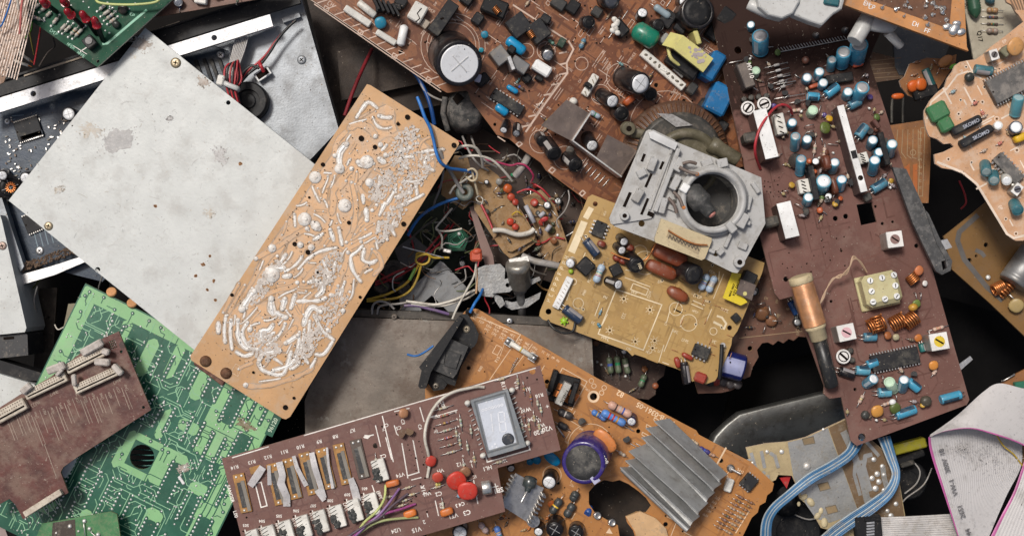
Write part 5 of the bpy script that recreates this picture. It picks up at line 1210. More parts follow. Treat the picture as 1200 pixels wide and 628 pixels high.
cap(tb2, (527,62),(538.5,75), 26, 62, M_cblack, mat('dusty_black_ring', (.04,.04,.04), .6), 40, mark=False, cross=False, name='large_capacitor')
# its white lid with an embossed cross
p0 = tb2.L(527,62,0); p1 = tb2.L(538.5,75,62); d = p1-p0; H = d.length; X, Y, Z = frame_z(d)
o = MB(); o.lathe(p0, d, [(21.5,H-.5),(21.5,H+.6),(20.5,H+1.2)], 36, caps=(False,True)); o = o.build('white_lid', M_ctop, tb2.e)
q = MB()
for a in (42,132):
    e = tb2.dirv((0,0),(math.cos(R(a)),-math.sin(R(a)))); e = (e-Z*e.dot(Z)).normalized(); A = Matrix((e, Z.cross(e), Z)).transposed(); q.box(p0+Z*(H+1.3), (25,1.4,.9), A, .3)
q.build('cross_ridge', mat('embossed_edge', (.55,.55,.55), .5), o)
o = MB(); o.box(tb2.L(560,92,30), (7,9,8), 20, 1); o.build('tab', paint((.6,.58,.68), .4), tb2.e)
blk(tb2, (560,98),(572,88), 12, 26, M_black, 'black_part', 2); 
# groups by position
cap(tb2, (729,91),(750.8,98.3), 13, 46, M_cblack, M_ctop, 28); cap(tb2, (704,111),(718,119), 8.3, 30, M_cblack, M_ctop)
cap(tb2, (758,108),(763,111), 8, 18, M_cblack, M_black, cross=False); cap(tb2, (722,129),(729,134), 9, 22, M_cblack, M_black, cross=False)
pill(tb2, (731,123),(743,113), 9, 14, (.38,.08,.02)); cap(tb2, (750,22),(753,15), 6.4, 16, M_cblack); cap(tb2, (798,3),(802.5,2), 7.2, 22, M_cblack)
cap(tb2, (767,30),(772,30), 7.5, 15, M_cblack, M_black, cross=False); cap(tb2, (808,20),(818,14), 20, 34, M_cblack, M_black, cross=False, mark=False); cap(tb2, (708,0),(717,1), 10, 24, M_cblack, paint((.06,.065,.08), .5), cross=False); cap(tb2, (685,27),(690.5,26.5), 8, 14, M_cblack, M_black, cross=False)
a = tb2.L(742,33,15); c = tb2.L(770,50,18); d = c-a; H = d.length; MB().lathe(a, d, [(2,0),(8,2),(11.5,6),(11.5,H-5),(9,H-1.5),(3,H)], 22).build('green_capacitor', mat('green_film_body', (.01,.2,.12), .35, var=.1, dirt=DUST, amt=.12, coat=.3), tb2.e)
blk(tb2, (722,38),(733,28), 20, 13, M_black, 'black_module', 2); q = MB()
for i in range(7): q.ell(tb2.L(721+rnd.uniform(-3,3), 31+(i-3)*2.6, 15), 4,3.4,3, seg=9, rings=6)
q.build('white_glue', M_white, tb2.e)
res(tb2, (762,4),(790,24), 4, .65, (.3,.38,.42), z=9, bands=0)
# yellow wrapped transformer
blk(tb2, (788,60),(820,84), 26, 22, M_black, 'transformer_core', 2.)
M_ytape = mat('yellow_tape', (.6,.55,.2), .45, var=.1, dirt=(.45,.38,.2), amt=.25, dsize=12)
A_, B_, C_, D_ = tb2.L(801,42,40), tb2.L(836,69,40), tb2.L(824,85,40), tb2.L(789,57,40); E_, F_ = tb2.L(786,38,26), tb2.L(776,53,24)
q = MB(); q.add([A_,B_,C_,D_]+[p-V(0,0,5) for p in (A_,B_,C_,D_)]+[E_,F_,E_-V(0,0,3),F_-V(0,0,3)], [(0,3,2,1),(4,5,6,7),(0,1,5,4),(1,2,6,5),(2,3,7,6),(0,8,9,3),(8,10,11,9),(4,10,8,0),(3,9,11,7),(4,7,11,10)]); o = q.build('yellow_transformer', M_ytape, tb2.e)
q = MB(); rr = random.Random(4)
for i in range(30): q.disc(tb2.L(812+i*.35+rr.uniform(-7,7), 60+i*.3+rr.uniform(-5,5), 40.1), rr.uniform(.8,2.6), tb2.L(812,60,40).z+.2+.01*i, 7)
q.build('torn_patch', mat('torn_paper', (.42,.36,.36), .7), o)
tubepart(tb2, [(783,56,22),(786,68,24),(796,77,20),(806,84,16)], 2.2, M_ytape, 'yellow_lead'); blk(tb2, (815,36),(820,52), 6, 30, M_ytape, 'yellow_flap', 1)
blk(tb2, (846,62),(828,92), 17, 30, mat('blue_film_body', (.01,.14,.34), .4, dirt=DUST, amt=.12), 'blue_capacitor', 2.5)
blk(tb2, (852,100),(836,132), 26, 26, MC['blue_film_body'], 'blue_capacitor', 2.5); discap(tb2, (823,147), 6, (.0,.2,.28), 40, z=10)
o = blk(tb2, (753,61),(802,103), 10, 9, M_white, 'pin_socket', 1.); q = MB()
for i in range(9): q.ell(tb2.L(757+i*5.2, 64.5+i*4.4, 9), rnd.uniform(1.5,3), 1.6, .8, rnd.uniform(0,180), seg=8, rings=5)
q.build('contact_pattern', paint((.16,.14,.11), .8), o); blk(tb2, (778,81),(777,83), 9, 10, M_white, 'divider', .3)
blk(tb2, (792,78),(803,88), 10, 9, paint((.3,.29,.27), .5), 'grey_module', 1); blk(tb2, (775,50),(783,40), 6, 16, paint((.3,.3,.28), .5), 'grey_module', 1)
a = tb2.L(594,46,9); c = tb2.L(615,62,9); d = c-a; H = d.length; MB().lathe(a, d, [(2,0),(5.5,1.5),(6.4,4),(6.4,H-4),(5.5,H-1.5),(2,H)], 18).build('blue_capacitor', mat('sky_blue_body', (.01,.27,.52), .3, var=.08, dirt=DUST, amt=.08, coat=.4), tb2.e)
for (p, q_) in (((594,101),(607,109)),((581,124),(595,134))):
    a = tb2.L(*p, 5); c = tb2.L(*q_, 5); d = c-a; H = d.length; r_ = 3.3 if p[0] > 590 else 5; MB().lathe(a, d, [(1,0),(r_*.8,1),(r_,3),(r_,H-3),(r_*.8,H-1),(1,H)], 14).build('blue_capacitor', MC['sky_blue_body'], tb2.e)
blk(tb2, (601,20),(615,39), 24, 16, M_black2, 'black_module', 1.); blk(tb2, (624,27),(638,46), 22, 17, M_black2, 'black_module', 1.); blk(tb2, (566,2),(594,14), 20, 18, M_black, 'black_module', 2); coil(tb2, (620,37),(625,45), 3.4, 5, .7, z=18); coil(tb2, (579,9),(585,16), 3.4, 5, .7, z=19)
cap(tb2, (641,60),(642,65), 7.6, 15, M_cblack, M_alu)
q = blk(tb2, (580,57),(592,73), 18, 24, mat('grey_bracket', (.2,.2,.2), .45, .4, dirt=DUST, amt=.4), 'bracket', 1); blk(tb2, (600,70),(618,82), 14, 20, MC['grey_bracket'], 'bracket', 1); blk(tb2, (596,66),(602,82), 5, 28, M_alu, 'bracket_tab', .6); blk(tb2, (614,88),(622,96), 10, 12, M_black, 'black_module', 3)
blk(tb2, (626,74),(645,86), 13, 14, M_whitec, 'white_module', 2); chip(tb2, (577,109),(612,131), 12.5, 9, 7); res(tb2, (602,97),(616,107), 2, .7, (.12,.08,.06), bands=1)
res(tb2, (687,42),(678,61), 2.8, .6, (.1,.22,.3)); blk(tb2, (655,48),(662,52), 11, 11, paint((.02,.05,.03), .5), 'module'); res(tb2, (640,45),(652,54), 2, .55, (.15,.3,.22))
o = blk(tb2, (699,88),(685,112), 9, 8, M_white, 'pin_socket', 1); k = MB()
for i in range(5): k.box(tb2.L(698-i*2.9, 91+i*4.7, 8.2), (5.5,1.2,.4), -34)
k.build('contact_pattern', paint((.3,.26,.2), .6), o)
MB().ell(tb2.L(672,119,5), 5,4.5,5).build('white_bead', M_white, tb2.e); res(tb2, (688,129),(707,140), 3, .6, (.35,.42,.48), z=5, bands=1)
M_tarn = mat('tarnished_plate', (.19,.15,.13), .33, .6, var=.25, size=20, dirt=(.26,.2,.16), amt=.35, dsize=12, bump=.2)
slab(tb2, [(664,117),(691,133),(671,166),(634,147)], 24, 26, M_tarn, 'bracket_plate'); slab(tb2, [(712,158),(746,176),(728,206),(713,197),(697,188)], 24, 26, M_tarn, 'bracket_plate')
q = MB(); Pn = [tb2.L(*p, 30) for p in ((692,133),(671,165),(713,196),(728,207))]
for i in range(3):
    a, c = Pn[i], Pn[i+1]; d = c-a; q.box((a+c)/2-V(0,0,12), (d.length+1.8,1.8,26), math.degrees(math.atan2(d.y,d.x)), .3)
q.build('bracket_wall', mat('bright_cut_edge', (.7,.69,.66), .35, .6, dirt=DUST, amt=.15), tb2.e)
q = MB(); a, c = tb2.L(728,206,27), tb2.L(747,176,27); d = c-a; q.box((a+c)/2-V(0,0,8), (d.length,1.6,18), math.degrees(math.atan2(d.y,d.x)), .3); q.build('bracket_wall', M_tarn, tb2.e)
cap(tb2, (688,160),(694,171), 7.5, 24, M_cblack); cap(tb2, (640,167),(650,181), 9, 26, M_cblack, M_black, cross=False); cap(tb2, (665,184),(675,194), 9, 24, M_cblack, M_black, cross=False); cap(tb2, (594,143),(590,153), 4.6, 14, M_cblack); cap(tb2, (606,147),(605,157), 5, 14, M_cblack, M_alu)
cap(tb2, (632,160),(636,166), 7, 14, M_cblack, M_black, cross=False); discap(tb2, (668,176), 5, (.1,.09,.08), 20, z=8)
for i in range(7): jump(tb2, (676+i*5,196+i*3.8),(684+i*5,185+i*3.8+2), .5)
rr5 = random.Random(15)
for (x, y, w_, h_) in ((655,4,18,14),(672,8,14,16),(700,14,12,12),(640,22,12,10),(783,22,16,20),(800,30,18,14),(838,36,22,16),(852,20,20,18),(812,104,14,10),(826,124,16,14),(846,150,18,12),(560,22,14,12),(548,-2,16,14),(600,58,10,9),(632,92,10,6),(470,2,14,12),(690,100,9,6)):
    a = rr5.choice((-34.6,55.4)); blk(tb2, (x-w_/2*math.cos(R(a)),y+w_/2*math.sin(R(a))), (x+w_/2*math.cos(R(a)),y-w_/2*math.sin(R(a))), h_, rr5.uniform(8,16), rr5.choice((M_black,M_black2,M_dgrey_)), 'black_module', 1.6)
tb2.relief(mat('brown_relief', (.15,.05,.02), .4, bump=0, dirt=(.1,.05,.03), amt=.3, coat=.1), 420, -34.6, (1.4,4), 8)
tb2.relief(mat('pale_brown_relief', (.27,.105,.045), .4, bump=0, dirt=(.16,.08,.05), amt=.3), 200, -34.6, (.8,1.8), 9)
tb2.finish(mat('pale_brown_print', (.6,.45,.36), .6, bump=0))

# ================================================================ torn black cap hanging below the big capacitor
tc = T('torn_rubber_cap', 'torn dusty black rubber cap hanging below the largest black capacitor', 'rubber cap', 545, 130, -18, 10)
M_rub = mat('dusty_rubber', (.05,.05,.048), .7, var=.4, size=12, dirt=(.2,.18,.16), amt=.6, dsize=8, bump=.6)
q = MB(); ring = []
for j, (z, k) in enumerate(((18,.72),(8,.95),(-6,1.0),(-30,1.0))):
    for i in range(20):
        a = 2*math.pi*i/20; w_ = 1+.1*noise.noise(V(math.cos(a)*2,math.sin(a)*2,j)); ring.append(V(24*k*w_*math.cos(a), 25*k*w_*math.sin(a), z))
q.add(ring, [[j*20+i, j*20+(i+1) % 20, (j+1)*20+(i+1) % 20, (j+1)*20+i][::-1] for j in range(3) for i in range(20) if not (j == 1 and i in (3,))]+[[k for k in range(20)]], 0, True); q.build('cap_shell', M_rub, tc.e)
o = MB(); o.add([V(-12,14,20),V(-4,20,21),V(2,12,20),V(-3,9,20),V(-8,6,20)], [(0,4,3,2,1)]); o.build('torn_hole', M_hole, tc.e)
o = MB(); o.tube([V(-20,18,16),V(-26,0,12),V(-24,-20,4)], 3.4, 7, flat=.5); o.build('torn_edge', M_rub, tc.e)

# ================================================================ picture tube yoke
yk = T('deflection_yoke', 'olive-grey round coil yoke with a copper winding behind the grey plastic part', 'deflection yoke', 792, 182, -10, -20, (.1,-.14))
M_olive = mat('olive_plastic', (.12,.105,.065), .45, var=.2, size=20, dirt=(.22,.19,.14), amt=.4, dsize=10)
M_dgrey = mat('dark_grey_plastic', (.05,.047,.04), .5, dirt=(.18,.15,.12), amt=.4, dsize=10)
q = MB(); q.lathe(V(0,0,0), V(0,0,1), [(62,-20),(64,0),(60,6),(44,14)], 48); q.build('winding_body', mat('brown_winding', (.1,.05,.03), .5, dirt=DUST, amt=.2), yk.e)
q = MB()
for i in range(64):
    a = 2*math.pi*i/64; q.tube([V(62*math.cos(a),62*math.sin(a),-6), V(60*math.cos(a),60*math.sin(a),7), V(44*math.cos(a),44*math.sin(a),15)], 1.1, 5)
q.build('winding_pattern', mat('dull_copper', (.25,.12,.06), .4, .5, dirt=DUST, amt=.3), yk.e)
q = MB(); q.lathe(V(0,0,0), V(0,0,1), [(50,10),(51,20),(47,24),(30,24)], 48); q.build('drum', M_dgrey, yk.e)
q = MB(); q.lathe(V(8,-6,10), V(.05,-.05,1), [(41,10),(42,18),(39,21),(33,22),(31,16)], 48); q.build('flange_ring', M_olive, yk.e)
a = yk.L(737,151,22); q = MB(); q.lathe(a-V(0,0,14), V(0,0,1), [(8,0),(8,14),(7,15),(3.4,15),(3.4,12)], 22, caps=(False,True)); q.build('eyelet', M_olive, yk.e); MB().lathe(a, V(0,0,1), [(3,1),(3,1.3)], 16).build('eyelet_hole', M_hole, yk.e)
MB().tube([yk.L(740,156,12), yk.L(760,158,12), yk.L(776,156,12)], 6, 8, flat=.6).build('eyelet_arm', M_olive, yk.e)
a = yk.L(832,168,30); c = yk.L(865,188,34); q = MB(); q.lathe(a, c-a, [(9,0),(10,8),(8.6,14),(8.6,(c-a).length-2),(8,(c-a).length)], 20); o = q.build('post', M_olive, yk.e); d = (c-a).normalized(); MB().lathe(c, d, [(4,0),(4,.4)], 14).build('post_hole', M_hole, o)
q = MB(); P = [yk.L(770,133,27), yk.L(788,134,27), yk.L(812,147,27), yk.L(792,149,27)]; q.add(P+[p-V(0,0,2) for p in P], [(0,3,2,1),(4,5,6,7),(0,1,5,4),(1,2,6,5),(2,3,7,6),(3,0,4,7)]); q.build('paper_label', mat('grey_paper_label', (.38,.37,.36), .6, dirt=(.15,.14,.13), amt=.5, dsize=3), yk.e)

# ================================================================ khaki board
M_khaki = mat('khaki_laminate', (.43,.27,.09), .4, var=.1, size=60, dirt=(.4,.27,.13), amt=.25, dsize=24, bump=.08, coat=.15, spots=[(40,.66,(.45,.28,.07))])
kb = T('khaki_board', 'yellowish-tan circuit board with brown film capacitors and a printed empty square', 'circuit board', 765, 340, 6, -21.5, (.02,.02))
kb.plate([(689,231),(694,228),(720,238),(876,300),(896,308),(893,320),(864,388),(858,396),(857,404),(846,432),(838,446),(827,450),(818,445),(811,447),(803,437),(796,433),(744,415),(741,417),(735,411),(700,398),(636,374),(632,370),(633,364)], 3.2, M_khaki, 'board',
   holes=[(697.6,239,2.9),(642.8,365,3.4),(855,384,2.9)], slots=[[(789,361),(800,366),(799.4,367.6),(788.4,362.6)]], edge=paint((.3,.18,.06), .7))
kb.fill([(690,242),(696,245),(689,257.5),(683,254.5)]); kb.fill([(681,258.5),(688.7,261),(673.5,297.5),(665.7,294)])
kb.rect([(722,339),(775.6,357),(754,410),(701,391)], 1.1)
for x, y in ((731,350),(761.6,363),(714.6,387),(744.5,400),(764.7,407.6),(767,399)):
    kb.ring(x,y,2.6,.7); kb.dot(x,y,1.2)
    for i in range(7): a = i*.9; kb.line([(x+3.2*math.cos(a),y+3.2*math.sin(a)),(x+5.4*math.cos(a),y+5.4*math.sin(a))], .5)
for x, y, r_ in ((807,378,10),(836,388,4.6),(677.6,355.5,6.5),(672,330,4),(750,296,9),(756,308,14),(792,362,8)): kb.ring(x,y,r_,.8)
kb.line([(785,364),(781,378)], .8); kb.line([(801,369),(797,383)], .8)
kb.line([(840,370),(846,372),(851,379),(848,386)], 2.); kb.line([(836,377),(846,382)], 2.2)
for q in ([(703,354),(697,370)],[(742,332),(760,339),(757,346),(739,339),(742,332)],[(732,325),(762,336)],[(848,321),(836,350)],[(843,318),(842,330)],[(745,319),(733,316)],[(789,385),(778,412)],[(812,352),(826,358)],[(810,356),(824,362)],[(686,296),(680,310)],[(712,368),(706,380)],[(668,340),(664,352)],[(798,346),(790,366)],[(834,362),(828,376)],[(778,404),(772,424)],[(776,424),(784,427)]): kb.line(q, .8)
for x, y in ((715,266),(722,258),(708,252),(741,342),(760,348),(812,364),(826,352),(790,388),(772,412),(758,412),(690,330),(684,345),(708,348),(668,362),(694,378),(682,318),(730,372),(836,400),(848,410),(800,398),(780,380),(846,362),(860,372),(814,346),(832,318),(772,330),(706,395),(735,408)): kb.scribble(x, y, rnd.uniform(2.4,3.4), rnd.choice((-21.5,68.5)), rnd.choice((2,3,4)))
for i in range(9): kb.scribble(643+i*2.6, 352-i*6.3, 4.6, 68, 1)
for i in range(6): kb.scribble(722+i*7.4, 264+i*3.0, 5.2, -21.5, 1)
for i in range(44):
    x = rnd.uniform(650,880); y = rnd.uniform(250,440)
    if y > 366+(x-632)*.38-4 or x < 692-(y-228)*.42+6 or (700 < x < 776 and 338 < y < 410) or y < 232+(x-692)*.4: continue
    kb.dot(x,y,1.)
    if rnd.random() < .4: kb.silk.disc(kb.L(x,y), 1.9, .1, 10, 0, 1.1)
o = blk(kb, (668.5,325),(651,361), 8.5, 7, M_whitec, 'ribbon_socket', .8); k = MB()
for i in range(8): k.box(kb.L(666-i*2.0, 331-i*-4.0, 7.2), (3.5,.8,.4), -21)
k.build('slot_pattern', paint((.4,.34,.28), .5), o)
chip(kb, (706,260),(699,277), 14, 4, 5, pin=2.4)
cap(kb, (726,278),(731.5,283.4), 5.4, 17, M_cblack, M_ctop); cap(kb, (722,288),(729,293.5), 5.2, 17, M_cblack, M_ctop); cap(kb, (712,329),(725,333.6), 6, 20, M_cblack, M_ctop)
M_cnavy = mat('navy_capacitor_sleeve', (.02,.035,.07), .3, dirt=DUST, amt=.2, coat=.3)
lcap(kb, (686,281),(700,299), 5.6, M_cnavy, M_cnavy); lcap(kb, (661,361),(681,376), 6, M_cnavy, M_cblack)
blk(kb, (680,306),(693,318), 18, 13, M_black, 'black_module', 1.5); cap(kb, (670,306),(668,308.6), 5.4, 11, M_alu, M_ctop, mark=False); MB().ell(kb.L(669,318,3), 3,3,2.5).build('green_bead', paint((.3,.45,.03), .4), kb.e)
res(kb, (708,306),(696,335), 4.2, .72, (.42,.52,.62), z=7); blk(kb, (719,310),(725,322), 13, 9, M_black, 'black_module', .8)
cap(kb, (738,303),(746,311), 9.6, 22, M_cblack, M_black2, cross=False, mark=False, name='inductor'); cap(kb, (797,315),(814,322), 12, 30, M_cblack, M_black2, 28, cross=False, mark=False, name='inductor')
kb.text('100', 747,312, 5, -70, 22.4)
pill(kb, (764,290),(805,308), 19, 19, (.24,.055,.02)); pill(kb, (757,308),(793,324), 15.5, 16, (.21,.05,.018)); pill(kb, (782,338),(806,351), 14, 13, (.24,.06,.022), p=.75); pill(kb, (792,338),(800,343), 6, 9, (.16,.05,.02), p=.8)
for x, y in ((738,290),(723,302.5),(705,286),(730,306)): pill(kb, (x-5,y-2),(x+5,y+2), 8, 9, (.22,.04,.02), p=.8, name='small_film_capacitor')
res(kb, (831,318),(819,343), 4.0, .72, (.42,.52,.64), z=6); res(kb, (840,320),(828,346), 4.0, .72, (.42,.52,.64), z=6)
q = MB(); q.prism(kb.L2([(858,319),(869,321),(863,338),(876,354),(868,358),(847,349)],14)[::-1], 12, 14); lab = q.build('yellow_label', mat('yellow_label_plastic', (.72,.55,.02), .4, var=.06, dirt=DUST, amt=.1), kb.e)
q = MB(); kb.text('KEY DIC 22', 861,336, 4.4, 68, 14.2, q); kb.text('MAR 0007', 855,340, 3.6, 68, 14.2, q); q.build('label_lettering', M_hole, lab)
o = blk(kb, (872,322),(886,329), 14, 18, M_black, 'power_transistor', 1); slab(kb, [(868,327),(886,334),(881,352),(863,344)], 17, 20, M_tarn, 'mounting_tab'); MB().disc(kb.L(873,344,20.2), 2.4, 20.3, 14).build('tab_hole', M_ytape, kb.e)
tubepart(kb, [(769,284,22),(765,292,22),(760,301,20),(753,306,20),(742,305,22),(728,301,16),(716,296,10)], .9, M_copper, 'copper_wire')
c = kb.L(661,376,3); q = MB(); q.ell(c, 4,4,3, seg=8, rings=6)
for i in range(6): q.tube([c, c+V(5*math.cos(i*1.05),5*math.sin(i*1.05),0)], 1.2, 5)
q.build('lime_part', paint((.35,.6,.03), .35), kb.e)
tubepart(kb, [(642,375,2),(648,384,6),(660,390,6),(671,388,4),(674,378,2)], 1.5, M_blk, 'black_loop')
o = chip(kb, (813,408.5),(831,416), 14, 4, 7, pin=2); pill(kb, (799,414),(812,421), 6, 8, (.3,.04,.02), p=.7); pill(kb, (792,418),(796,431), 7, 8, (.3,.04,.02), p=.7); blk(kb, (815,440),(828,445), 12, 9, (paint((.34,.05,.03), .4)), 'red_film_capacitor', 2)
lcap(kb, (801,424),(805,450), 5, M_cblack, M_cblack, z=7)
q = MB(); q.tube([kb.L(846,404,8), kb.L(845,424,14), kb.L(843,444,10)], 2.4, 8); q.build('black_lever', M_black, kb.e); MB().lathe(kb.L(846,404,2), V(0,0,1), [(3,0),(3,7)], 12).build('post', M_tin, kb.e)
blk(kb, (860,369),(866,376), 9, 8, M_black, 'small_module', .6); res(kb, (704,384),(700,378), 1.8, .8, (.1,.3,.4)); res(kb, (701,372),(706,360), 1.4, .5, (.2,.35,.4))
for i in range(14):
    x = rnd.uniform(780,860); y = rnd.uniform(352,420); a = rnd.choice((-21.5,68.5)); jump(kb, (x,y),(x+7*math.cos(R(a)),y-7*math.sin(R(a))), .45, 1, paint((.45,.2,.08), .4, .3))
kb.relief(mat('khaki_relief', (.37,.225,.072), .4, bump=0, dirt=(.35,.22,.1), amt=.2), 170, -21.5, (1.2,3), 6); kb.finish(mat('cream_print', (.72,.6,.4), .6, bump=0))

# ================================================================ grey plastic mechanism
M_gpl = mat('light_grey_plastic', (.46,.455,.44), .45, var=.08, size=40, dirt=(.27,.25,.22), amt=.45, dsize=22, bump=.1)
gm_ = T('plastic_mechanism', 'light grey plastic mechanism with a round opening and a black plunger inside', 'plastic mechanism', 805, 235, 56, -22, (.02,-.03))
cx_, cy_ = 834, 235
circ = [(cx_+31*math.cos(2*math.pi*i/30), cy_+31*math.sin(2*math.pi*i/30)) for i in range(30)]
slots = [[(754,180),(757,181),(753.5,190),(750.5,189)],[(776,189),(779,190),(775,199),(772,198)],[(737,225),(740.5,226),(733,243),(729.5,242)],[(758,232),(761,233),(753,252),(750,251)],[(762,203),(765,204),(758,220),(755,219)],[(760,247),(767,250),(765,255),(758,252)]]
gm_.plate([(757,154),(760,152),(764,152.5),(794,167),(835,184),(892,208),(897,262),(868,315),(864,320),(858,319),(824,302),(770,284),(722,266),(716,262),(714,256)], 4, M_gpl, 'base', holes=[(752,262,3.6),(839,297,3.4)], slots=[circ]+slots)
def gbox(p0, p1, w, h, z=0, ch=.8, name='rib', m=M_gpl): return blk(gm_, p0, p1, w, h, m, name, ch, z)
q = MB(); c = gm_.L(cx_,cy_,0); c.z = 0
q.lathe(c, V(0,0,1), [(31,-45),(31,13),(34,14),(37,13),(37,9),(40,8),(40,0)], 56, caps=(False,False)); o = q.build('barrel', M_gpl, gm_.e)
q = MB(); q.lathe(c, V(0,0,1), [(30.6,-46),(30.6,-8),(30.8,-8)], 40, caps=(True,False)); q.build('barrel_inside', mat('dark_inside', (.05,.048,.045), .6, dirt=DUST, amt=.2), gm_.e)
for a0 in (35,):
    e = c+V(math.cos(R(-a0))*36, math.sin(R(-a0))*36, 12); MB().box(e, (13,9,8), -a0+8, 1.2).build('clip', M_gpl, gm_.e)
for p0, p1, w, h in (((763,156),(790,169),9,9),((796,174),(768,248),5,10),((789,171),(761,246),3,6),((768,184),(762,200),8,12),((757,200),(747,205),9,9),((752,222),(744,236),9,12),((800,186),(792,200),10,11),((796,206),(788,222),8,12),((780,232),(775,250),7,10),((846,186),(848,196),12,12),((823,193),(835,188),8,9),((874,250),(866,266),12,13),((880,230),(876,246),5,7),((858,272),(850,290),4,6),((868,258),(880,262),5,8),((848,292),(842,298),6,9),((826,291),(838,296),4,6),((866,286),(876,290),8,5),((882,214),(890,226),5,6)): gbox(p0,p1,w,h)
slab(gm_, [(759,154),(764,153),(792,167),(768,246),(763,256),(718,263),(716,256)], 0, 3.2, M_gpl, 'raised_panel', holes=[(731,253,2.6)])
slab(gm_, [(760,155.5),(765,154),(794,168),(791,176),(762,162)], 3.2, 9.5, mat('glossy_white_plastic', (.66,.66,.65), .25, coat=.4), 'cover_strip')
for (x,y,r_) in ((731,253,5.4),(865,307,6.2)):
    a = gm_.L(x,y,0); a.z = 0; q = MB(); q.lathe(a, V(0,0,1), [(r_,0),(r_,9),(r_-.6,9.6),(r_*.48,9.6),(r_*.48,2)], 24, caps=(False,True)); o = q.build('screw_boss', M_gpl, gm_.e); MB().disc((a.x,a.y), r_*.46, 9.8, 16).build('boss_hole', M_hole, o)
for s_ in slots: slab(gm_, s_, 3.3, 3.5, M_hole, 'slot')
# plunger
a = gm_.L(808,222,2); c2 = gm_.L(834,251,12); d = c2-a; H = d.length; q = MB(); q.lathe(a, d, [(8,-6),(9,0),(12.4,3),(12.8,H*.56),(11.8,H*.62),(8,H*.68),(7.2,H-2),(6,H)], 26); o = q.build('plunger', mat('matte_rubber', (.045,.045,.043), .6, var=.3, dirt=(.17,.16,.15), amt=.5, dsize=10), gm_.e)
MB().lathe(a, d, [(4.6,H-.4),(4.4,H+2),(2,H+3)], 16).build('pink_tip', paint((.55,.22,.18), .4), o)
gbox((799,218),(807,223), 10, 15, 2, 1, 'white_block', M_whitec)
for pts in ([(796,196,14),(808,202,16),(818,204,18)],[(789,225,10),(796,232,12),(800,242,14)],[(783,232,8),(790,240,10),(793,250,10)],[(800,192,12),(808,190,14),(816,192,12)]): tubepart(gm_, pts, 2., paint((.16,.12,.1), .5), 'contact_spring')
MB().lathe(gm_.L(817,204,18), V(0,0,1), [(2.2,0),(2.2,1)], 12).build('copper_tip', M_copper, gm_.e); MB().lathe(gm_.L(801,243,14), V(0,0,1), [(2.2,0),(2.2,1)], 12).build('copper_tip', M_copper, gm_.e)
for i in range(7): gbox((782+rnd.uniform(0,18),200+i*7),(786+rnd.uniform(0,14),204+i*7), rnd.uniform(3,6), rnd.uniform(1,5), 0, .5, 'rib', M_dgrey if i % 2 else M_gpl)
M_cream = mat('yellowed_card', (.56,.46,.28), .55, var=.12, size=14, dirt=(.35,.27,.17), amt=.4, dsize=7)
slab(gm_, [(775,256),(790,262),(834,279),(834,283),(826,303),(822,305),(768,284),(767,280)], 4, 9, M_cream, 'yellowed_board')
q = MB(); q.prism(gm_.L2([(781,277),(783,272),(822,288),(818,298)], 9.5), 9, 9.8); q.build('recess', paint((.42,.33,.2), .6), gm_.e)
q = MB()
for i in range(9): x = 783+i*4; y = 277+i*1.7; q.tube([gm_.L(x,y+2,10.4), gm_.L(x+2,y-2,11), gm_.L(x+4,y+3,10.4)], .7, 5)
q.build('zigzag_wire', paint((.16,.13,.1), .5), gm_.e)
tubepart(gm_, [(783,270,12),(800,280,13),(815,286,14),(829,287,13)], 1.0, M_copper, 'copper_wire')
gm_.finish()
# ================================================================ right-hand maroon tuner board
M_mar2 = mat('brownish_maroon_phenolic', (.165,.085,.07), .75, var=.25, size=60, dirt=(.22,.14,.115), amt=.4, dsize=26, bump=.25, spec=.15, spots=[(6,.7,(.24,.17,.15)),(26,.68,(.07,.035,.03))], stain_or_shade=(0.,1.,128,(.035,.018,.014)))  # upper end darkened in the colour, standing in for shade
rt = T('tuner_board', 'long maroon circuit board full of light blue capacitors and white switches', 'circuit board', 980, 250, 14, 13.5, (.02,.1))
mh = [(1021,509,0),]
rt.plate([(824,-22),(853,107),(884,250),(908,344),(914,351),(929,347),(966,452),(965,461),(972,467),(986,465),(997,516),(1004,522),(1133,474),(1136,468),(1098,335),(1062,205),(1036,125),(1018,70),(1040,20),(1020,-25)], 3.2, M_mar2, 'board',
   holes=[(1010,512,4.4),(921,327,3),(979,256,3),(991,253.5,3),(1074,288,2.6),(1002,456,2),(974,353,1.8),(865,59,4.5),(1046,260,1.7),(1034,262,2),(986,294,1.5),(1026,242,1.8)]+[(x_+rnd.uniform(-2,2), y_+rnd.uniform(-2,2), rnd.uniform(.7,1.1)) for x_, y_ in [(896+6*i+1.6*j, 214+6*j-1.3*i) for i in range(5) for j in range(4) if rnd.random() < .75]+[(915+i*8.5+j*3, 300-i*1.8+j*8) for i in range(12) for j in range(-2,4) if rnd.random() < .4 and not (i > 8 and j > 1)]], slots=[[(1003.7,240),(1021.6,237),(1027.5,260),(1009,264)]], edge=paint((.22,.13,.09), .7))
M_pgreen = mat('pale_green_lid', (.5,.68,.5), .4, dirt=DUST, amt=.1)
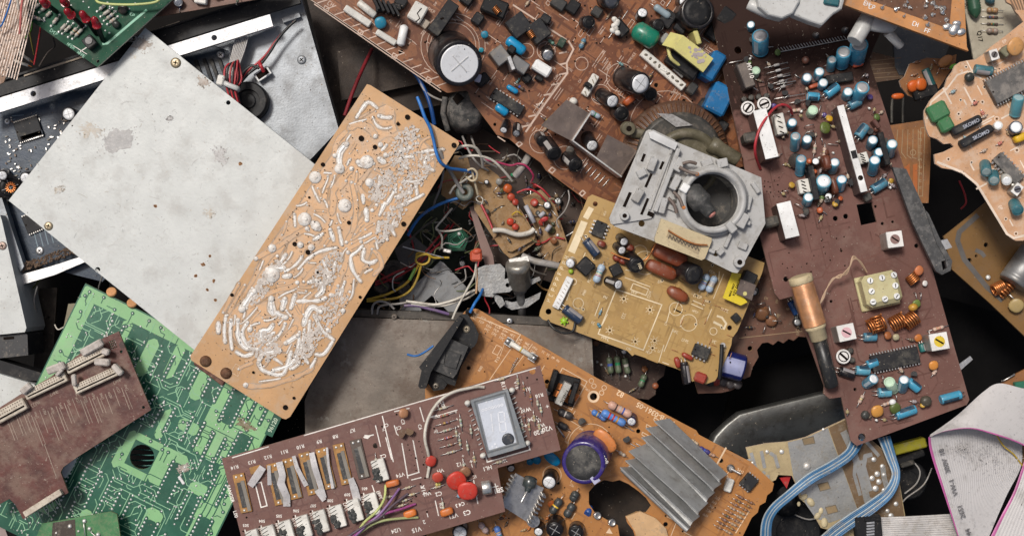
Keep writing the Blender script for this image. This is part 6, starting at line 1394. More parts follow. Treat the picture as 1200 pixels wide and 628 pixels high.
CAPS = [((891,60),(891,42),9.6,30,0),((880,34),(880,29),4.6,12,1),((884,88),(886,82.5),5.2,12,3),((986,76),(989,61),8.4,26,0),((1003,70),(1007,52),10.4,34,0),((973,81),(975,70),5.2,20,0),((958,91),(960.5,84),5.6,16,1),((944,95),(946,91),5.6,14,1),((962,102),(965,97),5.6,14,1),((991,114),(994,107.5),5.6,16,1),((1004,116),(1011,102.5),8.2,26,0),((950,134),(953,129),6,14,3),
 ((926,149),(928.7,143.5),5.4,15,1),((931,174),(932.3,159.5),5.6,24,0),((944,170),(946,163),5.6,17,1),((937,203),(939,186),5.8,26,0),((954,193),(956,189),4.6,12,2),((975,200),(978.4,190),5.6,20,1),((962,221),(965.5,212),8.8,20,1),((984,221),(986.6,210),5.8,20,1),((945,238),(947.6,231),5.8,16,1),((969,233),(971,230),4.4,10,2),
 ((1020,172),(1023,164),5.8,18,1),((1027,186),(1030.6,178),5.6,18,1),((1022,202),(1025.4,187.5),6.2,26,1),((1042,181),(1045.7,168.5),6,26,1),((1015,450),(1024,443.6),6,18,1),((1047,456),(1042,447),6.4,18,3),((1057,456),(1059.5,444.5),5.8,22,1)]
M_lidw = mat('bright_lid', (.85,.87,.88), .35, .1, var=.05, size=8)
for b_, t_, r_, h_, k in CAPS: cap(rt, b_, t_, r_, h_, M_cblack if k == 2 else (M_pgreen if k == 3 else M_cblue), (paint((.5,.5,.5), .4, .4), M_lidw, M_lidw, M_pgreen)[k], 18, mark=k in (0,1), cross=False)
for a_, c_, r_, sl in (((960,114),(946,113),5.2,0),((968,112),(982,101),5.8,0),((995,125),(1008,118.5),5.4,0),((1005,161),(1015,147.5),6,0),((1022,223),(1038,213),5.6,0),((1012,395),(1027,394.5),5.2,0),((1016,428),(1028,423.5),5.4,0),((1003,433.5),(1019,434.5),5.4,0),((983,434),(1000.6,440),5.4,2),((1029,460),(1044,459),5.6,0),((1064,446),(1077,456.5),5.4,0),((1126,462),(1102,468.5),5.4,0),((1050,487),(1073,479),5.4,0)):
    lcap(rt, a_, c_, r_, M_cblack if sl else M_cblue, M_lidw if r_ != 5.4 else M_cblue)
# switches
def whiteblk(p0, p1, w, h, name='push_switch'):
    o = blk(rt, p0, p1, w, h, paint((.1,.06,.05), .5), name, .6); a = rt.L(*p0, h); c = rt.L(*p1, h); d = c-a
    MB().box((a+c)/2+V(0,0,.6), (d.length+.4, w+.4, 1.6), math.degrees(math.atan2(d.y,d.x)), .4).build('white_cover', M_whitec, o); return o
whiteblk((890,129),(904.6,185.3), 15, 34); whiteblk((918,237.5),(928.6,278), 16, 30)
blk(rt, (872,162),(888,159), 12, 22, M_dgrey, 'switch_plunger', 2); blk(rt, (895,262),(914,257), 12, 20, M_dgrey, 'switch_plunger', 2)
for p0, p1, w, h in (((912,133),(917.5,157),12,14),((941,210),(944.5,226),13,12),((1010,179),(1014,191),12,12)):
    o = blk(rt, p0, p1, w, h, M_white, 'white_trimmer_block', 1); k = MB()
    for i in range(4): t_ = (i+.5)/4; k.tube([rt.L(p0[0]+(p1[0]-p0[0])*t_-3,p0[1]+(p1[1]-p0[1])*t_,h+.2), rt.L(p0[0]+(p1[0]-p0[0])*t_+2,p0[1]+(p1[1]-p0[1])*t_+2,h+.2)], .7, 4)
    k.build('groove_pattern', M_hole, o)
o = blk(rt, (869,74),(880,102), 13, 20, paint((.2,.17,.15), .35, .7), 'metal_can', 1); mb_ = MB(); rt.text('MV 10', 875,88, 7, -76, 20.2, mb_); mb_.build('can_lettering', M_print, o)
o = blk(rt, (984.6,124),(1012.5,225), 9, 26, paint((.09,.06,.055), .5), 'slide_switch', .6); a = rt.L(984.6,124,26); c = rt.L(1012.5,225,26); d = c-a; an = math.degrees(math.atan2(d.y,d.x))
MB().box((a+c)/2+V(0,0,.6), (d.length, 8, 1.4), an, .3).build('white_cover', M_whitec, o); MB().box(a.lerp(c,.57)+V(0,0,1.5), (9,6,1.4), an).build('slider', M_black, o); MB().lathe(a.lerp(c,.84)+V(0,0,1.2), V(0,0,1), [(3,0),(3,.4)], 14).build('cover_hole', M_hole, o)
a = rt.L(1016,231.5,8); MB().box(a, (9,9,8), 13, 1).build('slider_end', M_dgrey, rt.e)
blk(rt, (950,194),(957.5,234), 6.5, 20, M_black, 'black_fin', .6); blk(rt, (1032,155),(1041,193), 6.5, 20, M_black, 'black_fin', .6); blk(rt, (968,94),(1000,89), 11, 9, M_black, 'black_module', 1); blk(rt, (1024,140),(1031,150), 5, 12, paint((.12,.05,.04), .4), 'brown_module', 1)
pot(rt, (876.7,126.7), 8.2, 12, 40); pot(rt, (895.7,122), 8.2, 12, 10); pot(rt, (988.6,417.6), 8.4, 12, -55)
for x, y in ((871,118),(879,116),(888,115),(897,114),(995,411),(997,422)): MB().lathe(rt.L(x,y,0), V(0,0,1), [(3.4,0),(3.4,7),(1.8,7.2)], 14).build('trimmer_leg', M_dgrey, rt.e)
ifcan(rt, (1047,271),(1050,290), 18.5, 24, (.25,.15,.13)); ifcan(rt, (989.5,380),(994,399), 20, 24, (.62,.38,.4)); ifcan(rt, (1098.5,390),(1102.5,410), 21, 22, (.7,.5,.03))
# yellow bobbin
M_bob = mat('yellowed_bobbin_plastic', (.55,.5,.28), .4, var=.1, dirt=(.4,.3,.14), amt=.3, dsize=12, coat=.2)
a = rt.L(1035,338,26); q = MB(); q.box(V(a.x,a.y,13), (42,37,26), -1, 5); o = q.build('bobbin', M_bob, rt.e); q = MB(); q.box(V(a.x,a.y-1,2), (46,40,4), -1, 2); q.build('bobbin_base', M_bob, o)
for i in range(3):
    for j in range(3):
        if i == 1 and j == 1: continue
        c = V(a.x-14+14*i+(j-1)*1.5, a.y-12+12*j, 26); q = MB(); q.lathe(c, V(0,0,1), [(3.6,0),(3.6,1.6),(3,2.2)], 14); s_ = q.build('white_peg', M_whitec, o); MB().box(c+V(0,0,2.3), (4.4,.9,.3), 20*i+35*j).build('peg_slot', M_hole, s_)
coil(rt, (1018,384),(1036,376), 8.5, 7, 1.1, z=9); coil(rt, (1026,370),(1030,388), 6, 5, 1.1, z=14); coil(rt, (1044,381),(1060,373), 8, 6, 1.1, z=9); coil(rt, (1060,380),(1074,370), 8, 6, 1.1, z=10); coil(rt, (1066,322),(1073,331), 6, 5, 1.1, z=8)
MB().ell(rt.L(1070,360,14), 5.5,4.5,5).build('amber_drop', paint((.5,.27,.04), .3), rt.e)
discap(rt, (1077,317), 5.6, (.6,.2,.08), 30, z=10); discap(rt, (1084,332), 3.4, (.75,.72,.68), 60, z=6); discap(rt, (1074,356), 5, (.16,.22,.05), 10, z=8); jump(rt, (1070,343),(1072,352), .5, 8); jump(rt, (1077,343),(1076,352), .5, 8)
discap(rt, (1094,428), 5.6, (.65,.26,.05), 0, z=9); discap(rt, (1028,481.6), 7.2, (.6,.28,.06), 0, z=9, flat=.4); discap(rt, (1049,478), 6.6, (.1,.13,.03), 20, z=9, flat=.5); discap(rt, (1085,470), 6.4, (.08,.07,.05), 0, z=8, flat=.8); discap(rt, (1076,396), 4.6, (.55,.18,.04), 20, z=6); discap(rt, (1040.5,393), 4.6, (.35,.12,.04), 90, z=8, flat=.5); discap(rt, (1050,395), 4, (.45,.4,.25), 0, z=6, flat=.7)
lcap(rt, (1079,402),(1082,412), 3.6, paint((.02,.14,.13), .4), paint((.02,.14,.13), .4)); MB().ell(rt.L(1046,471,10), 4,3.6,3).build('white_bead', M_whitec, rt.e); discap(rt, (1014,486), 5, (.05,.05,.045), 40, z=6, flat=.8)
chip(rt, (1022,426.5),(1077,415), 19, 16, 7, pin=1.8)
for a_, c_ in (((1049,410),(1062,430)),((1014,458),(1004,477)),((1087,388),(1112,381)),((923,131),(944,128)),((953,186),(956,164)),((965,190),(967,167)),((1091,442),(1099,430)),((1030,476),(1048,470)),((905,185),(917,180)),((1048,424),(1060,438))): res(rt, a_, c_, 2.1, .5, (.55,.4,.32))
for i in range(5): res(rt, (896+i*2.4,80+i*6.4),(924+i*1.4,73+i*6.2), 1.6, .25, (.4,.38,.36), bands=0, name='diode', z=6)
for p0, p1 in (((907,117),(942,111)),((925,122),(944,118)),((854,75),(870,72)),((910,100),(932,96)),((912,92),(926,89)),((958,214),(968,206)),((912,108),(922,94))): jump(rt, p0, p1, .6, 4)
q = MB(); a = rt.L(915,61,1); c = rt.L(995,46,1); d = c-a
q.tube([a,c], .6, 4)
for i in range(24): p = a.lerp(c, i/24); q.tube([p, p+V(-2.5,5,1)], .5, 4)
q.build('comb_fringe', M_tin, rt.e); 
for x, y in ((956,42),(990,36)): MB().lathe(rt.L(x,y,0), V(0,0,1), [(4.5,0),(2,3),(1.5,8)], 12).build('solder_cone', M_tin, rt.e)
# crowded small parts between the capacitors
rr = random.Random(21); n = 0
REG = [((900,60),(1020,130),26),((920,130),(1000,235),60),((1015,120),(1052,225),26),((930,228),(985,252),18),((860,40),(905,115),14),((1045,380),(1100,470),10),((990,440),(1090,500),8)]
for (x0,y0),(x1,y1),nn in REG:
    for i in range(nn):
        x = rr.uniform(x0,x1); y = rr.uniform(y0,y1)
        if x < 853+(y-107)*.215+14 or x > 1036+(y-125)*.3-8: continue
        k = rr.random(); a = rr.uniform(0,360); L_ = rr.uniform(6,12); p1 = (x+L_*math.cos(R(a)), y-L_*math.sin(R(a)))
        if k < .34: res(rt, (x,y), p1, rr.uniform(1.4,2.1), .5, rr.choice(((.5,.4,.3),(.4,.32,.16),(.2,.15,.1),(.35,.3,.3))), z=rr.uniform(2,8))
        elif k < .5: discap(rt, (x,y), rr.uniform(2.6,4.5), rr.choice(((.45,.1,.03),(.1,.16,.04),(.5,.3,.04),(.14,.05,.03),(.4,.36,.3),(.08,.05,.2))), a, z=rr.uniform(4,9), flat=.5)
        elif k < .62: MB().ell(rt.L(x,y,rr.uniform(1,6)), 2,1.6,1.6,a).build('solder_dot', M_pad, rt.e)
        elif k < .74: to92(rt, (x,y), 3.6, 8, a)
        else: jump(rt, (x,y), p1, .5, rr.uniform(2,9))
discap(rt, (967,150), 7, (.12,.16,.03), 70, z=14, flat=.4); discap(rt, (972,139), 4, (.6,.35,.02), 150, z=14, flat=.4); pill(rt, (966,182),(970,200), 10, 22, (.14,.04,.02)); pill(rt, (974,208),(980,228), 7, 18, (.13,.04,.02)); q = MB(); q.lathe(rt.L(931,190,0), V(0,0,1), [(8,0),(9,8),(6,16),(2,19)], 20); q.build('glass_bead', mat('smoky_glass', (.12,.11,.1), .15, trans=.5, dirt=DUST, amt=.3), rt.e)
pill(rt, (960,99),(948,103), 5, 7, (.4,.08,.03)); blk(rt, (1000,77),(1012,74), 5, 6, (paint((.4,.07,.03), .4)), 'red_film_capacitor', 1)
tubepart(rt, [(928,134,4),(926,127,16),(918,123,22),(909,126,26),(899,137,34),(890,152,36),(885,170,34),(886,184,24),(891,198,2)], 1.7, M_red, 'red_wire')
# ferrite aerial
M_cop = mat('lacquered_copper_coil', (.55,.27,.13), .35, .4, var=.3, size=12, dirt=(.5,.35,.25), amt=.3, dsize=14, coat=.3)
fa = T('ferrite_aerial', 'copper-wound aerial coil on a black ferrite rod lying at the maroon board edge', 'aerial rod', 955, 390, 62, 0)
a = fa.L(938,326,0); c = fa.L(955,381,-4); d = c-a; H = d.length; q = MB(); pr = [(12.5,0)]
for i in range(46): pr += [(12.9,H*(i+.2)/46),(12.5,H*(i+.9)/46)]
q.lathe(a, d, pr, 26); o = q.build('copper_winding', M_cop, fa.e); MB().lathe(a-d.normalized()*3, d, [(10,0),(13.4,1),(13.6,8),(12.9,9)], 26).build('paper_end', M_cream, fa.e)
u = d.normalized(); q = MB(); q.lathe(c, d, [(12,0),(11.5,4),(10,5),(9.5,17),(8,18)], 22); q.build('cream_collar', M_cream, fa.e)
q = MB(); q.lathe(c+u*14, fa.L(975,453,-14)-(c+u*14), [(8,0),(8,(fa.L(975,453,-14)-c).length-16),(7,(fa.L(975,453,-14)-c).length-14)], 10); q.build('ferrite_rod', mat('ferrite', (.02,.02,.02), .35, dirt=DUST, amt=.2), fa.e)
M_twine = mat('pale_twine', (.5,.34,.22), .6, dirt=DUST, amt=.3)
for k in range(3):
    wire('thin_wire', 'thin pinkish-brown wire looping from the aerial coil over the maroon board', [(1014+k,317+k,34),(1008,308-k,44),(1000,300+k*2,50),(996,312,50),(992-k*2,321,46),(984,322+k*2,44),(976,328-k,42),(969,338,42),(963+k,350,44),(960-k,362,46),(958+k*2,376,44),(962,388,40)], .75, M_twine, group='strands of the aerial coil wire')
rt.relief(mat('tuner_relief', (.14,.07,.057), .75, bump=0, spec=.12, dirt=(.15,.09,.08), amt=.3, stain_or_shade=(0.,1.,128,(.03,.015,.012))), 160, 13.5, (1,2.4), 7); rt.finish(mat('rosy_print', (.4,.27,.24), .6, bump=0))  # relief tracks carry the same painted shade at the upper end

# ================================================================ black bar
bar = T('black_metal_bar', 'dusty black metal bar with a slotted end beside the maroon board', 'metal bar', 1085, 260, 44, 0, (.0,.0))
M_bar = mat('dusty_black_bar', (.07,.07,.07), .55, .2, var=.3, size=18, dirt=(.2,.19,.18), amt=.5, dsize=10, bump=.4)
bar.plate([(1046,196),(1062,198),(1086,250),(1104,285),(1116,306),(1114,317),(1104,322),(1097,318),(1070,262)], 6, M_bar, 'bar', slots=[[(1103,306),(1108,305),(1110,314),(1105,317)]]); slab(bar, [(1084,246),(1088,250),(1104,285),(1113,304),(1109,305),(1098,286)], 0, 1.4, M_bar, 'folded_edge'); slab(bar, [(1098,283),(1110,280),(1116,290),(1103,294)], -12, -4, M_alu, 'tab')
slab(bar, [(1124,446),(1138,434),(1140,437),(1127,450)], -50, -44, M_alu, 'strap') if False else None
st = T('grey_strap', 'small grey metal strap sticking out right of the maroon board', 'strap', 1130, 430, 6, 0); st.plate([(1118,431),(1137,417),(1140,421),(1122,437)], 2, M_alu, 'strap')

# ================================================================ tan board on the right with the big chip
M_tan2 = mat('pinkish_tan_laminate', (.58,.33,.18), .5, var=.14, size=30, dirt=(.62,.46,.34), amt=.5, dsize=12, bump=.15)
M_rim = mat('pale_torn_edge', (.66,.5,.38), .8, bump=.6)
ct = T('broken_tan_board', 'jagged broken tan board with a large many-legged chip at the right edge', 'circuit board', 1160, 150, 74, 28, (-.03,.0))
ct.plate([(1230,5),(1198,27),(1184,38),(1171,48),(1160,56),(1152,64),(1143,70),(1134,71),(1125,73),(1119,77),(1116,84),(1110,92),(1107,102),(1098,109),(1090,118),(1083,130),(1083,140),(1085,150),(1089,160),(1098,163),(1106,169),(1114,168),(1118,172),(1106,178),(1095,181),(1096,192),(1104,197),(1117,199),(1129,204),(1139,211),(1147,220),(1160,240),(1185,279),(1190,282),(1199,282),(1230,262)], 4, M_tan2, 'board', holes=[(1141,121,1.2)], edge=M_rim)
ct.line([(1086,140),(1091,120),(1110,104),(1122,88),(1134,84),(1150,92)], 1.6); ct.line([(1098,190),(1128,202),(1145,216),(1180,274),(1188,279),(1200,276)], 2.2)
ct.line([(1160,215),(1150,205),(1170,196)], 2)
rr = random.Random(8)
for i in range(120):
    x = rr.uniform(1090,1215); y = rr.uniform(30,275)
    if x < 1085+max(0,(118-y))*.9 or x < 1098+max(0,y-190)*1.02+6: continue
    a = rr.choice((28,-62)); L_ = rr.uniform(5,22); k = rr.random()
    if k < .6: ct.line([(x,y),(x+L_*math.cos(R(a)),y-L_*math.sin(R(a)))], rr.uniform(.7,1.6))
    elif k < .8: ct.ring(x,y,rr.uniform(1.6,3),.8); ct.dot(x,y,1)
    else: ct.scribble(x,y,3.4,a,2)
chip(ct, (1162,109),(1230,74), 28, 22, 9, m=mat('dusty_chip_top', (.1,.095,.09), .6, var=.4, size=14, dirt=(.28,.25,.22), amt=.6, dsize=12), pin=2.4)
ifcan(ct, (1160,66),(1170,63), 12, 16, (.1,.09,.09)); blk(ct, (1176,64),(1184,56), 10, 16, paint((.2,.19,.12), .5), 'olive_module', 1); discap(ct, (1190,55), 10, (.62,.32,.12), 20, z=18, flat=.3)
lcap(ct, (1163,84),(1142,81), 5.4, paint((.05,.17,.2), .35), paint((.05,.17,.2), .35)); discap(ct, (1136,91), 5.5, (.03,.035,.03), 0, z=8, flat=.8)
M_gf = mat('matte_green_block', (.05,.18,.07), .55, var=.12, dirt=DUST, amt=.15)
blk(ct, (1090,136),(1111,125), 19, 11, M_gf, 'green_film_block', 2.4); blk(ct, (1102,150),(1117,142), 15, 11, M_gf, 'green_film_block', 2.4)
for p0, p1 in (((1117,155),(1151,138)),((1127,170),(1164,149))):
    o = blk(ct, p0, p1, 9.5, 12, M_black2, 'flat_resistor_pack', 2); mb_ = MB(); ct.text('SKOMO', (p0[0]+p1[0])/2, (p0[1]+p1[1])/2, 5.6, 26, 12.2, mb_); mb_.build('pack_lettering', paint((.4,.42,.48), .5), o)
for b_, t_, r_, s_, l_ in (((1167,150),(1170,147),5,M_white,M_lidw),((1187,153),(1191,149),7.2,M_cnavy,M_lidw),((1189,135),(1194,114),6.4,paint((.1,.3,.35), .35),paint((.35,.5,.52), .4)),((1154,192),(1156,202),6,paint((.05,.17,.2), .35),paint((.25,.32,.32), .4)),((1164,204),(1165,212),6,paint((.05,.17,.2), .35),paint((.3,.38,.38), .4)),((1178,208),(1180,212),5.6,M_white,M_lidw),((1188,238),(1193,247),6.5,paint((.05,.17,.2), .35),paint((.05,.17,.2), .35))): cap(ct, b_, t_, r_, 16, s_, l_, 18, mark=False, cross=False)
ifcan(ct, (1188,219),(1196,225), 13, 14, (.1,.1,.12)); pill(ct, (1188,165),(1204,158), 9, 12, (.7,.42,.02)); chip(ct, (1169,183),(1196,212), 13.5, 8, 7, m=MC['dusty_chip_top'], pin=2.2)
for i in range(16):
    x = rr.uniform(1110,1198); y = rr.uniform(95,215)
    if x < 1098+max(0,y-190)*1.02+14: continue
    res(ct, (x,y),(x+9,y-5) if rr.random() < .5 else (x+5,y+9), 1.8, .55, rr.choice(((.5,.4,.32),(.55,.2,.15),(.3,.4,.42),(.5,.35,.2))))
ct.finish(mat('whitish_print', (.75,.62,.5), .6, bump=0))

# ================================================================ yellow-brown board, right
M_yb = mat('amber_brown_laminate', (.2,.105,.03), .45, var=.2, size=40, dirt=(.16,.1,.05), amt=.35, dsize=20, bump=.15)
yb = T('amber_board', 'dark amber circuit board with a grey can below the broken tan board', 'circuit board', 1165, 310, -14, -38)
yb.plate([(1106,277),(1140,250),(1170,225),(1240,190),(1240,425),(1203,396),(1160,355),(1116,316)], 4, M_yb, 'board', holes=[(1155.6,287,2.8),(1136,305,2.8),(1144,300,1.8)], edge=paint((.3,.17,.07), .6))
yb.line([(1146,252),(1124,272),(1122,282),(1130,304),(1156,336),(1175,352)], 5, .3); yb.line([(1143,293),(1150,296),(1154,301)], 4, .3)
yb.finish(mat('grey_track', (.13,.12,.11), .45, .2, bump=.2))
a = yb.L(1186,332,16); c = yb.L(1212,296,16); d = c-a; q = MB(); q.lathe(a, d, [(15,0),(17,1.5),(17,6),(16,7.5),(17,9),(17,d.length)], 30); q.build('grey_can', mat('grey_can_metal', (.27,.27,.265), .42, .5, dirt=DUST, amt=.3), yb.e)
coil(yb, (1164,340),(1176,334), 6, 6, 1.6, z=8); coil(yb, (1172,345),(1186,332), 5, 5, 1.6, z=8); discap(yb, (1191,358), 8.6, (.45,.33,.14), 0, z=10, flat=.3); jump(yb, (1180,345),(1188,353), .9, 8); MB().ell(yb.L(1158,325,3), 3,3,2).build('solder_dot', M_pad, yb.e)

# ================================================================ pieces between the boards, upper right
M_obrn = mat('brown_orange_laminate', (.28,.12,.04), .5, var=.3, size=16, dirt=(.2,.1,.06), amt=.4, dsize=10, bump=.3)
sb = T('small_broken_board', 'small torn orange-brown board with orange and teal parts near the grey plastic sheet', 'circuit board', 1090, 90, 8, 10, (.05,.0))
sb.plate([(1066,75),(1086,68),(1102,69),(1121,64),(1120,73),(1113,84),(1104,98),(1094,112),(1080,118),(1064,112),(1056,102),(1054,95),(1060,90)], 3, M_obrn, 'board', edge=M_rim)
discap(sb, (1070,101), 7, (.62,.12,.02), 20, z=10, flat=.6); discap(sb, (1079,99), 7.5, (.62,.13,.02), 80, z=12, flat=.6); discap(sb, (1052,113), 7.4, (.6,.12,.02), -5, z=4, ry=3.5, flat=.5); lcap(sb, (1094,104),(1084,81), 4.6, paint((.02,.1,.1), .35), paint((.02,.1,.1), .35)); blk(sb, (1072,112),(1100,104), 14, 10, M_black, 'black_module', 2); MB().ell(sb.L(1117,78,8), 5,2.4,2,20).build('green_lamp', paint((.15,.5,.05), .4), sb.e); MB().ell(sb.L(1108,72,4), 10,6,3,25).build('orange_lump', paint((.5,.22,.08), .5), sb.e)
for i in range(9): x = rr.uniform(1064,1104); y = rr.uniform(72,96); res(sb, (x,y),(x+9*math.cos(i),y+9*math.sin(i)), 1.5, .5, rr.choice(((.3,.15,.08),(.35,.28,.15))))
gs = T('grey_plastic_sheet', 'smoky grey plastic sheet under the orange solder board', 'plastic sheet', 1080, 60, -20, 0, (.1,.1)); gs.plate([(1046,30),(1115,46),(1108,66),(1085,78),(1066,88),(1054,88),(1049,78)], 4, mat('smoky_plastic', (.075,.08,.085), .4, dirt=DUST, amt=.2), 'sheet')
ps = T('brown_board_strip', 'narrow brown board with white tracks standing right of the maroon board', 'circuit board', 1068, 190, -20, 5); ps.plate([(1043,147),(1082,141),(1090,160),(1091,178),(1088,238),(1058,238),(1046,190)], 3, M_obrn, 'board')
for i in range(5): ps.line([(1052+i*6,152),(1050+i*6.5,176+i*3),(1056+i*6,186)], .7)
ps.ring(1070,179,3.6,.8); ps.line([(1079,150),(1084,150),(1081,230),(1076,230),(1079,150)], .7)
for i in range(9): ps.scribble(1078,156+i*8,4,-90,1)
ps.fill([(1062,192),(1072,190),(1072,232),(1062,232)]) if False else None
ps.finish(mat('dim_print', (.36,.25,.14), .6, bump=0)); slab(ps, [(1060,196),(1066,192),(1067,232),(1061,232)], 0, .6, paint((.45,.13,.03), .5), 'orange_stripe'); slab(ps, [(1070,193),(1075,192),(1075,234),(1070,234)], 0, .6, paint((.45,.13,.03), .5), 'orange_stripe')
os_ = T('orange_solder_board', 'thick orange-edged board with shiny solder spikes at the top right', 'circuit board', 1060, 15, 84, -20.5, (-.04,.06))
os_.plate([(1128,-40),(1133,55),(1135,60),(1126,57),(968,-2),(960,-6),(960,-40)], 5, mat('orange_edge_laminate', (.5,.22,.07), .5, dirt=DUST, amt=.25), 'board'); slab(os_, [(990,-30),(1118,-30),(1113,28),(1104,31),(990,-10)], 0, .4, mat('dark_resin', (.13,.055,.025), .35, var=.3, size=14), 'resin_area')
M_spk = mat('shiny_solder', (.8,.79,.76), .22, .85, var=.15, size=4, bump=.3)
for i in range(34):
    x = rr.uniform(996,1112); y = rr.uniform(-5,36)
    if y > (x-968)*.355-10: continue
    r_ = rr.uniform(2,4); c = os_.L(x,y,.3); q = MB(); q.lathe(c, V(rr.uniform(-.5,.5),rr.uniform(-.5,.5),1), [(r_,0),(r_*.7,1),(r_*.3,3),(r_*.2,5)], 10); q.build('solder_spike', M_spk, os_.e)
for x, y, r_ in ((1118,35,8),(1110,32,5.5),(1126,38,5.5),(1121,28,5)): MB().ell(os_.L(x,y,1), r_,r_*.7,r_*.6,rr.uniform(0,90), p=.8).build('solder_blob', M_spk, os_.e)
for x, y in ((1014,4),(1020,8),(1071,28),(1085,36),(1073,12)): os_.scribble(x,y,5,-20,2)
os_.finish(M_whitec)
bg = T('beige_board', 'beige circuit board with dark green inductors in the top right corner', 'circuit board', 1165, 25, 20, -80); bg.plate([(1126,-12),(1232,-12),(1232,62),(1141,70),(1134,30)], 3, mat('beige_laminate', (.42,.38,.29), .5, dirt=(.3,.25,.18), amt=.3), 'board')
a = bg.L(1139,-8,8); c = bg.L(1144,22,8); q = MB(); d = c-a; H = d.length; pr = [(7,0)]
for i in range(7): pr += [(7.6,H*.1*i+1),(6.6,H*.1*i+2.5)]
q.lathe(a, d, pr+[(6,H*.8),(3,H*.93),(1,H)], 18); q.build('green_inductor', paint((.03,.09,.05), .4), bg.e)
res(bg, (1154,-2),(1166,4), 4, .8, (.03,.08,.1)); 
for i, cl_ in enumerate(((.35,.2,.1),(.08,.06,.05),(.1,.08,.06),(.3,.24,.2))): res(bg, (1150,12+i*8),(1176,13+i*8), 3 if i in (0,3) else 1.4, .5, cl_)
mb_ = MB(); bg.text('Q17', 1148,43, 7, -80, .3, mb_); bg.text('R31', 1159,38, 5, -80, .3, mb_); bg.text('O1', 1131,8, 5, -80, .3, mb_); mb_.build('black_lettering', M_hole, bg.e); 
cr = T('tan_board_corner', 'rough tan board corner with short pins in the very top right corner', 'circuit board', 1192, 8, 60, 40); cr.plate([(1176,-8),(1230,-8),(1230,20),(1199,26),(1194,18),(1190,14),(1186,6),(1180,3)], 4, M_tan2, 'board', edge=M_rim)
for i in range(5): cr.line([(1182+i*4,-4),(1190+i*3,12)], 1.6)
cr.finish(mat('brown_track', (.2,.12,.07), .5, bump=0))
# white plastic pieces at the top
M_milk = mat('milky_plastic', (.55,.55,.53), .35, var=.08, size=30, dirt=(.4,.38,.35), amt=.25, dsize=18, coat=.1)
wh = T('white_plastic_housing', 'milky white plastic housing with a spout at the top edge', 'plastic housing', 925, 0, 92, 0)
for pts, z0, z1, nm_ in (([(882,-20),(938,-20),(936,4),(928,18),(915,24),(899,20),(887,10)],-10,8,'housing'),([(926,15),(936,2),(944,-20),(996,-20),(987,11),(977,17),(963,31),(950,27),(930,19)],-12,2,'lower_housing')):
    P = [V(*wh.L(p[0],p[1],0)[:2],0) for p in pts]; cen = sum(P, V(0,0,0))/len(P); q = MB(); n = len(P); vs = []
    for zz, k in ((z0,1),(z1-4,1),(z1-1.2,.96),(z1,.88)): vs += [cen+(p-cen)*k+V(0,0,zz) for p in P]
    q.add(vs, [[j*n+(i+1) % n, j*n+i, (j+1)*n+i, (j+1)*n+(i+1) % n][::1] for j in range(3) for i in range(n)]+[[3*n+i for i in reversed(range(n))]]); q.build(nm_, M_milk, wh.e)
a = wh.L(902,16,-4); c = wh.L(877,5,-8); MB().lathe(a, c-a, [(7,0),(6.5,(c-a).length*.8),(6,(c-a).length)], 18).build('spout', M_milk, wh.e); blk(wh, (966,0),(984,3), 9, 6, paint((.02,.12,.14), .4), 'teal_patch', 2, 0)
kn = T('plastic_shaft', 'white plastic shaft with a round flange and peg beside the blue capacitors', 'knob', 1020, 35, 52, 0)
a = kn.L(1014,27,0); c = kn.L(1001,49,4); d = c-a; H = d.length; MB().lathe(a, d, [(9,-8),(9.4,0),(9.2,H-1),(8.4,H)], 26).build('barrel', M_milk, kn.e); MB().ell(kn.L(1031,28,0), 20,10,7,-8, p=.8, seg=26).build('flange', M_milk, kn.e)
a = kn.L(1040,38,-6); c = kn.L(1056,55,-14); MB().lathe(a, c-a, [(5.4,0),(5,(c-a).length-1),(4,(c-a).length)], 18).build('peg', M_milk, kn.e)
wd = T('brown_slat_board', 'dark brown board with fine stripes right of the blue capacitors', 'circuit board', 1030, 90, -16, 8); wd.plate([(1018,60),(1050,68),(1060,92),(1018,98)], 3, mat('dark_brown_laminate', (.09,.045,.02), .5, dirt=DUST, amt=.2), 'board')
for i in range(5): wd.line([(1019,72+i*5),(1056,68+i*5.4)], .6)
wd.finish(mat('dim_brown_print', (.2,.13,.07), .6, bump=0))
for x in (1046,1059): wire('steel_rod', 'thin steel rod in the black gap, '+('left' if x == 1046 else 'right')+' of the pair under the broken board', [(x,112,-60),(x-1,126,-60),(x-1,144,-60)], 1.8, M_dgrey, 'rod', group='steel rods in the gap')
wire('red_wire', 'short dark red wire curving in the black gap below the broken tan board', [(1124,212,-60),(1130,226,-60),(1132,238,-60),(1126,245,-60)], 1.2, M_red)
# ================================================================ lower right: tray, silver board, ribbons
M_tray = mat('dark_pressed_steel', (.17,.17,.16), .38, .75, var=.35, size=60, dirt=(.1,.09,.08), amt=.4, dsize=10, bump=.2)
tr_ = T('steel_tray', 'dark pressed steel tray rim with a rounded corner behind the silver board', 'tray', 920, 500, -40, 0)
rows = [([(828,518),(833,508),(848,494),(863,482),(900,473),(1000,449)],-60),([(831,520),(836,510),(850,496),(865,484),(901,475),(1001,451)],-8),([(836,521),(841,512),(853,499),(868,487),(903,478),(1002,454)],-5),([(858,528),(862,521),(868,514),(878,506),(910,497),(1006,474)],-20),([(876,542),(880,536),(884,530),(892,526),(918,518),(1010,496)],-30),([(880,550),(886,542),(892,536),(900,532),(922,526),(1012,504)],-60)]
vs = [tr_.L(p[0],p[1],z) for pts, z in rows for p in pts]; q = MB(); q.add(vs, [[j*6+i,(j+1)*6+i,(j+1)*6+i+1,j*6+i+1] for j in range(5) for i in range(5)], 0, True); q.build('rim', M_tray, tr_.e)
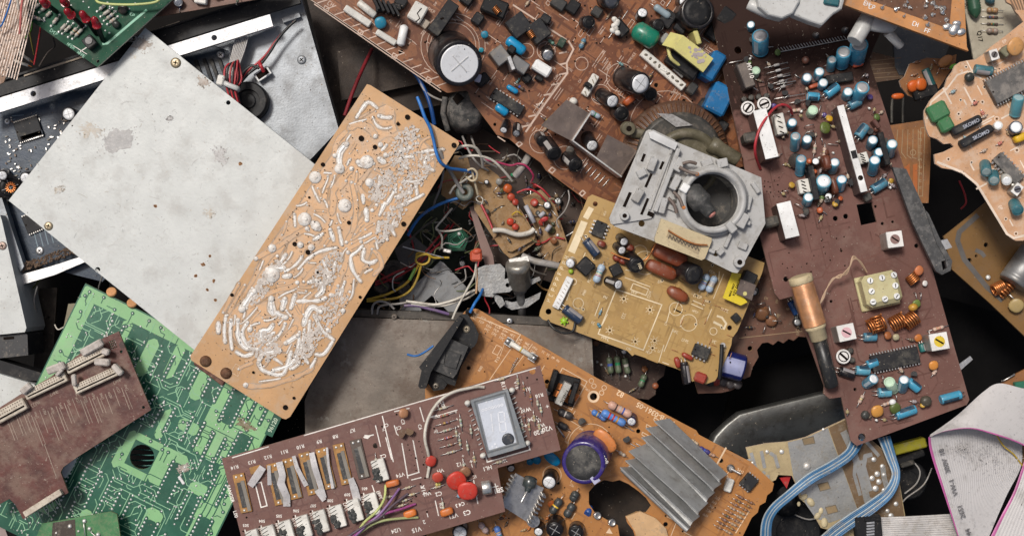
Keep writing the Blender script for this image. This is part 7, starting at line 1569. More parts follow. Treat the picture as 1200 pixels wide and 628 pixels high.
sv = T('silver_track_board', 'broken board with broad silver tracks and three tan windows under the blue ribbon', 'circuit board', 960, 560, 4, 20, (.0,.0))
M_tanY = mat('pale_yellow_laminate', (.42,.33,.18), .55, var=.15, size=14, dirt=(.3,.22,.12), amt=.4, dsize=8, bump=.3)
sv.plate([(874,524),(898,519),(923,517),(944,512),(970,500),(992,490),(1004,500),(1050,540),(1062,612),(1056,640),(1000,640),(978,622),(962,618),(956,607),(950,594),(937,584),(934,570),(928,557),(912,556),(909,562),(886,572)], 3, M_tanY, 'board', edge=M_rim)
M_silv = mat('dull_tinned_sheet', (.4,.4,.385), .38, .55, var=.18, size=20, dirt=(.3,.25,.18), amt=.35, dsize=10, bump=.3, spots=[(7,.68,(.2,.17,.14))])
wins = [[(940,514),(953,511),(955,519),(942,521)],[(958,567),(970,564),(973,572),(961,575)],[(967,594),(979,591),(982,599),(970,602)]]
P = sv.L2([(923,518),(944,513),(970,501),(1006,600),(972,612),(956,607),(944,590),(930,560)]); q = MB(); q.prism(P[::-1], .1, .5, [sv.L2(w_) for w_ in wins]); q.build('silver_sheet', M_silv, sv.e)
for w_ in wins: slab(sv, w_, .05, .3, mat('window_brown', (.24,.17,.09), .6, dirt=DUST, amt=.2), 'window_patch')
wq = MB()
for k_, w_ in enumerate(wins): pz = sv.L2(w_+[w_[0]]); wq.strip(pz, .8, .75+.01*k_)
wq.build('outline_pattern', mat('dark_outline', (.14,.12,.09), .6, bump=0), sv.e)
M_brn = mat('brown_resist', (.16,.1,.05), .5, dirt=DUST, amt=.25)
q = MB(); q.prism(sv.L2([(971,501),(992,491),(1004,500),(1050,541),(1061,612),(1054,638),(1010,610),(1006,599)])[::-1], .1, .4); q.build('resist_area', M_brn, sv.e)
q = MB()
for pts, w in (([(988,505),(1000,530),(1010,560),(1016,585),(1030,590)],8),([(1014,540),(1002,542),(1001,556),(1008,580)],4),([(1022,532),(1014,534),(1012,546),(1020,575)],5),([(1034,545),(1036,560),(1042,580)],6),([(880,530),(886,550)],4),([(892,528),(896,548)],4),([(902,530),(908,534),(912,548)],4),([(890,560),(896,552)],4),([(900,556),(898,568)],4),([(880,538),(872,540)],3),([(1000,500),(1030,534)],4)):
    q.strip(sv.L2(pts), w, .7); q.v[-2*len(pts):] = [v+V(0,0,.0007*len(q.v)) for v in q.v[-2*len(pts):]]
q.build('track_pattern', M_silv, sv.e)
for x, y, r_ in ((946,546,4.6),(916,529,3),(899,529,2.4),(1024,538,3.2),(1028,555,3.6),(1022,560,3.4),(1030,564,3.6),(1026,572,4),(1034,546,3),(1036,556,2.6),(1036,574,3),(1044,604,3.6),(1050,590,3),(888,562,2.4),(882,542,2),(965,503,2),(1038,586,3),(1046,612,3),(1040,598,2.6)): MB().ell(sv.L(x,y,.6), r_,r_,r_*.5, seg=12, rings=7).build('solder_blob', M_tinw, sv.e)
for x, y, r_ in ((942,582,5),(950,588,6),(958,604,5),(966,612,6),(962,598,4),(936,590,3)): MB().ell(sv.L(x,y,0), r_,r_*.7,r_*.5,rnd.uniform(0,180)).build('cream_glue', mat('cream_glue', (.55,.46,.28), .5, bump=.5), sv.e)
rc = T('black_cone', 'black rubber boot with a red tip in the notch of the silver board', 'boot', 920, 570, -20, 0); a = rc.L(921,592,-30); c = rc.L(920,566,6); MB().lathe(a, c-a, [(16,0),(12,20),(7,32)], 20).build('boot', M_black, rc.e); q = MB(); P = [rc.L(914,560,14),rc.L(927,557,14),rc.L(922,572,12)]; q.add(P+[p-V(0,0,5) for p in P], [(0,2,1),(3,4,5),(0,1,4,3),(1,2,5,4),(2,0,3,5)]); q.build('red_tip', paint((.5,.03,.03), .4), rc.e)
# ribbons
M_rb = mat('light_blue_insulation', (.05,.16,.31), .45, dirt=DUST, amt=.3); M_rw = mat('pale_insulation', (.36,.42,.45), .45, dirt=DUST, amt=.35)
def ribbon(name, label, pts, wds, n, r, mats, pat, group=None, cat='ribbon cable'):
    P = spline([W(*p) for p in pts], 8); m = len(P); q = MB()
    for k in range(n):
        line = []
        for i, p in enumerate(P):
            d = P[min(i+1,m-1)]-P[max(i-1,0)]; nn = V(-d.y,d.x,0).normalized(); t_ = i/(m-1)*(len(wds)-1); j = min(int(t_),len(wds)-2); w_ = wds[j]+(wds[j+1]-wds[j])*(t_-j)
            line.append(p+nn*w_*((k+.5)/n-.5)+V(0,0,1)*(wds[0]-w_)*.5*((k+.5)/n-.5))
        q.tube(line, r, 7, pat[k % len(pat)])
    o = q.build(name, mats, None, origin=P[0]); o.location = P[0]*S; return tag(o, label, cat, group)
ribbon('ribbon_cable', 'blue and white striped ribbon cable curving left across the silver board', [(1006,512,16),(996,531,26),(975,546,30),(950,560,34),(926,579,32),(906,597,24),(898,616,14),(898,650,0)], [17,12,12,12,10,10,12,14], 8, .95, [M_rb,M_rw], (1,0,0,1,0,1,0,0,1), 'blue ribbon cables')
ribbon('ribbon_cable', 'blue and white striped ribbon cable passing down the right of the silver board', [(1036,512,8),(1044,535,20),(1050,556,26),(1042,576,30),(1022,593,32),(1000,608,32),(978,624,30),(955,645,26)], [15,11,8,12,15,16,16,16], 8, 1.05, [M_rb,M_rw], (1,0,0,1,0,1,0,0,1), 'blue ribbon cables')
M_rg = mat('grey_ribbon_insulation', (.5,.48,.46), .45, dirt=DUST, amt=.3)
ribbon('ribbon_cable', 'flat grey ribbon cable lying along the bottom edge with a black connector', [(1030,622,24),(1060,621,25),(1090,620,24),(1130,618,18)], [32,32,33,34], 13, 1.5, [M_rg], (0,))
bc = T('black_connector', 'black ribbon connector at the bottom edge where the grey ribbon ends', 'connector', 1018, 618, 22, 3)
blk(bc, (1003,623),(1034,620), 34, 12, M_black, 'connector', 1.5); blk(bc, (1013,609),(1033,608), 4, 15, M_black, 'clamp', .8)
q = MB()
for i in range(6): q.box(bc.L(1020,612+i*3.4,13), (9,2,1.5), 3)
q.build('contact_pattern', M_alu, bc.e)
M_rwhite = mat('dirty_white_insulation', (.56,.54,.53), .5, var=.06, size=50, dirt=(.3,.28,.26), amt=.35, dsize=36, bump=.1)
M_pinkw = mat('magenta_insulation', (.5,.12,.32), .4)
wr = T('white_ribbon', 'wide white ribbon cable with a magenta edge folded over at the lower right', 'ribbon cable', 1140, 530, 20, 0)
def sheet(A, B, nw, name, zr=.42, text=None):
    A = spline([wr.L(*p) for p in A], 8); B = spline([wr.L(*p) for p in B], 8); n = len(A); cols = nw*4+1; vs = []; q = MB()
    for i in range(n):
        for j in range(cols): t_ = j/(cols-1); vs.append(A[i].lerp(B[i], t_)+V(0,0,zr*abs(math.sin(math.pi*j/4))))
    q.add(vs, [[i*cols+j,(i+1)*cols+j,(i+1)*cols+j+1,i*cols+j+1] for i in range(n-1) for j in range(cols-1)], 0, True)
    nn = (vs[cols]-vs[0]).cross(vs[cols-1]-vs[0])
    if nn.z < 0: q.f = [list(reversed(f)) for f in q.f]
    for t_, k in enumerate(q.f):
        if t_ % (cols-1) < 4: q.m[t_] = 1
    return q.build(name, [M_rwhite, M_pinkw], wr.e)
sheet([(1225,540,34),(1198,521,44),(1162,508,52),(1136,502,54),(1108,505,48),(1089,512,34)], [(1225,456,30),(1200,455,34),(1171,449,32),(1152,459,30),(1122,486,30),(1090,509,33)], 38, 'upper_fold')
sheet([(1088,512,33),(1089,524,28),(1094,542,24),(1103,569,22),(1113,599,20),(1130,650,18)], [(1180,452,2),(1200,480,2),(1198,520,2),(1196,548,4),(1178,584,6),(1150,650,6)][::1], 38, 'lower_fold')
sheet([(1200,540,-4),(1188,575,-3),(1172,606,-2),(1150,650,-2)], [(1260,548,2),(1260,575,6),(1260,606,8),(1260,650,8)], 22, 'under_fold')
mb_ = MB(); M_ink = mat('grey_ink', (.12,.115,.115), .6, bump=0)
for t_, x, y, z_ in (('18',1094.5,525,29),('300V',1100,541,27),('VW-1',1109,566,25),('2651',1118.5,594,24),('44',1127,618,22.5)): wr.text(t_, x, y, 8, 107, z_, mb_)
mb_.build('ribbon_lettering', M_ink, wr.e)
for x, y, rx, ry, z_ in ((1130,526,26,11,24),(1165,538,28,18,17)):
    q = MB()
    for i in range(150): a = rnd.uniform(0,6.28); k = rnd.random()*1.3; c = wr.L(x+rx*k*math.cos(a),y+ry*k*math.sin(a),z_); q.disc(c, rnd.uniform(.25,.8), c.z, 6)
    q.build('grime_speck_pattern', mat('grime', (.44,.42,.405), .7, bump=0), wr.e)
cb = T('corner_board', 'brown and green board fragment above the white ribbon at the right edge', 'circuit board', 1190, 450, 10, 30); cb.plate([(1172,450),(1186,440),(1210,428),(1210,470),(1180,470)], 3, M_obrn, 'board'); blk(cb, (1190,452),(1206,450), 8, 8, paint((.03,.16,.1), .4), 'green_module', 1); jump(cb, (1174,446),(1188,438), 1, 4)
yp = T('amber_fragment', 'small amber board fragment showing between the folds of the white ribbon', 'fragment', 1190, 535, 14, 0); yp.plate([(1176,534),(1205,520),(1208,545),(1190,549)], 3, M_yb, 'board')
wire('yellow_wire', 'thin yellow wire emerging from under the white ribbon fold', [(1167,508,40),(1176,522,36),(1188,532,30),(1198,545,24)], .9, M_yel)
yc = T('yellow_connector', 'yellow and black connector in the shadow below the maroon board', 'connector', 1065, 530, -40, -25); blk(yc, (1048,528),(1086,518), 12, 14, paint((.3,.27,.02), .4), 'yellow_housing', 1.5); blk(yc, (1052,542),(1084,530), 8, 18, M_black, 'black_housing', 1.5); blk(yc, (1056,546),(1072,541), 6, 20, M_dgrey, 'grey_cap', 1.5)
wire('grey_wire', 'thin grey wire curving around the black round part by the blue ribbon', [(1060,578,-30),(1074,566,-30),(1078,552,-34),(1070,540,-40)], 1, M_cable_g, group='thin grey wires near the blue ribbon')
wire('grey_wire', 'thin grey wire sweeping up from the grey ribbon to the maroon board', [(1048,604,-20),(1060,585,-24),(1082,568,-28),(1092,548,-30)], .9, M_cable_g, group='thin grey wires near the blue ribbon')
rk = T('round_black_part', 'round black part half hidden beside the blue ribbon', 'round part', 1060, 560, -60, 0); MB().lathe(V(0,0,0), V(0,0,1), [(24,0),(24,14),(21,17),(12,17),(11,14)], 32).build('housing', M_black, rk.e)
rk2 = T('round_black_cover', 'round black cover in the dark gap below the red-tipped boot', 'round part', 925, 620, -80, 0); MB().lathe(V(0,0,0), V(0,0,1), [(36,0),(36,14),(33,17),(20,17),(18,14)], 36).build('housing', M_black, rk2.e)
wire('grey_wire', 'thin dim grey wire on the black cover below the silver board', [(916,586,-50),(928,600,-50),(946,608,-52),(960,606,-56)], .9, M_cable_g, group='thin grey wires near the blue ribbon')

# ================================================================ boards in the shadow
M_rust = mat('rusty_brown_laminate', (.14,.06,.035), .5, var=.3, size=24, dirt=(.1,.06,.04), amt=.4, dsize=14, bump=.3)
rr = random.Random(33)
def junk(t, xr, yr, n, cond=lambda x, y: True, scale=1.):
    k_ = 0
    while k_ < n:
        x = rr.uniform(*xr); y = rr.uniform(*yr)
        if not cond(x,y): n -= .3; continue
        k_ += 1; a = rr.uniform(0,360); L_ = rr.uniform(7,15)*scale; p1 = (x+L_*math.cos(R(a)), y-L_*math.sin(R(a))); k = rr.random()
        if k < .42: res(t, (x,y), p1, rr.uniform(1.4,2.4)*scale, .5, rr.choice(((.2,.14,.08),(.1,.12,.08),(.25,.2,.14),(.05,.05,.1),(.05,.04,.04))), z=rr.uniform(2,10))
        elif k < .6: jump(t, (x,y), p1, .55, rr.uniform(2,10))
        elif k < .75: discap(t, (x,y), rr.uniform(3,5)*scale, rr.choice(((.25,.1,.04),(.05,.05,.05),(.4,.05,.03),(.1,.1,.04))), a, z=rr.uniform(4,9), flat=.5)
        elif k < .88: cap(t, (x,y), None, rr.uniform(3,5)*scale, rr.uniform(8,14), M_cblack, M_alu, 14, cross=False)
        else: MB().ell(t.L(x,y,1), 1.8,1.8,1.3).build('solder_dot', M_pad, t.e)
rs = T('rusty_brown_board', 'dark rusty board with a torn lower edge between khaki board and aerial rod', 'circuit board', 900, 370, -34, -10)
rs.plate([(855,330),(905,296),(960,320),(962,385),(944,395),(936,394),(930,399),(924,397),(918,402),(912,399),(906,404),(900,401),(893,402),(887,410),(889,418),(882,430),(879,441),(872,444),(867,440),(866,452),(858,457),(846,460),(818,461),(812,440),(846,400)], 3.2, M_rust, 'board', holes=[(879,408,3)], edge=M_oedge)
rs.line([(866,396),(940,388)], .7); 
for i in range(18): rs.scribble(rr.uniform(880,935), rr.uniform(330,392), 3, rr.choice((80,-10)), 2)
rs.finish(mat('dim_print', (.3,.2,.12), .6, bump=0)); junk(rs, (876,938), (312,390), 30, lambda x, y: True)
discap(rs, (893,368), 8, (.2,.09,.04), 0, z=8, flat=.5); lcap(rs, (926,353),(934,368), 4.4, paint((.02,.08,.25), .35), paint((.02,.08,.25), .35)); discap(rs, (904,376), 7, (.22,.1,.05), 0, z=6, flat=.5)
M_bcan = mat('deep_blue_sleeve', (.012,.02,.13), .3, coat=.4, dirt=DUST, amt=.15)
a = rs.L(850,426,22); c = rs.L(872,432,24); d = c-a; q = MB(); q.lathe(a-d*.6, d, [(15,0),(16,2),(16,d.length*1.5),(14.5,d.length*1.6)], 28); o = q.build('blue_can', M_bcan, rs.e)
q = MB(); n_ = V(-d.y,d.x,0).normalized(); vs = []
for i in range(9):
    an = R(55+9*i); w_ = n_*math.cos(an)*16.2+V(0,0,1)*math.sin(an)*16.2; vs += [a-d*.4+w_, a+d*.85+w_]
q.add(vs, [[2*i,2*i+1,2*i+3,2*i+2] for i in range(8)], 0, True); q.build('lavender_label', mat('lavender_label', (.3,.32,.5), .45, dirt=DUST, amt=.15), o)
for i in range(5): discap(rs, (832+i*8,448+rr.uniform(-3,3)), 6, rr.choice(((.04,.04,.04),(.35,.05,.03),(.06,.05,.05))), i*40, z=8, flat=.6)
pk = T('dark_resistor_board', 'dark board with green-grey resistors in the gap between khaki and orange boards', 'circuit board', 730, 425, -70, -8)
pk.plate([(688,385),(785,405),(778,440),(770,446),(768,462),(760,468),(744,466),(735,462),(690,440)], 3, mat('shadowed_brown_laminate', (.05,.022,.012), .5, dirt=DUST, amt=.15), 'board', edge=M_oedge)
for p0, p1 in (((713,412),(717,444)),((722,410),(726,444)),((730,413),(738,444)),((758,434),(748,458))): res(pk, p0, p1, 3.6, .6, (.13,.16,.1), z=8, bands=1)
junk(pk, (694,765), (400,455), 12); MB().ell(pk.L(768,452,3), 4,4,3).build('orange_bead', paint((.35,.1,.04), .4), pk.e)
# deep background pieces so that the gaps show dim shapes
def deep(name, label, cat, poly, z, m, ang=0, tilt=(0,0)):
    cx = sum(p[0] for p in poly)/len(poly); cy = sum(p[1] for p in poly)/len(poly); t = T(name, label, cat, cx, cy, z, ang, tilt); t.plate(poly, 5, m, 'panel'); return t
M_deepb = mat('dark_wood_brown', (.028,.017,.011), .7, var=.5, size=30, dirt=(.07,.05,.035), amt=.4, dsize=20, bump=.4); M_deepg = mat('dark_green_laminate', (.008,.02,.012), .6, var=.4, size=20, dirt=(.03,.035,.025), amt=.3); M_deepk = mat('gap_shade_black', (.004,.0036,.0034), .7, .0, var=.5, spec=.1, size=40)  # near-black sheet colour stands in for the shade of the gaps
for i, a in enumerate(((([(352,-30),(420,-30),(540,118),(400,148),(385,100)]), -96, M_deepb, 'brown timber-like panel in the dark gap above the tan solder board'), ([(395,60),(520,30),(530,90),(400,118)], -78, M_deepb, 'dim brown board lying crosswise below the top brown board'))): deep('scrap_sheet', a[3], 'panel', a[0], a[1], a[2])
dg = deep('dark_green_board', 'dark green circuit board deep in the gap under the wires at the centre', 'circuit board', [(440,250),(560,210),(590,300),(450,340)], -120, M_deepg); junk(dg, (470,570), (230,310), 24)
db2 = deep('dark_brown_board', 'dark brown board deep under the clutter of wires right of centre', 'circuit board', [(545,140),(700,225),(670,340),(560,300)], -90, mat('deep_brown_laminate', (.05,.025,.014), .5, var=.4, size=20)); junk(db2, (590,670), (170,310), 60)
deep('scrap_sheet', 'panel with the gap shade in its colour, right of the khaki board', 'panel', [(860,440),(1000,400),(1000,480),(840,520)], -150, M_deepk); deep('scrap_sheet', 'panel with the gap shade in its colour, deep right of the maroon board', 'panel', [(1040,330),(1220,380),(1220,470),(1100,470)], -150, M_deepk)
deep('scrap_sheet', 'dark brown panel deep under the orange board hole', 'panel', [(660,540),(780,550),(790,650),(660,650)], -60, mat('deep_dark_brown', (.03,.018,.01), .7, var=.5, size=12)); deep('scrap_sheet', 'panel with the gap shade in its colour, at the left edge below the drive', 'panel', [(-20,300),(130,310),(110,450),(-20,450)], -150, M_deepk)  # dark brown panel under the hole; gap shade painted near-black at the left
ol = T('tan_board_tip', 'rounded tan tip of a board edge under the brown connector board pins', 'circuit board', 300, 500, -60, 0); ol.plate([(318,494),(356,470),(358,506),(322,520)], 3, M_deepk, 'board')  # tip drawn in the same near-black gap colour
rv = T('rusty_bracket', 'rust-brown metal strip between the tan board edge and the green board', 'bracket', 250, 435, 34, -34); blk(rv, (228,424),(262,450), 6, 6, mat('rusty_strip', (.13,.055,.04), .7, .2, var=.4, size=6, dirt=(.25,.15,.1), amt=.4), 'strip', 1)

# ================================================================ clutter of wires and small boards, centre
M_gold = mat('dusty_gold_laminate', (.27,.15,.05), .5, var=.25, size=14, dirt=(.3,.2,.11), amt=.5, dsize=7, bump=.4)
c1 = T('small_tan_board', 'small golden-brown board with dusty red parts at the centre of the wires', 'circuit board', 588, 245, -16, -58, (.05,.0))
c1.plate([(553,206),(562,198),(571,196),(584,206),(598,226),(616,255),(628,276),(629,283),(612,296),(598,303),(590,296),(556,246)], 3, M_gold, 'board', edge=paint((.5,.35,.18), .6)); 
q = MB(); P = c1.L2([(578,250),(582,246),(599,238),(603,240),(627,276),(626,281),(600,295),(594,294)], 6); P = P if sum(P[i][0]*P[(i+1) % len(P)][1]-P[(i+1) % len(P)][0]*P[i][1] for i in range(len(P))) > 0 else P[::-1]; q.prism(P, 3, 6, (), 0, 1); q.build('upper_board', [M_gold, paint((.5,.4,.22), .6)], c1.e)
for x, y, r_, c_ in ((595,221,5.4,(.5,.1,.02)),(599,231,4.6,(.45,.07,.03)),(604,237,4,(.4,.05,.03)),(598,260,4.4,(.5,.05,.02)),(604,266,4,(.5,.06,.03)),(585,213,4,(.3,.29,.26))): discap(c1, (x,y), r_, c_, rr.uniform(0,180), z=9, flat=.7)
junk(c1, (565,620), (210,290), 26, lambda x, y: x < 590+(y-206)*.45 and x > 553+(y-206)*.4, .7)
a = c1.L(578,270,12); c = c1.L(623,276,10); MB().tube(spline([c1.L(578,270,12), c1.L(590,270,15), c1.L(606,275,14), c1.L(620,273,12), c1.L(626,268,12)], 5), 3, 8).build('white_sleeve', M_cable_w, c1.e)
tubepart(c1, [(564,240,6),(572,256,10),(577,268,12)], 1.5, M_red, 'red_lead'); tubepart(c1, [(566,238,4),(560,236,8),(558,232,8),(562,230,8),(566,234,8),(564,240,6)], .8, M_cable_w, 'wire_ring')
c2 = T('tan_board_piece', 'tan board piece sticking out behind the white wire loops', 'circuit board', 535, 210, -34, 0); c2.plate([(519,206),(533,182),(548,184),(560,232),(542,246),(517,228)], 3, M_gold, 'board')
c3 = T('wire_filled_board', 'dark golden board edge with small tubes right of the small tan board', 'circuit board', 640, 260, -30, -62); c3.plate([(612,232),(634,222),(650,240),(668,294),(650,312),(634,300),(630,276)], 3, M_gold, 'board'); junk(c3, (622,660), (232,300), 26)
for x0, y0, x1, y1, r_ in ((616,241,626,261,2.8),(632,254,638,249,2.6),(640,271,645,264,2.8)):
    a = c3.L(x0,y0,14); c = c3.L(x1,y1,14); MB().lathe(a, c-a, [(r_,0),(r_,(c-a).length),(r_*.6,(c-a).length),(r_*.6,(c-a).length-2)], 14).build('tube_part', paint((.42,.42,.45), .4), c3.e)
discap(c3, (638,257), 5, (.45,.04,.04), 80, z=12, ry=3); discap(c3, (603,205), 5, (.02,.25,.1), 60, z=8, ry=2.4)
bk = T('long_brown_strip', 'thin dusty brown strip leaning along the left of the small tan board', 'strip', 562, 265, -26, 0); bk.plate([(550,243),(555,241),(578,300),(580,316),(570,316),(563,290)], 5, paint((.2,.12,.1), .5), 'strip')
gr = T('grey_grommet', 'greenish-grey rubber grommet around the wires at the centre', 'grommet', 544, 226, 2, 20); q = MB(); q.lathe(V(0,0,-4), V(.15,.1,1), [(4,0),(9,1),(11,4),(10,8),(6,9),(4,7),(4,0)], 24, caps=(False,False)); q.build('ring', mat('grey_green_rubber', (.13,.16,.14), .5, dirt=DUST, amt=.3), gr.e)
WG = 'loose wires at the centre'
for lab_, pts, r_, m_ in (('white wire looping high over the corner of the tan solder board', [(520,196,10),(524,184,24),(536,174,32),(548,171,34),(558,174,30),(564,184,20),(566,196,2)], 1.8, M_cable_w),
 ('white wire running right from the tan board corner over the wires', [(538,186,14),(548,183,20),(562,183,22),(577,188,20),(590,200,12),(600,212,0)], 1.5, M_cable_w),
 ('grey wire slanting between the rubber cap and the loops, left one', [(542,160,-30),(550,178,-10),(560,192,-4),(572,200,-14)], 1.3, M_cable_g), ('grey wire slanting between the rubber cap and the loops, right one', [(552,160,-36),(558,175,-16),(568,188,-8),(582,196,-18)], 1.3, M_cable_g),
 ('pale wire bent into a small ring above the small tan board', [(541,224,6),(540,212,12),(545,205,16),(548,200,20),(554,198,22),(559,203,20),(558,210,16),(553,212,14),(547,208,14),(545,203,14),(552,199,16),(557,216,8),(560,228,0)], 1.4, paint((.6,.5,.34), .45)),
 ('pale wire crossing left from the small ring', [(553,206,14),(540,214,12),(532,219,10),(527,227,8)], 1.4, M_cable_w),
 ('thick grey wire crossing from the solder board corner to the grommet', [(515,176,54),(521,190,44),(529,203,26),(537,217,12),(543,226,6)], 2.3, M_cable_g),
 ('grey wire hanging down left of the grommet', [(520,200,-6),(516,220,-14),(510,235,-24),(507,246,-40)], 1.2, M_cable_g),
 ('thick dark blue wire coming down from the top brown board edge', [(483,83,-14),(489,90,-10),(496,102,-8),(502,116,-6),(506,130,-6),(509,146,-10)], 2.6, mat('dark_blue_wire', (.01,.06,.22), .4)),
 ('bright blue wire lying across the corner of the tan solder board', [(489,114,60),(493,124,62),(498,138,62),(504,150,60),(508,164,58),(511,178,58),(516,190,56),(526,197,44),(538,199,30),(550,201,16),(556,205,8)], 1.9, M_blue),
 ('blue wire curving from under the solder board to the grommet', [(478,276,-10),(486,262,-6),(496,251,-4),(510,242,-2),(524,236,0),(538,232,2)], 1.8, M_blue),
 ('grey-brown wire hooking from the top brown board edge to the rubber cap', [(492,96,-8),(498,107,-6),(508,114,-6),(518,118,-8)], 1.3, M_cable_g),
 ('thin white wire with a sharp bend below the grommet', [(530,244,-30),(520,256,-28),(511,268,-26),(520,271,-24),(532,270,-24),(541,268,-26)], 1.2, M_cable_w),
 ('white wire dropping to a silver end in the gap', [(512,268,-28),(518,278,-30),(518,290,-34),(524,293,-34)], 1.3, M_cable_w),
 ('magenta wire curling right of the loops', [(568,187,-10),(582,190,-10),(598,194,-12),(608,192,-8),(617,195,-8),(625,206,-14),(622,214,-24)], 1.3, paint((.4,.03,.1), .4)),
 ('red wire pair strand rising from lower left to the green board, upper one', [(440,331,-40),(462,320,-36),(486,309,-30),(500,294,-32),(512,280,-40),(526,264,-60)], 1.4, M_red), ('red wire pair strand rising from lower left to the green board, lower one', [(440,334,-44),(466,324,-38),(492,308,-32),(507,293,-36),(518,282,-44),(532,262,-64)], 1.4, M_red),
 ('yellow wire tied in a knot with its loop end', [(488,302,-20),(489,297,-16),(496,296,-14),(503,300,-14),(502,307,-14),(495,310,-14),(488,307,-14),(489,301,-12),(500,298,-10),(508,302,-14),(518,302,-18),(526,302,-22)], 1.4, M_yel),
 ('upper yellow wire running from the knot to the solder board edge', [(492,308,-16),(484,322,-20),(476,332,-22),(464,340,-22),(450,346,-22),(430,351,-24)], 1.5, M_yel), ('lower yellow wire running from the knot to the solder board edge', [(494,309,-16),(489,326,-20),(481,340,-22),(468,348,-22),(452,351,-22),(430,353,-24)], 1.5, M_yel),
 ('green and yellow stub between the yellow wires', [(487,314,-18),(484,320,-18),(480,328,-18)], 2.0, paint((.16,.35,.06), .4)),
 ('cream wire running along the rim of the steel case', [(476,353,-4),(492,355,-2),(510,357,0),(524,354,0),(536,350,0),(548,344,-4),(556,340,-8)], 1.7, M_cable_w), ('second cream wire beside the first on the steel case rim', [(482,356,-6),(500,358,-4),(520,358,-2),(534,354,-4),(550,348,-8),(558,338,-14),(558,310,-24)], 1.4, M_cable_w),
 ('violet wire lying at the rim of the steel case', [(474,358,-8),(488,358,-6),(500,361,-6),(512,364,-6),(526,368,-8)], 1.9, paint((.16,.1,.22), .4)),
 ('grey wire bent in a hook at the left of the steel case rim', [(436,368,-14),(437,358,-10),(444,353,-8),(454,355,-8),(462,362,-10)], 1.4, M_cable_g), ('grey wire bent in a wider hook at the steel case rim', [(442,368,-16),(444,360,-12),(452,357,-10),(466,356,-8),(478,354,-6)], 1.4, M_cable_g),
 ('thin silver needle-like wire crossing the red pair', [(472,289,-10),(486,293,-12),(502,297,-14),(520,302,-16)], .8, M_tin),
 ('brown wire standing beside the white stiff wire', [(558,344,-8),(559,330,-10),(560,316,-20)], 1.2, paint((.5,.3,.16), .5)),
 ('thin brown wire loop right of the small metal pot', [(626,328,-30),(636,338,-30),(648,340,-32),(658,332,-40),(652,320,-44)], 1.1, paint((.3,.16,.05), .4)),
 ('grey thick cable end lying from the pot to the khaki board', [(612,300,-12),(626,306,-8),(642,309,-8),(660,313,-14)], 4.2, M_cable_g), ('grey tube end standing up right of the magenta wire', [(604,206,-20),(612,196,-14),(620,182,-24)], 4.4, M_cable_g),
 ('dark grey wire running beside the blue curve', [(480,282,-30),(494,268,-34),(512,256,-40)], 1.3, M_dgrey), ('red wire loop among the parts right of the small tan board', [(606,226,-14),(618,222,-10),(630,226,-12),(640,236,-18)], 1.2, M_red), ('red wire deep below the magenta one', [(622,214,-30),(636,222,-26),(650,238,-34)], 1.1, M_red), ('white curved wire deep right of the small tan board', [(612,300,-40),(624,316,-40),(640,322,-44)], 1.2, M_cable_w), ('yellow thin wire among the parts at the right', [(600,252,-6),(606,248,0),(612,252,-4)], .9, M_yel),
 ('dark red wire rising from the solder board to the gap above', [(404,136,-10),(412,112,-20),(420,92,-30),(430,70,-50),(436,58,-70)], 2.3, mat('dark_red_wire', (.18,.015,.02), .4))):
    wire('blue_wire' if 'blue' in lab_ else 'red_wire' if 'red wire' in lab_ else 'yellow_wire' if 'yellow' in lab_ else 'wire', lab_, pts, r_, m_, group=WG)
M_lgrey = mat('dusty_grey_plastic', (.22,.225,.23), .5, var=.12, size=20, dirt=(.15,.14,.13), amt=.35, dsize=10)
g1 = T('grey_plastic_bracket', 'grey plastic plate with a notch above the steel case', 'plastic plate', 512, 335, -46, 40); g1.plate([(468,350),(516,306),(520,308),(548,338),(531,368),(524,364),(506,346),(492,358),(494,364),(470,364)], 5, M_lgrey, 'plate')
g2 = T('grey_plastic_fragment', 'smaller grey plastic fragment beside the solder board edge', 'plastic plate', 488, 298, -60, 30); g2.plate([(462,292),(484,276),(514,302),(494,318),(470,314)], 5, mat('dim_grey_plastic', (.1,.1,.1), .5), 'plate', holes=[(483,286,3)])
g3 = T('grey_hinge_piece', 'dark grey round plastic parts under the red and yellow wires', 'plastic part', 460, 325, -60, 0)
for x, y, r_ in ((462,318,14),(448,336,10),(474,338,9)): MB().lathe(g3.L(x,y,0), V(0,0,1), [(r_,-8),(r_,2),(r_*.8,4),(r_*.5,4),(r_*.4,1)], 22).build('round_part', M_dgrey, g3.e)
gb2 = T('small_green_fragment', 'small dark green board fragment with track outlines in the centre gap', 'circuit board', 533, 282, -50, -30); gb2.plate([(520,272),(540,266),(550,278),(544,294),(526,294),(519,284)], 3, M_g2, 'board')
for k in range(3): gb2.rect([(525+k*2,276+k*2),(540-k*2,271+k*2),(545-k*2,282),(538-k,290-k*2),(527+k*2,288-k*2)], .6)
gb2.finish(mat('bright_green_track', (.04,.32,.17), .4, bump=0, coat=.2)); MB().ell(gb2.L(538,274,2), 2.5,2.5,2).build('solder_dot', M_pad, gb2.e)
sc1 = T('silver_clip', 'small bright silver clip at the end of a white wire in the gap', 'clip', 524, 293, -30, 0); blk(sc1, (519,293),(529,295), 5, 4, M_tin, 'clip', 1)
for x, y, lab_ in ((558,300,'orange-red plastic plug piece left of the grey metal block'),): 
    pl = T('orange_plug', lab_, 'plug', x, y, -10, 10); q = MB(); q.box(V(0,0,3), (14,13,10), -8, 2.5); q.ell(V(2,5,6), 6,4,4); q.build('plug', paint((.55,.09,.04), .5), pl.e)
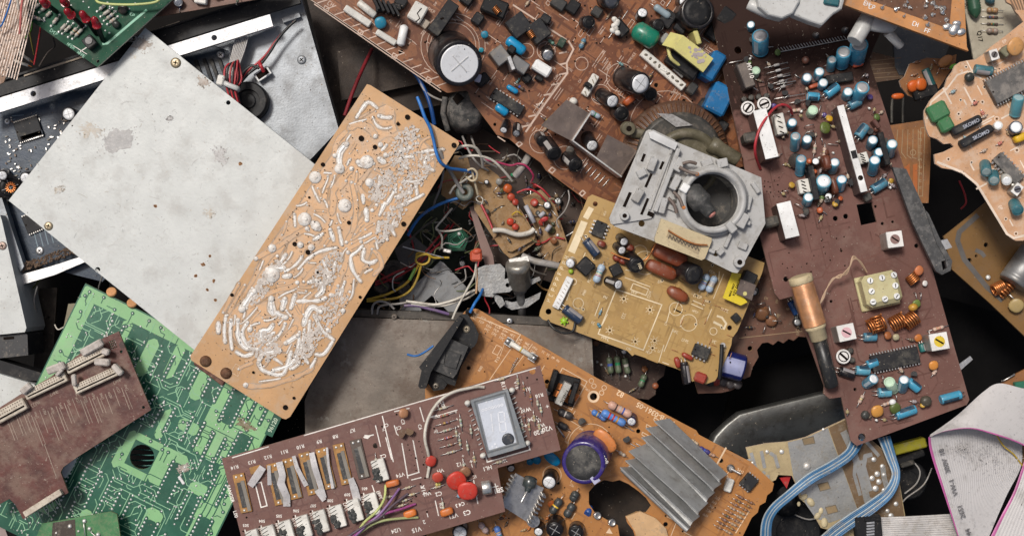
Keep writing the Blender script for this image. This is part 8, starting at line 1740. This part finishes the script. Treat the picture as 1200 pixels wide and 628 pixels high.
# metal block, potentiometer
mp = T('grey_metal_block', 'dull grey metal block with a holed lug left of the small pot', 'metal block', 575, 328, -6, 0)
M_cast = mat('dull_zinc_casting', (.27,.27,.265), .45, .55, var=.25, size=14, dirt=(.2,.18,.16), amt=.4, dsize=8, bump=.5)
P = [(560,314),(568,311),(586,309),(592,315),(591,330),(586,338),(578,348),(566,347),(560,340)]; slab(mp, P, -26, 8, M_cast, 'block'); slab(mp, [(576,330),(596,326),(602,330),(602,338),(597,342),(577,344)], 8, 13, M_cast, 'lug', holes=[(595,334,2.6)]); slab(mp, [(579,344),(588,348),(592,356),(586,361),(580,352)], -10, 6, M_cast, 'leg')
po = T('small_potentiometer', 'small cylindrical metal potentiometer with its shaft pointing down', 'potentiometer', 608, 322, 0, 0)
a = po.L(607,312,12); c = po.L(609,334,-2); d = c-a; H = d.length; MB().lathe(a, d, [(11,-6),(14,-4),(14.5,0),(14.5,3),(13.5,4),(13.5,H),(11,H+3)], 28).build('can', mat('dusty_nickel', (.35,.33,.29), .4, .7, var=.25, size=8, dirt=(.25,.22,.18), amt=.45, dsize=5, bump=.4), po.e)
e = po.L(612,372,-26); MB().lathe(c, e-c, [(8,0),(8,8),(5,9),(5,20),(4.6,(e-c).length)], 18).build('shaft', M_cast, po.e)
q = MB(); P = [(592,352),(600,354),(612,352),(626,346),(634,342),(632,350),(618,360),(600,363),(590,358)]; slab(po, P, -16, -12, M_cast, 'mounting_plate')
slab(po, [(620,328),(632,324),(634,328),(622,334)], -6, -3, M_cast, 'terminal'); slab(po, [(596,304),(618,300),(620,306),(598,309)], 10, 14, M_tinw, 'solder_lug')
tg = MB(); r8 = random.Random(9)
for i in range(150):
    x, y = r8.uniform(440,680), r8.uniform(165,360)
    if not (y > 100+(x-430)*.3 and (x > 540-(y-165)*.55) and x < 690-(y-230)*.4*(y > 230)): continue
    z = r8.uniform(-70,-12); a = r8.uniform(0,6.28); pts = []
    for j in range(r8.choice((3,4,5))): pts.append(W(x,y,z)); a += r8.uniform(-1.1,1.1); l = r8.uniform(5,15); x += l*math.cos(a); y += l*math.sin(a); z += r8.uniform(-8,6)
    tg.tube(spline(pts,3), r8.uniform(.4,1.1), 5, r8.randrange(8))
tag(tg.build('wire_tangle', [M_cable_g, M_dgrey, M_red, paint((.2,.11,.06), .5), M_blk, M_tin, paint((.12,.14,.06), .5), paint((.25,.2,.15), .5)]), kind='stuff')
for k_ in range(4): wire('green_wire', ['topmost','second','third','lowest'][k_]+' thin teal wire seen through the round hole of the green board', [(140,527+k_*6,-24),(160,526+k_*6.5,-22),(178,527+k_*6,-22),(196,523+k_*7,-26)], .8, paint((.03,.16,.13), .4), group='teal wires under the round hole')
# wires on the drive
for k in range(5):
    x = 266+k*2.2; wire('red_wire' if k % 2 == 0 else 'black_wire', ['outer left red strand of the tied wire bundle beside the white cover','dark strand of the tied bundle next to the outer red one','middle red strand of the tied wire bundle beside the white cover','dark strand of the tied bundle right of the middle','innermost red strand of the tied wire bundle, forming its right loop'][k], [(x+4,120,18),(x,104,20),(x-3+k,92,20),(x-2+k*1.2,80,18),(x+4,75-k,14),(x+9-k*.6,82,12),(x+8,94,12),(x+2,106,12),(x+6,122,8)], 1.2, (M_red, M_blk)[k % 2], group='tied wire bundle on the drive')
tie = T('cable_tie', 'milky cable tie around the red wires beside the white cover', 'cable tie', 268, 99, 24, 0); q = MB(); q.tube(spline([tie.L(258,95,-6), tie.L(262,97,0), tie.L(268,100,2), tie.L(278,104,0), tie.L(280,106,-8)], 5), 3, 8, flat=.5); q.build('strap', M_milk, tie.e); blk(tie, (254,93),(262,95), 12, 6, M_white, 'tie_head', 1.5, -2)
wire('red_wire', 'red wire running from the bundle up to the corner of the drive plate', [(284,92,-10),(292,82,-8),(302,74,-8),(312,64,-8),(322,50,-8),(334,36,-8),(344,26,-8)], 1.4, M_red, group='wires on the drive plate'); wire('black_wire', 'black wire running from the bundle up to the corner of the drive plate', [(283,96,-10),(292,86,-8),(305,76,-8),(316,62,-8),(326,46,-8),(338,32,-8),(347,24,-8)], 1.7, M_blk, group='wires on the drive plate')
wire('black_wire', 'black wire curling around the round black spindle', [(304,80,-8),(294,78,-8),(284,88,-8),(278,104,-8),(282,122,-10)], 2, M_blk, group='wires on the drive plate'); wire('red_wire', 'two short red wire ends plugged into the small white socket', [(309,84,-6),(306,78,-2),(304,74,-6)], 2.2, M_red, group='wires on the drive plate')
ribbon('ribbon_cable', 'pale grey ribbon cable tucked under the white mounting strip of the drive', [(284,42,-8),(280,58,-8),(275,74,-10),(270,88,-14)], [16,15,13,12], 8, .95, [M_rg], (0,))
cpn = T('brown_board_top_edge', 'brown board edge with pale parts at the top left, left of the drive plate', 'circuit board', 250, -4, 30, 5); cpn.plate([(182,20),(205,0),(212,-20),(330,-20),(322,-4),(270,5),(225,13)], 3, M_rust, 'board'); blk(cpn, (228,-4),(242,-2), 14, 9, M_white, 'white_module', 1); cap(cpn, (208,1),(209,3), 5, 10, M_alu, M_alu, cross=False); junk(cpn, (200,300), (-10,2), 8)
# ---------------------------------------------------------------- ground, light, camera
g = MB(); g.prism([(-1400,-1000),(1400,-1000),(1400,1000),(-1400,1000)], -324, -320)
gm = mat('gap_shade_dark_earth', (.006,.005,.0045), .8, var=.5, size=90, bump=.5, bsize=14, spec=.15)  # near-black ground: the shade of the gaps is put into its colour
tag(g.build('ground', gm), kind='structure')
w = bpy.data.worlds.new("World"); bpy.context.scene.world = w; w.use_nodes = True
nt = w.node_tree; bg = nt.nodes['Background']; sky = nt.nodes.new('ShaderNodeTexSky'); sky.sky_type = 'NISHITA'; sky.sun_disc = False
SE, SR = 58, 205
sky.sun_elevation = R(SE); sky.sun_rotation = R(SR); sky.dust_density = 6.; sky.air_density = 1.; sky.ozone_density = .3
nt.links.new(sky.outputs[0], bg.inputs[0]); bg.inputs[1].default_value = .065
sl = bpy.data.lights.new('sun', 'SUN'); sl.energy = 2.35; sl.angle = R(12); sl.color = (1., .965, .92)
so = bpy.data.objects.new('sun', sl); C.objects.link(so)
# light comes from the upper left of the picture
sd = V(-.42, .5, 1.25).normalized(); so.rotation_euler = sd.to_track_quat('Z', 'Y').to_euler()
sky.sun_elevation = math.asin(sd.z); sky.sun_rotation = math.atan2(sd.x, sd.y)
# crumbs of dirt lying on whatever is uppermost
bpy.context.view_layer.update(); dg_ = bpy.context.evaluated_depsgraph_get(); rd = random.Random(77); pale = MB(); dark = MB()
for i in range(15000):
    px, py = rd.uniform(0,1200), rd.uniform(0,628); d_ = noise.noise(V(px*.012,py*.012,3))+.6*noise.noise(V(px*.05,py*.05,9))
    if d_ < rd.uniform(-.5,.7): continue
    k = (W(px,py,0)-V(0,0,D)).normalized(); hit, loc, nor, idx, ob_, mt = bpy.context.scene.ray_cast(dg_, V(0,0,D)*S, k)
    if not hit or nor.z < .8 or ob_.name.startswith(('ground','sheet','lid','silver_label','lower_fold','upper_fold','display_face')) and rd.random() < .8 or loc.z < -.06: continue
    c = loc/S; r_ = rd.uniform(.25,.62)*(1.7 if rd.random() < .05 else 1); a = rd.uniform(0,3); n = 5
    q = pale if rd.random() < .62 else dark; up = [c+V(r_*rd.uniform(.5,1.3)*math.cos(a+j*1.257), r_*rd.uniform(.5,1.3)*math.sin(a+j*1.257), .1) for j in range(n)]
    q.add(up+[c+V(0,0,.1+r_*.5)], [(j,(j+1) % n,n) for j in range(n)])
tag(pale.build('dust', mat('pale_crumbs', (.38,.32,.25), .9, var=.3, size=40, bump=0)), kind='stuff'); tag(dark.build('dirt', mat('dark_crumbs', (.06,.04,.03), .9, var=.4, size=40, bump=0)), kind='stuff')
cam = bpy.data.cameras.new('camera'); co = bpy.data.objects.new('camera', cam); C.objects.link(co)
co.location = (0, 0, D*S); cam.sensor_width = 36; cam.lens = 36*D/1200; cam.clip_start = .01; cam.clip_end = 50
cam.dof.use_dof = True; cam.dof.focus_distance = (D-25)*S; cam.dof.aperture_fstop = 9
sc = bpy.context.scene; sc.camera = co
sc.view_settings.view_transform = 'Standard'; sc.view_settings.look = 'None'; sc.view_settings.exposure = .0; sc.view_settings.gamma = 1
sc.render.engine = 'CYCLES'; sc.cycles.use_denoising = True; sc.cycles.max_bounces = 6
for o in list(bpy.data.objects):
    if 'org' in o: del o['org']
